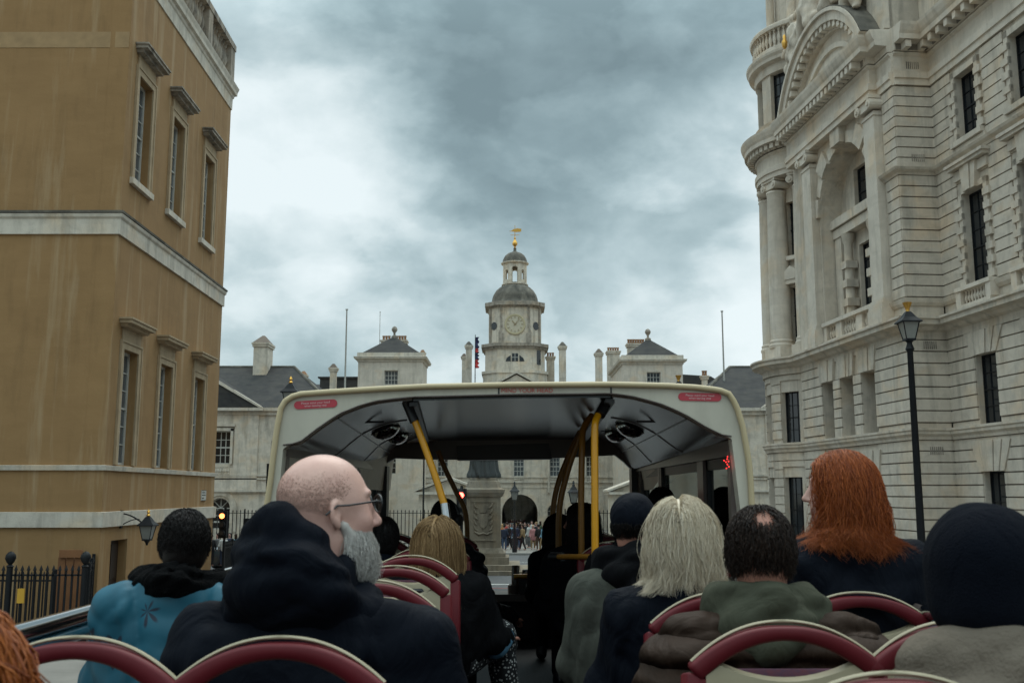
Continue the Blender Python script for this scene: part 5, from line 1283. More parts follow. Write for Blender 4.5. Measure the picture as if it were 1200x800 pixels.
# seats --------------------------------------------------------------------------------
def make_seat():
    """local: x across, y forward, z from deck floor; back panel at y=0"""
    s_ = bpy.data.objects.new('passenger_seat', None); S.collection.objects.link(s_); s_.parent = bus; ORG[s_.name] = ORG[bus.name]
    hw = .205
    def rim(t_): # t -1..1
        x = hw * math.sin(t_ * PI / 2 * .98) if False else hw * t_; z = 1.01 - .085 * abs(t_) ** 2.2; return x, z
    T = np.linspace(-1, 1, 27)
    path = [(x, 0.0 - .012 * abs(t_), z - .02) for t_ in T for x, z in [rim(t_)]]
    wfun = lambda q: .030 + .012 * abs(2 * q - 1)
    m = MB(); m.rect_sweep(path, wfun, .042)
    for sg in (-1, 1):
        x, z = rim(1); m.hexa([(sg * (hw - .028), -.02, .36), (sg * (hw + .018), -.02, .36), (sg * (hw + .018), .13, .36), (sg * (hw - .028), .13, .36)],
                              [(sg * (hw - .035), -.03, z - .03), (sg * (hw + .018), -.03, z - .012), (sg * (hw + .018), .06, z - .03), (sg * (hw - .035), .06, z - .05)])
    me = m.mesh('grab_rim', MATS['seat_red'], bevel=.006, smooth=50); parts = [('grab_rim', me)]
    m = MB(); m.tube([(x, y + .004, z + .026 - .0) for (x, y, z) in [(p[0] * 1.02, p[1], p[2] - .001) for p in path]], .0042, 6)
    parts.append(('rim_piping', m.mesh('rim_piping', MATS['seat_cream'], smooth=60)))
    # moulded back shell with a dished top edge
    m = MB(); rings = []
    for k in range(17):
        t_ = -1 + 2 * k / 16; x = t_ * (hw - .024); zt_ = .895 + .052 * abs(t_) ** 2.0
        rings.append([(x, -.022, .36), (x, -.03, zt_ - .05), (x, -.022, zt_ - .006), (x, .0, zt_), (x, .03, zt_ - .01), (x, .04, .36)])
    m.loft(rings); parts.append(('back_shell', m.mesh('back_shell', MATS['seat_cream'], smooth=40)))
    m = MB(); m.box(-.062, .062, -.048, -.031, .78, .872); mm = m.mesh('seat_number_box', MATS['plastic_black'], bevel=.012, smooth=40); parts.append(('socket_plate', mm))
    m = MB()
    for k in range(4): m.lathe([(.010, 0), (.010, .003)], 0, 0, 0, 8) if False else m.box(-.044 + k * .023, -.027 + k * .023, -.0505, -.0485, .822 + .004 * (k % 2), .838 + .004 * (k % 2))
    parts.append(('plate_marks', m.mesh('plate_marks', MATS['seat_cream'])))
    m = MB(); m.box(-hw + .03, hw - .03, .042, .10, .45, .9); parts.append(('back_cushion', m.mesh('back_cushion', MATS['moquette'], bevel=.02, smooth=40)))
    m = MB(); m.box(-hw, hw, .06, .5, .38, .46); parts.append(('seat_cushion', m.mesh('seat_cushion', MATS['moquette'], bevel=.02, smooth=40)))
    m = MB(); m.box(-.03, .03, .2, .26, 0, .38); m.box(-.15, .15, .18, .28, .0, .03); parts.append(('leg', m.mesh('leg', MATS['plastic_black'])))
    for nme, me in parts:
        o = bpy.data.objects.new(nme, me); S.collection.objects.link(o); o.parent = s_
    return s_
seat0 = make_seat()
def place_seat(x, y, maroon=False, first=[True]):
    if first[0]: o = seat0; first[0] = False
    else: o = copy_tree(seat0, bus)
    o.location = Vector((x, y, FLZ)) - ORG[bus.name]
    if maroon:
        for c in o.children:
            if c.name.startswith('grab_rim'): c.material_slots[0].link = 'OBJECT'; c.material_slots[0].material = MATS['seat_maroon']
LROWS = [2.05, 2.70, 3.35, 4.0, 4.65, 5.3, 5.95, 6.6, 7.25]; RROWS = [1.65, 2.3, 2.95, 3.6, 4.25]
for y in LROWS:
    place_seat(-.46, y, y < 3); place_seat(-.865, y, y < 3)
for y in RROWS:
    place_seat(.607, y, y < 2 or y > 2.9); place_seat(1.0, y, y < 2)
for y in (6.0, 6.8, 7.6): place_seat(.607, y); place_seat(1.0, y)
# ================================================================== PEOPLE: smooth bodies from distance fields
class SDF:
    def __init__(s, lo, hi, h):
        s.lo = np.array(lo, float); s.h = h; n = np.ceil((np.array(hi) - s.lo) / h).astype(int) + 1; s.n = n
        s.ax = [s.lo[i] + h * np.arange(n[i]) for i in range(3)]
        s.F = np.full(n, .3, np.float32)
    def win(s, c, r):
        i0 = np.maximum(np.floor((np.array(c) - r - s.lo) / s.h).astype(int), 0); i1 = np.minimum(np.ceil((np.array(c) + r - s.lo) / s.h).astype(int) + 1, s.n)
        if (i1 <= i0).any(): return None
        sl = tuple(slice(a, b) for a, b in zip(i0, i1))
        X = s.ax[0][sl[0]][:, None, None]; Y = s.ax[1][sl[1]][None, :, None]; Z = s.ax[2][sl[2]][None, None, :]
        return sl, X, Y, Z
    def comb(s, sl, d, k, sub=False):
        A = s.F[sl]
        if sub: d = -d; h = np.maximum(k - np.abs(A - d), 0) / k; s.F[sl] = np.maximum(A, d) + h * h * k * .25
        else: h = np.maximum(k - np.abs(A - d), 0) / k; s.F[sl] = np.minimum(A, d) - h * h * k * .25
    def ell(s, c, r, rot=None, k=.03, sub=False):
        w = s.win(c, max(r) + .06 + k)
        if w is None: return
        sl, X, Y, Z = w; x, y, z = X - c[0], Y - c[1], Z - c[2]
        if rot is not None:
            Ri = np.array(rot).T; x, y, z = (Ri[0][0] * x + Ri[0][1] * y + Ri[0][2] * z, Ri[1][0] * x + Ri[1][1] * y + Ri[1][2] * z, Ri[2][0] * x + Ri[2][1] * y + Ri[2][2] * z)
        k0 = np.sqrt((x / r[0]) ** 2 + (y / r[1]) ** 2 + (z / r[2]) ** 2); k1 = np.sqrt((x / r[0] ** 2) ** 2 + (y / r[1] ** 2) ** 2 + (z / r[2] ** 2) ** 2) + 1e-9
        s.comb(sl, (k0 * (k0 - 1) / k1).astype(np.float32), k, sub)
    def cap(s, a, b, ra, rb, k=.03, sub=False):
        a = np.array(a, float); b = np.array(b, float); c = (a + b) / 2; r = np.abs(b - a) / 2 + max(ra, rb) + .06 + k
        w = s.win(c, r)
        if w is None: return
        sl, X, Y, Z = w; v = b - a; L = max((v ** 2).sum(), 1e-9)
        t_ = np.clip(((X - a[0]) * v[0] + (Y - a[1]) * v[1] + (Z - a[2]) * v[2]) / L, 0, 1)
        d_ = np.sqrt((X - a[0] - v[0] * t_) ** 2 + (Y - a[1] - v[1] * t_) ** 2 + (Z - a[2] - v[2] * t_) ** 2) - (ra + (rb - ra) * t_)
        s.comb(sl, d_.astype(np.float32), k, sub)
    def folds(s, amp, freq, seed=0, stretch=(1, 1, 1)):
        rs = np.random.RandomState(seed); X = s.ax[0][:, None, None] * stretch[0]; Y = s.ax[1][None, :, None] * stretch[1]; Z = s.ax[2][None, None, :] * stretch[2]
        def wv(fr):
            q = rs.randn(3); q /= np.linalg.norm(q); p = rs.rand() * 6.28
            return np.sin(fr * (q[0] * X + q[1] * Y + q[2] * Z) + p)
        w1 = wv(freq * .45) * 1.3; w2 = wv(freq * .37) * 1.3; tot = 0
        for i in range(4):
            q = rs.randn(3); q /= np.linalg.norm(q); ph = rs.rand() * 6.28; f = freq * (.7 + .35 * i)
            tot = tot + (1 - 2 * np.abs(np.sin(.5 * (f * (q[0] * X + q[1] * Y + q[2] * Z) + ph + 1.6 * (w1 if i % 2 else w2))))) / (1 + .5 * i)
        m = np.abs(s.F) < .08
        s.F = s.F + np.where(m, amp * tot / 1.3, 0).astype(np.float32)
    def mesh(s, name, mt, smooth_it=2):
        F = s.F.copy(); F[0] = F[-1] = .1; F[:, 0] = F[:, -1] = .1; F[:, :, 0] = F[:, :, -1] = .1
        I = F < 0; nx, ny, nz = F.shape
        c = np.zeros((nx - 1, ny - 1, nz - 1), np.int8)
        for a in (0, 1):
            for b in (0, 1):
                for d_ in (0, 1): c += I[a:nx - 1 + a, b:ny - 1 + b, d_:nz - 1 + d_]
        act = np.argwhere((c > 0) & (c < 8)); idx = np.full(c.shape, -1, np.int64); idx[tuple(act.T)] = np.arange(len(act))
        P = np.zeros((len(act), 3)); cnt = np.zeros(len(act))
        cor = {(a, b, d_): F[act[:, 0] + a, act[:, 1] + b, act[:, 2] + d_] for a in (0, 1) for b in (0, 1) for d_ in (0, 1)}
        for ax in range(3):
            for u in (0, 1):
                for v in (0, 1):
                    p0 = [u, v]; p0.insert(ax, 0); p1 = list(p0); p1[ax] = 1
                    f0, f1 = cor[tuple(p0)], cor[tuple(p1)]; m = (f0 < 0) != (f1 < 0)
                    t_ = np.where(m, f0 / np.where(m, f0 - f1, 1), 0)
                    q = np.tile(np.array(p0, float), (len(act), 1)); q[:, ax] = t_
                    P[m] += q[m]; cnt += m
        V = s.lo + s.h * (act + P / np.maximum(cnt, 1)[:, None])
        Q = []
        for ax in range(3):
            o = [i for i in range(3) if i != ax]
            sl0 = [slice(1, F.shape[i] - 1) for i in range(3)]; sl0[ax] = slice(0, F.shape[ax] - 1); sl1 = list(sl0); sl1[ax] = slice(1, F.shape[ax])
            a_, b_ = I[tuple(sl0)], I[tuple(sl1)]; e = np.argwhere(a_ != b_)
            if not len(e): continue
            ins = a_[tuple(e.T)]; base = e.copy(); base[:, o[0]] += 1; base[:, o[1]] += 1
            def cell(d0, d1):
                q = base.copy(); q[:, o[0]] -= d0; q[:, o[1]] -= d1; return idx[tuple(q.T)]
            q4 = np.stack([cell(1, 1), cell(0, 1), cell(0, 0), cell(1, 0)], 1)
            flip = ins if ax != 1 else ~ins
            q4[~flip] = q4[~flip][:, ::-1]; Q.append(q4)
        Q = np.concatenate(Q); Q = Q[(Q >= 0).all(1)]
        if smooth_it:
            e = np.concatenate([Q[:, [0, 1]], Q[:, [1, 2]], Q[:, [2, 3]], Q[:, [3, 0]]])
            for _ in range(smooth_it):
                A = np.zeros_like(V); n = np.zeros(len(V)); 
                for i in range(3): A[:, i] = np.bincount(e[:, 0], V[e[:, 1], i], len(V)) + np.bincount(e[:, 1], V[e[:, 0], i], len(V))
                n = np.bincount(e[:, 0], minlength=len(V)) + np.bincount(e[:, 1], minlength=len(V)); V = .4 * V + .6 * A / np.maximum(n, 1)[:, None]
        return np_mesh(name, V, Q, mt)
def np_mesh(name, V, Q, mt, smooth=True):
    me = bpy.data.meshes.new(name); k = Q.shape[1]
    me.vertices.add(len(V)); me.vertices.foreach_set('co', np.ascontiguousarray(V, np.float32).ravel())
    me.loops.add(Q.size); me.loops.foreach_set('vertex_index', np.ascontiguousarray(Q, np.int32).ravel())
    me.polygons.add(len(Q)); me.polygons.foreach_set('loop_start', np.arange(0, Q.size, k, dtype=np.int32)); me.polygons.foreach_set('loop_total', np.full(len(Q), k, np.int32))
    me.update(calc_edges=True); me.validate()
    if smooth: me.shade_smooth()
    if mt: me.materials.append(MATS[mt] if isinstance(mt, str) else mt)
    return me
def rotz(a): return np.array([[math.cos(a), -math.sin(a), 0], [math.sin(a), math.cos(a), 0], [0, 0, 1]])
def rotx(a): return np.array([[1, 0, 0], [0, math.cos(a), -math.sin(a)], [0, math.sin(a), math.cos(a)]])
def strands(name, mt, n, Hc, Rm, length, rad=.0014, step=.014, region=None, comb=None, hug=1.03, wave=.004, seed=0, colliders=(), headr=(.08, .1, .1), drop=.32, clump=40, out=.2, lens=(.8, 1.1), stiff=.55, thick0=None, locks=170):
    """combed hair: every strand grows from the scalp, follows it, then hangs; Rm rotates head space"""
    rs = np.random.RandomState(seed); hr = np.array(headr)
    D = rs.randn(n * 6, 3); D /= np.linalg.norm(D, axis=1)[:, None]
    D = D[region(D)][:n]; n = len(D)
    p = D * hr * 1.0; part = comb(D) if comb else np.stack([np.sign(D[:, 0]) * .9, -.25 - 0 * D[:, 0], .15 + 0 * D[:, 0]], 1)
    ncl = clump; cid = rs.randint(0, ncl, n); cph = rs.rand(ncl, 3) * 6.28; cfr = 14 + 16 * rs.rand(ncl); camp = .4 + rs.rand(ncl)
    cdir = rs.randn(ncl, 3) * .16
    L = length * (lens[0] + (lens[1] - lens[0]) * rs.rand(n)) * (np.clip(.5 + .5 * (D[:, 2] + .35) / 1.2, .4, 1) if length > .12 else 1); steps = max(6, int(length * lens[1] / step)); lf = L / (steps * step)
    d_ = part + rs.randn(n, 3) * .08; d_ += D * out; pts = [p.copy()]
    fly = rs.rand(n) < .035; down = np.array([0, 0, -1.0]); lay = 1.0 + (hug - 1) * (.3 + rs.rand(n))[:, None]
    Rm = np.array(Rm); Hc = np.array(Hc)
    for i in range(steps):
        d_ = d_ * stiff + down * (1 - stiff) * drop * (1.2 + 2.2 * i / steps) + cdir[cid] * .12 + rs.randn(n, 3) * np.where(fly, .10, .012)[:, None]
        d_ /= np.linalg.norm(d_, axis=1)[:, None]
        p = p + d_ * (step * lf)[:, None]
        q = p / (hr * lay); m_ = np.linalg.norm(q, axis=1); ins = m_ < 1
        p[ins] = (q[ins] / m_[ins][:, None]) * (hr * lay)[ins] if (hr * lay).ndim > 1 else p[ins]
        for c, r in colliders:
            pw = (p @ Rm.T) + Hc; q = (pw - np.array(c)) / np.array(r); m_ = np.linalg.norm(q, axis=1); ins = m_ < 1
            pw[ins] = np.array(c) + q[ins] / m_[ins][:, None] * np.array(r); p = (pw - Hc) @ Rm
        s_ = (i / steps); off = np.stack([np.sin(cph[cid, 0] + cfr[cid] * s_ * .5), np.sin(cph[cid, 1] + cfr[cid] * s_ * .45), 0 * s_ + np.zeros(n)], 1) * (wave * camp[cid] * s_)[:, None]
        pts.append(p + off)
    P = np.stack(pts, 1)                                           # n, steps+1, 3
    if length > .12:                                               # locks: strands gather round guide strands towards the tips
        gi = rs.choice(n, locks, replace=False); near = np.empty(n, int)
        for a in range(0, n, 2000): near[a:a + 2000] = gi[((pts[0][a:a + 2000, None] - pts[0][gi][None]) ** 2).sum(2).argmin(1)]
        wl = .58 * np.linspace(0, 1, steps + 1)[None, :, None] ** 1.1 * np.where(fly, .15, 1)[:, None, None] * (.6 + .5 * rs.rand(n))[:, None, None]
        P = P * (1 - wl) + P[near] * wl
    P = (P @ Rm.T) + Hc
    T = np.gradient(P, axis=1); T /= np.linalg.norm(T, axis=2)[..., None] + 1e-9
    ref = np.array([.3, .4, .86]); A = np.cross(T, ref); A /= np.linalg.norm(A, axis=2)[..., None] + 1e-9; B = np.cross(T, A)
    k = np.linspace(0, 1, steps + 1); rr = rad * (1 - .75 * k ** 3) * (1 if thick0 is None else 1); rr = rr[None, :, None] * (.7 + .7 * rs.rand(n))[:, None, None]
    V = np.stack([P + rr * (math.cos(a) * A + math.sin(a) * B) for a in (0, 2.094, 4.189)], 2)   # n, s, 3, 3
    V = V.reshape(-1, 3); S_ = steps + 1
    base = (np.arange(n)[:, None, None] * S_ + np.arange(steps)[None, :, None]) * 3 + np.arange(3)[None, None, :]
    nxt = (np.arange(n)[:, None, None] * S_ + np.arange(steps)[None, :, None]) * 3 + ((np.arange(3) + 1) % 3)[None, None, :]
    Q = np.stack([base, nxt, nxt + 3, base + 3], -1).reshape(-1, 4)
    return np_mesh(name, V, Q, mt)
mat('skin', (.48, .24, .17), .5, spec=.35, var=.45, vscale=14, vcol=(.36, .13, .10), bump=.08, bscale=160)
mat('skin_bald', (.72, .45, .37), .36, spec=.4, var=.5, vscale=11, vcol=(.46, .22, .19), bump=.06, bscale=140)
mat('skin_dark', (.10, .05, .035), .5, var=.3)
mat('skin_pale', (.55, .33, .27), .5, var=.4, vscale=14, vcol=(.42, .2, .17))
def cloth(name, col, rough=.9, bump=.12, bscale=220, spec=.1, wrk=.55, **k): return mat(name, col, rough, spec=spec, bump=bump, bscale=bscale, wrk=wrk, **k)
cloth('coat_navy', (.0035, .0052, .010), rough=.75, spec=.09, var=.4, vscale=12); cloth('coat_black', (.0045, .0045, .0055), var=.4, vscale=9)
cloth('puffer_brown', (.038, .023, .016), .62, var=.3, vscale=7); cloth('hood_green', (.060, .062, .043), var=.25, vscale=10)
cloth('jacket_grey', (.07, .073, .06), var=.25, vscale=10); cloth('beanie_navy', (.003, .0045, .009), .95, bump=.5, bscale=300)
cloth('coat_beige', (.17, .14, .11), .95, var=.3, vscale=9, bump=.4, bscale=160); cloth('fur_black', (.0035, .0035, .004), .98, bump=.8, bscale=120)
cloth('trouser_dark', (.007, .007, .009)); cloth('sleeve_blue', (.10, .22, .32)); cloth('puffer_black', (.006, .0065, .008), .5, var=.2, vscale=8)
cloth('orange_lining', (.42, .07, .025))
m_ = bpy.data.materials.new('jacket_teal'); m_.use_nodes = True; t = NT(m_.node_tree); tc = t.n('ShaderNodeTexCoord').outputs['Object']
vo = t.n('ShaderNodeTexVoronoi', {'Vector': t.mapping(tc, scale=(1, 1, 1)), 'Scale': 7.5, 'Randomness': 1.0}); 
sepv = t.n('ShaderNodeSeparateXYZ', {0: t.n('ShaderNodeVectorMath', {0: tc, 1: vo.outputs['Position']}, operation='SUBTRACT').outputs[0]})
ang = t.math('ARCTAN2', sepv.outputs[0], sepv.outputs[2]); pet = t.math('ABSOLUTE', t.math('SINE', t.math('MULTIPLY', ang, 3.5)))
rad_ = t.math('DIVIDE', vo.outputs['Distance'], t.math('ADD', t.math('MULTIPLY', pet, .40), .08))
msk = t.ramp(rad_, [(.85, 1), (1.0, 0)]); gate = t.math('GREATER_THAN', t.n('ShaderNodeSeparateColor', {0: vo.outputs['Color']}).outputs[0], .45)
c = t.mixc(t.math('MULTIPLY', msk, gate), t.mixc(t.noise(tc, 9), (.0025, .115, .175, 1), (.002, .065, .105)), (.004, .012, .03))
b = t.n('ShaderNodeBsdfPrincipled', {'Base Color': c, 'Roughness': .6}); t.t.links.new(b.outputs[0], t.n('ShaderNodeOutputMaterial').inputs[0]); MATS['jacket_teal'] = m_
pm = MATS['puffer_brown']; t = NT.__new__(NT); t.t = pm.node_tree
tcq = t.n('ShaderNodeTexCoord').outputs['Object']; bs = [n for n in pm.node_tree.nodes if n.type == 'BSDF_PRINCIPLED'][0]; old = bs.inputs['Normal'].links[0].from_socket
wq = t.n('ShaderNodeTexWave', {'Vector': tcq, 'Scale': 4.6, 'Distortion': 1.6, 'Detail': 2.0, 'Detail Scale': 2.0}, bands_direction='Z', wave_profile='SIN')
bq = t.n('ShaderNodeBump', {'Height': t.math('POWER', wq.outputs[1], .35), 'Strength': .9, 'Distance': .025, 'Normal': old}); pm.node_tree.links.new(bq.outputs[0], bs.inputs['Normal'])
m_ = bpy.data.materials.new('spotted_trouser'); m_.use_nodes = True; t = NT(m_.node_tree); tc = t.n('ShaderNodeTexCoord').outputs['Object']
vo = t.n('ShaderNodeTexVoronoi', {'Vector': tc, 'Scale': 55.0}); c = t.ramp(vo.outputs['Distance'], [(.28, (.5, .5, .48)), (.34, (.008, .008, .01))])
b = t.n('ShaderNodeBsdfPrincipled', {'Base Color': c, 'Roughness': .8}); t.t.links.new(b.outputs[0], t.n('ShaderNodeOutputMaterial').inputs[0]); MATS['spotted_trouser'] = m_
def hairm(name, a, b, rough=.4): return mat(name, a, rough, spec=.22, hairlike=True, vcol=b)
hairm('hair_blonde', (.80, .71, .57), (.50, .40, .27)); hairm('stubble_grey', (.56, .37, .31), (.42, .27, .22)); hairm('hair_red', (.46, .125, .032), (.17, .036, .010)); hairm('hair_sandy', (.42, .27, .13), (.17, .095, .04))
hairm('hair_dark', (.009, .006, .005), (.004, .003, .003), .5); hairm('hair_brown', (.030, .016, .010), (.010, .006, .005), .5); hairm('hair_orange', (.42, .13, .03), (.2, .05, .015))
hairm('beard_grey', (.74, .71, .67), (.42, .39, .36)); hairm('hair_shell_dark', (.03, .018, .01), (.02, .012, .01))
def add_head(f, C, M, s=1.0, k=.014, ears=True):
    """C head centre, M rotation; face towards +y of head space; crown at z=+.115"""
    C = np.array(C); M = np.array(M)
    def w(p): return C + s * (M @ np.array(p, float))
    def e(c, r, k_=k, sub=False, rot=None): f.ell(w(c), tuple(s * q for q in r), M if rot is None else M @ rot, k_, sub)
    def c(a, b, ra, rb, k_=k, sub=False): f.cap(w(a), w(b), s * ra, s * rb, k_, sub)
    e((0, -.012, .028), (.0755, .095, .086)); e((0, .03, -.02), (.064, .062, .075), .03); e((0, .042, -.06), (.052, .05, .05), .03)
    e((0, .075, -.098), (.022, .02, .018), .02); e((0, -.045, -.045), (.055, .05, .06), .03)
    c((0, .088, .012), (0, .108, -.03), .008, .0115, .010); e((0, .112, -.034), (.011, .012, .010), .008)
    for sx in (-1, 1):
        e((sx * .011, .102, -.038), (.008, .009, .006), .006); e((sx * .031, .088, .010), (.016, .014, .012), .008, True); e((sx * .031, .0745, .010), (.0125, .0125, .0115), .002)
        c((sx * .012, .090, .030), (sx * .048, .074, .030), .006, .005, .010); e((sx * .042, .062, -.03), (.02, .022, .02), .02)
        if ears:
            e((sx * .079, -.008, -.010), (.008, .016, .028), .005, rot=rotz(sx * .35)); e((sx * .083, -.003, -.005), (.005, .009, .015), .004, True, rot=rotz(sx * .35)); e((sx * .077, -.002, -.034), (.006, .008, .009), .005)
    c((-.02, .092, -.063), (.02, .092, -.063), .005, .005, .006); c((-.017, .091, -.073), (.017, .091, -.073), .006, .006, .006); c((-.021, .104, -.068), (.021, .104, -.068), .0022, .0022, .003, True)
def add_hand(f, P, d, up, side, s=1.0, curl=.5, k=.008):
    """P wrist, d pointing direction, up = back of hand, side=+1 thumb on the cross(d,up) side"""
    P = np.array(P, float); d = np.array(d, float); d /= np.linalg.norm(d); up = np.array(up, float); up -= d * up.dot(d); up /= np.linalg.norm(up); x = np.cross(d, up) * side
    M = np.stack([x, d, up], 1); f.ell(P + d * .05 * s, (.040 * s, .05 * s, .016 * s), M, k)
    for i, L in enumerate((.036, .042, .038, .030)):
        b = P + d * .088 * s + x * (.028 - .0185 * i) * s; q = d * math.cos(curl) - up * math.sin(curl); q2 = d * math.cos(curl * 2.2) - up * math.sin(curl * 2.2)
        m1 = b + q * L * s; f.cap(b - d * .02 * s, m1, .0088 * s, .008 * s, .003); m2 = m1 + q2 * L * .75 * s; f.cap(m1, m2, .008 * s, .0065 * s, .003)
    b = P + d * .03 * s + x * .03 * s; m1 = b + (x * .75 + d * .65) * .035 * s; f.cap(P + d * .02 * s + x * .01 * s, m1, .013 * s, .010 * s, .006); f.cap(m1, m1 + (d * .95 - up * .25 + x * .15) * .03 * s, .0095 * s, .008 * s, .004)
PEOPLE = 0
def person(label, X, Y, top, yaw=0, pitch=0, tilt=0, body_yaw=0, s=1.0, vox=.008, skin='skin', coat='coat_black', trouser='trouser_dark', build_=1.0, hood=None, hood_mat=None,
           puff=0, fold=.006, arms=None, hair=None, hat=None, lean=0.0, group='passengers seated on the upper deck', ears=True, sh_drop=.0, hands=True, extra=None, hx=0.0):
    """seated passenger; X,Y head centre, top = world height of the crown"""
    h = (top - FLZ) / s
    root = empty('person', (X, Y, FLZ), label, 'person', group); root.scale = (s, s, s); root.rotation_euler = (0, 0, body_yaw)
    hc = np.array((hx, 0, h - .115)); HM = rotz(yaw) @ rotx(pitch) @ np.array(Matrix.Rotation(tilt, 3, 'Y'))
    sy = -.05 + lean                                        # shoulders lie a little behind the head
    zs = h - .355 - sh_drop; b = build_
    A = arms or [((-.165 * b, sy, zs - .02), (-.225 * b, sy + .06, zs - .27), (-.12, sy + .33, zs - .31)), ((.165 * b, sy, zs - .02), (.225 * b, sy + .06, zs - .27), (.12, sy + .33, zs - .31))]
    lo = [-.5, -.35, .25]; hi = [.5, .75, h + .03]
    for a in A:
        for p in a:
            for i in range(3): lo[i] = min(lo[i], p[i] - .2); hi[i] = max(hi[i], p[i] + .2)
    # ---- body
    f = SDF((-.42, -.25, .3), (.42, .6, h + .03), vox) if arms is None else SDF(lo, hi, vox)
    add_head(f, hc, HM, ears=ears)
    f.cap((0, sy + .01, zs + .03), (hx, -.012, h - .19), .062, .054, .03)
    f.ell((0, sy, zs - .14), (.16 * b, .095, .2), None, .05); f.ell((0, sy, .55), (.16 * b, .11, .17), None, .06); f.ell((0, sy, (zs + .5) / 2), (.14 * b, .1, .2), None, .06)
    for sx in (-1, 1): f.cap((sx * .04, sy, zs + .0), (sx * .15 * b, sy, zs - .03), .05, .05, .05); f.cap((sx * .09, sy, .5), (sx * .1, sy + .45, .52), .08, .06, .05)
    for (a_, e_, w_), sx in zip(A, (-1, 1)):
        f.cap(a_, e_, .045, .038, .03); f.cap(e_, w_, .036, .026, .02)
        dd = np.array(w_) - np.array(e_); dd /= np.linalg.norm(dd)
        if hands: add_hand(f, np.array(w_) + dd * .02, dd, (0, .15, 1), -sx * -1, curl=.45)
    link('body', f.mesh('body', skin), None, root)
    # ---- coat
    v2 = max(vox, .0085)
    g = SDF((lo[0], lo[1], .36), (hi[0], hi[1], h - .02), v2)
    P = puff
    g.ell((0, sy - .0, zs - .19), (.20 * b + P, .125 + P, .24), None, .07); g.ell((0, sy, .60), (.19 * b + P, .135 + P, .22), None, .08); g.ell((0, sy, (zs + .5) / 2 + .0), (.19 * b + P, .13 + P, .24), None, .08)
    for sx in (-1, 1): g.cap((sx * .035, sy - .005, zs + .055), (sx * .155 * b, sy, zs - .03), .062 + P * .5, .074 + P * .6, .07)
    for a_, e_, w_ in A:
        g.cap(a_, e_, .074 + P, .062 + P, .075); g.cap(e_, w_, .064 + P, .05 + P * .6, .03)
    g.cap((0, sy + .0, zs + .05), (hx, -.02, h - .25), .088, .078, .04)                     # collar
    g.cap((hx * .8, -.0, h - .30), (hx, .0, h - .05), .062, .075, .02, True)
    if puff and fold:
        # quilting: horizontal baffles
        Z = g.ax[2][None, None, :]; m_ = np.abs(g.F) < .05; g.F = g.F + np.where(m_, .016 * np.abs(np.sin((Z + .25 * g.ax[0][:, None, None] ** 2) * PI / .075)) * -1 + .008, 0).astype(np.float32)
    if fold: g.folds(fold * .9, 22, seed=int(Y * 7), stretch=(1, 1, .8)); g.folds(fold * 1.0, 62, stretch=(1, 1, .6), seed=int(abs(X * 100) + Y * 10))
    cm = MATS[coat]
    for a_, e_, w_ in A:
        dd = np.array(w_) - np.array(e_); dd /= np.linalg.norm(dd); g.ell(np.array(w_) + dd * .11, (.07, .07, .07), None, .005, True)
    link('coat', g.mesh('coat', cm, 1), None, root)
    # ---- trousers
    q = SDF((-.32, -.3, -.02), (.32, .75, .68), .014)
    q.ell((0, sy, .52), (.18, .14, .13), None, .05)
    for sx in (-1, 1): q.cap((sx * .09, sy, .5), (sx * .11, sy + .47, .52), .095, .075, .04); q.cap((sx * .11, sy + .47, .52), (sx * .12, sy + .5, .12), .07, .055, .03)
    link('trousers', q.mesh('trousers', MATS[trouser]), None, root)
    q = SDF((-.25, .25, -.01), (.25, .8, .2), .012)
    for sx in (-1, 1): q.ell((sx * .12, sy + .55, .06), (.045, .13, .05), None, .01); q.cap((sx * .12, sy + .49, .05), (sx * .12, sy + .49, .14), .045, .045, .02)
    q.ell((0, .5, -.1), (.6, .6, .105), None, .002, True)
    link('shoes', q.mesh('shoes', MATS['plastic_black']), None, root)
    # ---- hood
    if hood:
        q = SDF((-.3, -.42, zs - .18), (.3, .2, h + .05), .0075)
        if hood == 'big':                                   # stiff hood standing behind the head
            q.ell((-.055, -.12, h - .185), (.055, .05, .075), None, .06); q.ell((-.035, -.12, h - .27), (.105, .07, .08), None, .05); q.cap((-.12, -.03, h - .33), (.10, -.03, h - .335), .05, .05, .05)
            q.cap((-.07, -.12, h - .20), (-.14, -.03, h - .31), .045, .04, .05); q.cap((-.01, -.13, h - .22), (.09, -.06, h - .345), .042, .035, .05)
            q.ell((hx, .03, h - .14), (.080, .125, .19), None, .02, True)
        elif hood == 'down':
            q.ell((-.02, -.11, h - .30), (.11, .07, .075), None, .04); q.cap((-.10, -.04, h - .235), (-.01, -.115, h - .225), .038, .04, .03); q.cap((.08, -.04, h - .235), (-.01, -.115, h - .225), .038, .04, .03)
            q.cap((-.13, -.03, h - .29), (-.02, -.15, h - .32), .038, .042, .012); q.cap((.10, -.04, h - .29), (-.02, -.15, h - .32), .038, .042, .012)
            q.cap((-.11, -.04, h - .25), (-.09, .06, h - .32), .045, .03, .03); q.cap((.11, -.04, h - .25), (.09, .06, h - .32), .045, .03, .03)
            q.ell((0, .0, h - .16), (.078, .10, .16), None, .02, True)
        elif hood == 'fur':
            q.cap((-.115, -.03, h - .265), (0, -.125, h - .235), .050, .056, .04); q.cap((.13, -.04, h - .265), (0, -.125, h - .235), .050, .056, .04); q.cap((-.115, -.03, h - .265), (-.10, .07, h - .30), .048, .04, .04); q.cap((.13, -.04, h - .265), (.12, .07, h - .30), .048, .04, .04)
            q.ell((0, .0, h - .13), (.075, .095, .16), None, .02, True)
        q.folds(.008 if hood != 'fur' else .010, 62 if hood != 'fur' else 110, seed=5); q.folds(.008, 26, seed=2)
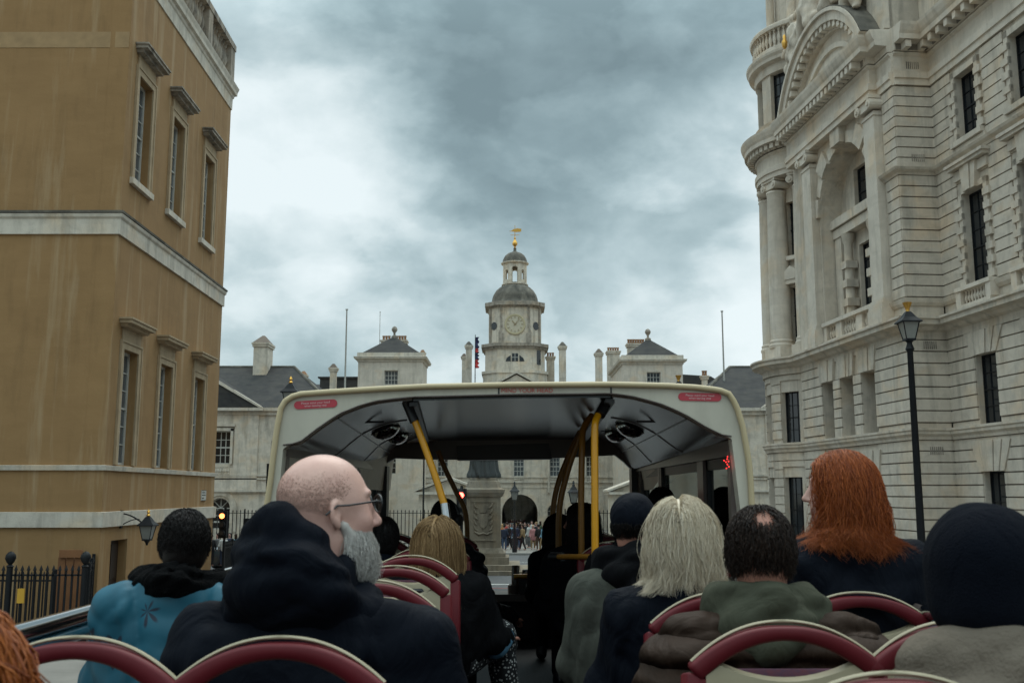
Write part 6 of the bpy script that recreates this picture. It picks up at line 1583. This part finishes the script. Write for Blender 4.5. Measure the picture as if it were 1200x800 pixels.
        link('hood' if hood != 'fur' else 'fur_collar', q.mesh('hood', MATS[hood_mat or coat], 1), None, root)
    # ---- hats
    if hat:
        q = SDF(hc - .2, hc + .2, .006); W_ = lambda p: hc + HM @ np.array(p)
        if hat == 'beanie': q.ell(W_((0, -.012, .035)), (.098, .118, .105), HM, .02); q.ell(W_((0, -.015, -.035)), (.094, .112, .075), HM, .03); q.ell(W_((0, .075, -.075)), (.075, .07, .085), HM, .01, True)
        if hat == 'cap':
            q.ell(W_((0, -.012, .035)), (.087, .106, .092), HM, .01); q.ell(W_((0, 0, -.075)), (.2, .2, .085), HM, .006, True); q.ell(W_((0, .11, .018)), (.065, .07, .010), HM @ rotx(-.12), .012)
        q.folds(.0015, 60, seed=2); link('beanie' if hat == 'beanie' else 'cap', q.mesh('hat', MATS['beanie_navy'] if hat == 'beanie' else MATS['coat_navy']), None, root)
    # ---- hair
    if hair:
        kind, hm, ln, n = hair[:4]; opt = hair[4] if len(hair) > 4 else {}
        def shell(dz, zlow, r=(.081, .101, .093), fr=True):
            q = SDF(hc - .22, hc + .22, .006); W_ = lambda p: hc + HM @ np.array(p)
            q.ell(W_((0, -.014, .028)), r, HM, .02); q.ell(W_((0, -.04, -.03)), (r[0] * .93, r[1] * .72, .085), HM, .03)
            if ln > .12: q.ell(W_((0, -.035, -.09)), (r[0] * .98, r[1] * .62, .09), HM, .03)
            if ln > .25: q.ell(W_((0, -.045, -.14)), (r[0] * .95, r[1] * .5, .08), HM, .03)
            if fr: q.ell(W_((0, .085, -.045)), (.072, .075, .085), HM, .01, True)
            q.folds(.0015, 80, seed=3); return q
        if kind == 'long':
            link('hair', shell(0, 0).mesh('hair', MATS[hm]), None, root)
            reg = lambda D: (D[:, 2] > -.35) & ~((D[:, 1] > .55) & (D[:, 2] < .55))
            cols = [((0, sy, zs - .12), (.235 * b, .165, .16)), ((0, sy, zs - .0), (.20 * b, .115, .095)), ((0, sy + .02, zs + .06), (.115, .115, .085)), ((0, -.01, h - .29), (.085, .085, .12))]
            wt = lambda D: np.clip(.35 + D[:, 2] + .5 * D[:, 1], 0.08, 1)
            side = lambda D: np.stack([np.sign(D[:, 0] - opt.get('part', .0)) * .8 * wt(D), -.35 * wt(D), -.9 * (1 - wt(D)) + .08], 1)
            me = strands('hair_strands', hm, n, hc + HM @ np.array((0, -.012, .026)), HM, ln, rad=opt.get('rad', .0017), region=reg, comb=side, hug=opt.get('hug', 1.16), wave=opt.get('wave', .012), seed=opt.get('seed', 1), colliders=cols, headr=(.081, .101, .092), drop=opt.get('drop', .8), out=opt.get('out', .15), clump=opt.get('clump', 50), stiff=opt.get('stiff', .72), step=.019, locks=opt.get('locks', 170))
            link('hair_strands', me, None, root)
        if kind == 'short':
            if opt.get('shell', True): link('hair', shell(0, 0, (.0795, .0995, .0905)).mesh('hair', MATS[hm]), None, root)
            reg = opt.get('region') or (lambda D: (D[:, 2] > -.55) & ~((D[:, 1] > .45) & (D[:, 2] < .5)))
            cmb = lambda D: np.stack([D[:, 0] * .25 + .05, np.where(D[:, 1] > .1, .5, -.1), -.75 * (1 - np.clip(D[:, 2], 0, 1)) - .1], 1)
            link('hair_strands', strands('hair_strands', hm, n, hc + HM @ np.array((0, -.012, .026)), HM, ln, rad=.0011, step=ln / 6, region=reg, comb=cmb, hug=1.09, wave=.004, seed=4, headr=(.079, .099, .089), drop=.8, out=.22, clump=90, stiff=.7, lens=(.6, 1.2)), None, root)
    if extra: extra(root, hc, HM, h, zs, sy)
    return root
# ------------------------------------------------------------------ the passengers, nearest first
def px_head(px, py, Y): a = at(px, py, Y); return a.x, a.z
def bald_extra(root, hc, HM, h, zs, sy):
    W_ = lambda p: tuple(hc + HM @ np.array(p, float))
    m = MB()
    for sx in (-1, 1):
        m.tube([W_((sx * .032 + .024 * math.cos(a), .104 - .05 * abs(.024 * math.cos(a) * sx + 0) , .006 + .019 * math.sin(a))) for a in np.linspace(0, 2 * PI, 22)][:-1], .0021, 6, closed=True)
        m.tube([W_((sx * .056, .100, .010)), W_((sx * .072, .085, .012)), W_((sx * .081, .02, .006)), W_((sx * .084, -.005, .006)), W_((sx * .083, -.03, -.012))], .0024, 6)
    m.tube([W_((-.009, .108, .010)), W_((0, .112, .013)), W_((.009, .108, .010))], .002, 6)
    link('glasses', m.mesh('glasses', MATS['plastic_black'], smooth=60), None, root)
    for sx in (-1, 1):
        m = MB(); pts = [W_((sx * .032 + .022 * math.cos(a), .1035, .006 + .018 * math.sin(a))) for a in np.linspace(0, 2 * PI, 20)[:-1]]; m.add(pts, [tuple(range(len(pts)))])
        link('lens', m.mesh('lens', MATS['windscreen_glass']), None, root)
    q = SDF(hc - .24, hc + .2, .006)
    q.cap(W_((-.069, .012, -.035)), W_((-.045, .055, -.095)), .010, .022, .03); q.cap(W_((.069, .012, -.035)), W_((.045, .055, -.095)), .010, .022, .03); q.cap(W_((-.03, .072, -.105)), W_((.03, .072, -.105)), .024, .024, .03)
    q.ell(W_((0, .062, -.14)), (.036, .026, .05), HM, .03)
    q.folds(.002, 90, seed=6); link('beard', q.mesh('beard', MATS['beard_grey']), None, root)
    reg = lambda D: ((D[:, 2] < -.1) & (D[:, 2] > -.95) & (D[:, 1] > -.05) & ~((D[:, 1] > .8) & (D[:, 2] > -.3))) 
    me = strands('beard_strands', 'beard_grey', 5500, hc + HM @ np.array((0, .02, -.035)), HM, .085, rad=.0006, step=.01, region=reg, comb=lambda D: np.stack([D[:, 0] * .4, D[:, 1] * .6, -.5 + 0 * D[:, 0]], 1), hug=1.05, wave=.006, seed=8, headr=(.066, .072, .074), drop=.9, out=.1, clump=60, stiff=.8)
    link('beard_strands', me, None, root)
    reg = lambda D: (D[:, 2] < .1 + .5 * np.random.rand(len(D)) ** 2) & (D[:, 2] > -.6) & (D[:, 1] < .2 + .3 * np.random.rand(len(D)))
    link('stubble', strands('stubble', 'stubble_grey', 11000, hc + HM @ np.array((0, -.012, .028)), HM, .003, rad=.00028, step=.001, region=reg, comb=lambda D: D * .5, hug=1.0, wave=0, headr=(.0755, .095, .086), drop=.5, out=1.0), None, root)
x, z = px_head(384, 540, 2.22)
person('large bald man with black glasses and white beard in a navy hooded coat, looking right', -.45, 2.33, z + .02, yaw=R(-62), pitch=R(2), s=1.08, vox=.005, skin='skin_bald', coat='coat_navy', build_=1.3, hood='big', fold=.008, extra=bald_extra, lean=.02, sh_drop=.03, hx=.022)
x, z = px_head(212, 598, 2.62)
person('dark haired child in a turquoise patterned jacket with black fur collar', x, 2.66, z, yaw=R(22), s=.74, vox=.0065, coat='jacket_teal', hood='fur', hood_mat='fur_black', sh_drop=-.035, hair=('short', 'hair_dark', .035, 6500, {}), fold=.007, build_=1.2)
def band_extra(root, hc, HM, h, zs, sy):
    q = SDF((-.25, -.3, zs - .2), (.25, .2, h), .008)
    q.cap((.06, -.07, h - .2), (.075, .03, h - .3), .018, .02, .02); link('orange_scarf', q.mesh('scarf', MATS['orange_lining']), None, root)
x, z = px_head(895, 596, 2.55)
sr = lambda D: (D[:, 2] > -.6) & ~((D[:, 1] > .45) & (D[:, 2] < .5)) & ~(((D[:, 0] - .12) ** 2 + (D[:, 1] + .72) ** 2 + (D[:, 2] - .66) ** 2) < .03 + .18 * np.random.rand(len(D)))
person('balding brown haired man in a brown quilted jacket with green hood', x, 2.6, z, yaw=R(-14), pitch=R(-10), vox=.006, coat='puffer_brown', hood='down', hood_mat='hood_green', puff=.012, fold=.006, hair=('short', 'hair_brown', .04, 5500, {'region': sr, 'shell': False}), extra=band_extra, build_=1.3)
x, z = px_head(1158, 612, 1.9)
person('person in a large navy knitted beanie and beige fleece coat', x, 1.93, z + .01, yaw=R(-8), s=1.1, vox=.0075, coat='coat_beige', hat='beanie', fold=.009, build_=1.12, hood='down')
x, z = px_head(985, 530, 3.12)
person('woman with long copper red hair in a navy coat, looking left', x, 3.15, z - .005, yaw=R(76), vox=.0055, skin='skin_pale', coat='coat_navy', hair=('long', 'hair_red', .37, 19000, {'hug': 1.16, 'wave': .042, 'clump': 110, 'out': .2, 'drop': .9, 'rad': .0007, 'locks': 300, 'fwd': 0.0}), ears=False, build_=1.2, s=.93)
x, z = px_head(800, 585, 3.12)
person('woman with shoulder length platinum blonde hair in a navy jacket', x, 3.15, z - .005, yaw=R(-6), pitch=R(-6), vox=.007, skin='skin_pale', coat='coat_navy', hair=('long', 'hair_blonde', .33, 19000, {'hug': 1.18, 'wave': .022, 'clump': 100, 'seed': 5, 'part': -.15, 'out': .2, 'rad': .0007, 'locks': 280}), ears=False, build_=1.15, s=.9)
x, z = px_head(744, 579, 3.85)
person('man in a black baseball cap and grey green jacket with black hood', x, 3.88, z - .005, yaw=R(-24), vox=.007, coat='jacket_grey', hood='down', hood_mat='coat_black', hat='cap', hair=('short', 'hair_dark', .02, 1500, {'region': lambda D: (D[:, 2] < -.1) & (D[:, 2] > -.6) & (D[:, 1] < .2), 'shell': False}), build_=1.05)
def phone_extra(root, hc, HM, h, zs, sy):
    m = MB(); m.box(.30, .37, .28, .42, h - .58, h - .57); link('phone', m.mesh('phone', MATS['plastic_black'], bevel=.003), None, root)
    q = SDF((-.1, -.2, h - .85), (.5, .6, h - .3), .009)
    q.cap((.28, .02, h - .62), (.33, .22, h - .60), .055, .045, .02); q.folds(.004, 50, 3); link('blue_sleeve', q.mesh('sleeve', MATS['sleeve_blue']), None, root)
    q = SDF((0.0, -.3, .05), (.5, .7, .75), .01); q.cap((.1, -.05, .52), (.30, .30, .56), .10, .085, .04); q.cap((.30, .30, .56), (.34, .32, .15), .08, .06, .04); q.folds(.005, 40, 9)
    link('spotted_trousers', q.mesh('spotted_trousers', MATS['spotted_trouser']), None, root)
x, z = px_head(514, 607, 4.98)
person('woman with long straight light brown hair in a black jacket by the aisle', x, 5.0, z, yaw=R(-14), vox=.008, coat='coat_black', hair=('long', 'hair_sandy', .46, 8000, {'hug': 1.16, 'wave': .012, 'clump': 60, 'rad': .001, 'seed': 9}), ears=False,
       arms=[((-.19, -.05, .84), (-.25, .02, .58), (-.05, .28, .56)), ((.19, -.05, .84), (.27, .0, .60), (.32, .22, .57))], extra=phone_extra)
def phones_extra(root, hc, HM, h, zs, sy):
    W_ = lambda p: tuple(hc + HM @ np.array(p, float))
    m = MB(); m.tube([W_((.092 * math.cos(a), -.01, .0 + .122 * math.sin(a))) for a in np.linspace(.05, PI - .05, 20)], .009, 8); link('headphone_band', m.mesh('band', MATS['plastic_black'], smooth=60), None, root)
    for sx in (-1, 1):
        m = MB(); m.tube([W_((sx * .082, -.01, -.01)), W_((sx * .108, -.01, -.01))], .036, 16); link('headphone_cup', m.mesh('cup', MATS['plastic_black'], smooth=40), None, root)
x, z = px_head(522, 588, 6.35)
person('dark haired passenger with black headphones in a black puffer jacket near the windscreen', x, 6.4, z + .01, yaw=R(-20), s=.98, vox=.009, coat='puffer_black', puff=.012, hair=('short', 'hair_dark', .05, 2500, {}), extra=phones_extra,
       arms=[((-.19, -.05, .84), (-.28, .05, .62), (-.1, .3, .6)), ((.17, -.05, .80), (.27, .10, .56), (.40, .32, .50))])
x, z = px_head(452, 606, 5.65)
person('figure in a dark navy coat with one arm raised beside the left window', x - .02, 5.7, z, yaw=R(20), vox=.01, coat='coat_navy', hair=('short', 'hair_dark', .04, 1500, {}), hands=True,
       arms=[((-.19, -.05, .76), (-.30, .05, .52), (-.13, .3, .5)), ((.18, -.05, .80), (.33, .12, .74), (.50, .25, .62))])
x, z = px_head(312, 600, 3.4)
person('dark haired passenger mostly hidden in front of the bald man', x, 3.45, z, yaw=R(10), s=.97, vox=.01, coat='coat_black', hair=('short', 'hair_dark', .045, 2200, {}))
x, z = px_head(680, 590, 6.5)
person('dark haired woman in profile behind the yellow poles', x, 6.5, z, yaw=R(62), vox=.008, skin='skin', coat='coat_black', hair=('long', 'hair_dark', .3, 2500, {'hug': 1.12}), ears=False)
x, z = px_head(653, 602, 7.7)
person('figure with long black hair standing out against the windscreen', x, 7.7, z, yaw=R(15), s=.94, build_=.85, vox=.01, skin='skin', coat='coat_black', hair=('long', 'hair_dark', .4, 2200, {'hug': 1.1}), ears=False)
x, z = px_head(730, 580, 5.3)
person('passenger with dark hair just in front of the man in the cap', x + .06, 5.5, z - .01, yaw=R(0), vox=.012, coat='coat_black', hair=('short', 'hair_dark', .045, 1500, {}))
x, z = px_head(815, 571, 6.6)
person('dark haired passenger against the right side bus windows', .98, 6.6, z, yaw=R(-10), vox=.012, coat='coat_black', hair=('short', 'hair_dark', .05, 1500, {}))
# curly copper hair of the passenger at our left elbow
x, z = px_head(-74, 728, 1.2)
person('curly orange haired passenger cut off by the lower left corner', x - .02, 1.22, z, yaw=R(5), vox=.01, coat='coat_black', hair=('long', 'hair_orange', .26, 3500, {'hug': 1.3, 'wave': .05, 'clump': 120, 'out': .6, 'stiff': .6}), ears=False)
# robed statue figure
q = SDF((-1.1, -.9, 0), (1.1, .9, 3.9), .045)
q.cap((0, 0, .1), (0, 0, 2.6), .78, .48, .2); q.ell((0, .1, .12), (.85, .8, .25), None, .2); q.ell((0, 0, 2.8), (.55, .38, .45), None, .2); q.ell((0, -.05, 3.5), (.19, .22, .27), None, .1)
for sx in (-1, 1): q.cap((sx * .5, 0, 2.95), (sx * .72, -.1, 2.2), .2, .17, .1); q.cap((sx * .72, -.1, 2.2), (sx * .3, -.45, 2.0), .16, .12, .1)
X_ = q.ax[0][:, None, None]; Y_ = q.ax[1][None, :, None]; Z_ = q.ax[2][None, None, :]
q.F = q.F + (.06 * np.sin(np.arctan2(Y_, X_) * 11 + np.sin(Z_ * 2) * .8) * (Z_ < 2.5)).astype(np.float32)
link('robed_figure', q.mesh('robed_figure', MATS['bronze']), None, st, (SX, SY, 4.72))
# ------------------------------------------------------------------ allegorical group on the pediment, a few gilt attributes
cc_ = Pc + d * 4.7 + nrm * .5
sg = empty('sculpture_group', (cc_.x, cc_.y, 22.7), 'carved stone figures with gilded details sitting above the arched pediment', 'sculpture')
def figure(name, P, lean, sc):
    q = SDF((-1.2, -1.0, -.3), (1.2, 1.0, 2.9), .05)
    q.cap((0, 0, 1.0), (lean * .4, 0, 1.9), .36, .32, .1); q.ell((lean * .5, 0, 2.45), (.2, .22, .26), None, .08); q.cap((0, 0, .9), (lean * -.3, .1, .2), .42, .35, .2); q.cap((.1, .2, .8), (.75 * lean, .2, .3), .3, .2, .15); q.cap((.75 * lean, .2, .3), (.8 * lean, .2, -.2), .2, .16, .1)
    for sx in (-1, 1): q.cap((lean * .4 + sx * .3, 0, 2.0), (lean * .4 + sx * .75, .1, 1.5), .15, .12, .08); q.cap((lean * .4 + sx * .75, .1, 1.5), (lean * .6 + sx * .6, .35, 1.0), .12, .1, .06)
    q.folds(.05, 9, seed=int(P[0] * 10)); o = link(name, q.mesh(name, MATS['portland']), None, sg, P, rz=PI * .5, sc=(sc, sc, sc)); return o
for u, z, ln, sc in ((2.0, 21.7, -1, 1.0), (3.6, 22.7, -1, 1.15), (5.6, 22.7, 1, 1.15), (7.3, 21.8, 1, 1.0)):
    p = Pc + d * u + nrm * .35; figure('carved_figure', (p.x, p.y, z), ln, sc)
m = MB(); p = Pc + d * 7.2 + nrm * 1.0; m.lathe([(.03, 0), (.1, .1), (.13, .3), (.06, .45), (.08, .55), (.02, .65)], p.x, p.y, 22.6, 12); m.lathe([(.03, 0), (.12, .1), (.12, .2), (.03, .3)], Pc.x + d.x * 4.6 + nrm.x * .7, Pc.y + d.y * 4.6, 24.9, 10)
m.build('gilt_attribute', MATS['gold'], sg, smooth=50)
# ------------------------------------------------------------------ crowd on the far pavement
def crowd_mesh(kind):
    st_ = {0: .0, 1: .22, 2: .1}[kind]
    q = SDF((-.45, -.5, -.05), (.45, .5, 1.8), .028)
    q.ell((0, 0, 1.62), (.08, .1, .115), None, .02); q.cap((0, 0, 1.38), (0, 0, 1.52), .055, .05, .03); q.cap((0, 0, .95), (0, 0, 1.3), .12, .14, .05)
    for sx in (-1, 1):
        q.cap((sx * .16, 0, 1.36), (sx * .24, -.02, 1.08), .045, .04, .03); q.cap((sx * .24, -.02, 1.08), (sx * .2, .16, .88), .036, .03, .02); q.ell((sx * .19, .2, .84), (.03, .05, .04), None, .01)
        q.cap((sx * .09, 0, .9), (sx * .1, sx * st_ * .5 + .03, .5), .08, .06, .03); q.cap((sx * .1, sx * st_ * .5 + .03, .5), (sx * .1, sx * st_, .08), .055, .04, .02); q.ell((sx * .1, sx * st_ + .06, .05), (.045, .12, .05), None, .01)
    b_ = q.mesh('body', None, 1)
    q = SDF((-.5, -.5, .6), (.5, .5, 1.6), .028)
    q.cap((0, 0, .92), (0, 0, 1.28), .17, .17, .06); q.cap((-.13, 0, 1.36), (.13, 0, 1.36), .08, .08, .04)
    for sx in (-1, 1): q.cap((sx * .17, 0, 1.36), (sx * .25, -.02, 1.08), .065, .06, .03); q.cap((sx * .25, -.02, 1.08), (sx * .21, .15, .90), .055, .045, .02)
    if kind == 2: q.cap((0, 0, .75), (0, 0, 1.0), .2, .18, .06)
    c_ = q.mesh('coat', None, 1)
    q = SDF((-.4, -.5, -.02), (.4, .5, 1.1), .028)
    for sx in (-1, 1): q.cap((sx * .085, 0, .92), (sx * .1, sx * st_ * .5 + .03, .5), .10, .08, .04); q.cap((sx * .1, sx * st_ * .5 + .03, .5), (sx * .1, sx * st_, .12), .075, .06, .02)
    t_ = q.mesh('trousers', None, 1)
    q = SDF((-.2, -.2, 1.4), (.2, .2, 1.85), .022); q.ell((0, -.015, 1.65), (.088, .105, .11), None, .02); q.ell((0, .09, 1.60), (.07, .06, .08), None, .01, True)
    if kind != 0: q.ell((0, -.05, 1.5), (.09, .06, .12), None, .04)
    h_ = q.mesh('hair', None, 1)
    return [('body', b_), ('coat', c_), ('trousers', t_), ('hair', h_)]
CM = [crowd_mesh(k) for k in range(3)]
COL = {'black': (.012, .012, .014), 'navy': (.018, .025, .05), 'white': (.5, .5, .48), 'red': (.42, .04, .03), 'blue': (.05, .16, .35), 'light blue': (.2, .38, .5), 'tan': (.3, .2, .1), 'grey': (.12, .12, .12), 'pink': (.45, .2, .2), 'green': (.06, .09, .05), 'denim': (.05, .08, .14), 'brown': (.09, .05, .03), 'orange': (.5, .16, .03)}
for k_, v_ in COL.items(): mat('cloth_' + k_.replace(' ', '_'), v_, .85, var=.3, vscale=8)
HC = ['hair_dark', 'hair_brown', 'hair_sandy']; random.seed(11)
def walker(px, Y, top, legs, kind, yaw, hair, label, h=1.0, zg=.12):
    x = (px - 600) / 1178 * Y; r = empty('person', (x, Y, zg), label, 'person', 'people on the pavement in front of the guards building')
    r.rotation_euler = (0, 0, yaw); s_ = h; r.scale = (s_, s_, s_)
    for (nme, me), mt in zip(CM[kind], ('skin_pale', 'cloth_' + top.replace(' ', '_'), 'cloth_' + legs.replace(' ', '_'), HC[hair])):
        o = bpy.data.objects.new(nme, me); S.collection.objects.link(o); o.parent = r
        if not me.materials: me.materials.append(MATS[mt])
        o.material_slots[0].link = 'OBJECT'; o.material_slots[0].material = MATS[mt]
W = [(591, 69, 'navy', 'denim', 0, 0, 0, 'pedestrian in navy top and jeans nearest the statue pedestal'), (596, 70.5, 'black', 'black', 1, 2.6, 1, 'pedestrian all in black just right of the pedestal'),
     (604, 69.2, 'navy', 'black', 0, 3.0, 2, 'bareheaded pedestrian in navy jacket and black trousers facing the road'), (609, 71, 'black', 'denim', 2, .4, 0, 'pedestrian in long black coat over jeans behind the navy jacket'),
     (612.5, 69.4, 'tan', 'black', 1, 1.3, 1, 'pedestrian in tan jacket with black trousers in the waiting crowd'), (620, 72, 'white', 'grey', 0, 2.2, 0, 'pedestrian in white top and grey trousers'),
     (624.5, 70.3, 'pink', 'tan', 2, 3.1, 2, 'pedestrian in long pink top and tan trousers'), (631, 69.6, 'black', 'brown', 0, .3, 0, 'pedestrian in black jacket and brown trousers at the road edge'),
     (636.5, 68.6, 'light blue', 'tan', 1, 2.0, 2, 'pedestrian in light blue shirt stepping towards the kerb'), (594, 73, 'red', 'navy', 0, 1.0, 1, 'pedestrian in a red jacket beside the arch railings'),
     (598, 73.6, 'light blue', 'black', 2, 2.8, 0, 'pedestrian in long light blue coat behind the crowd'), (588.5, 74.8, 'orange', 'black', 1, .5, 2, 'pedestrian in orange top at the left of the arch'),
     (602, 76, 'grey', 'black', 0, 3.0, 0, 'pedestrian in grey jacket walking into the arch'), (607, 77.5, 'black', 'navy', 1, 0, 1, 'black clad pedestrian with navy trousers inside the forecourt gate'),
     (615, 76.5, 'black', 'grey', 0, 2.9, 0, 'black jacket and grey trousers pedestrian under the arch lamp'), (618, 79, 'navy', 'black', 2, .7, 0, 'pedestrian in long navy coat in the forecourt'),
     (628, 75.5, 'black', 'black', 0, 1.9, 2, 'fair haired pedestrian in black right of the arch'), (633, 78, 'green', 'brown', 1, .2, 1, 'pedestrian in dark green jacket in the forecourt'),
     (623, 81, 'white', 'black', 0, 3.0, 0, 'far pedestrian in white near the arch mouth'), (610, 84, 'brown', 'black', 0, .2, 0, 'distant pedestrian in brown at the arch mouth'), (600, 88, 'grey', 'navy', 1, 0, 1, 'farthest pedestrian in grey inside the arch shadow'),
     (590, 78, 'black', 'tan', 1, 1.4, 0, 'pedestrian in black with tan trousers behind the red jacket'), (641, 71, 'grey', 'black', 1, 1.2, 0, 'pedestrian in grey top partly behind the seated figure')]
for i, w in enumerate(W): walker(w[0], w[1], w[2], w[3], w[4], w[5], w[6], w[7], .94 + .1 * random.random(), .12 if w[1] < 74.3 else .02)
for i, (px, Y, t_, l_, k_, y_, h_, lb) in enumerate([(284, 40, 'tan', 'denim', 1, 1.2, 2, 'woman in tan top and jeans walking past the dark railing'), (251, 56, 'black', 'black', 0, 0, 0, 'pedestrian in black closest to the ochre wall'), (258, 57, 'grey', 'black', 2, 2, 1, 'grey coated pedestrian below the orange signal'),
     (265, 56, 'white', 'navy', 0, .5, 2, 'pedestrian in white top below the arched window'), (272, 57.5, 'navy', 'black', 1, 3, 0, 'navy jacket pedestrian beyond the railing'), (279, 56.5, 'light blue', 'grey', 2, .4, 1, 'light blue coated pedestrian left of the dark grey car'), (296, 62, 'black', 'denim', 0, 1, 0, 'pedestrian in black jacket behind the dark grey car')]):
    walker(px, Y, t_, l_, k_, y_, h_, lb, 1.0, .12 if Y < 46 else 0.0)
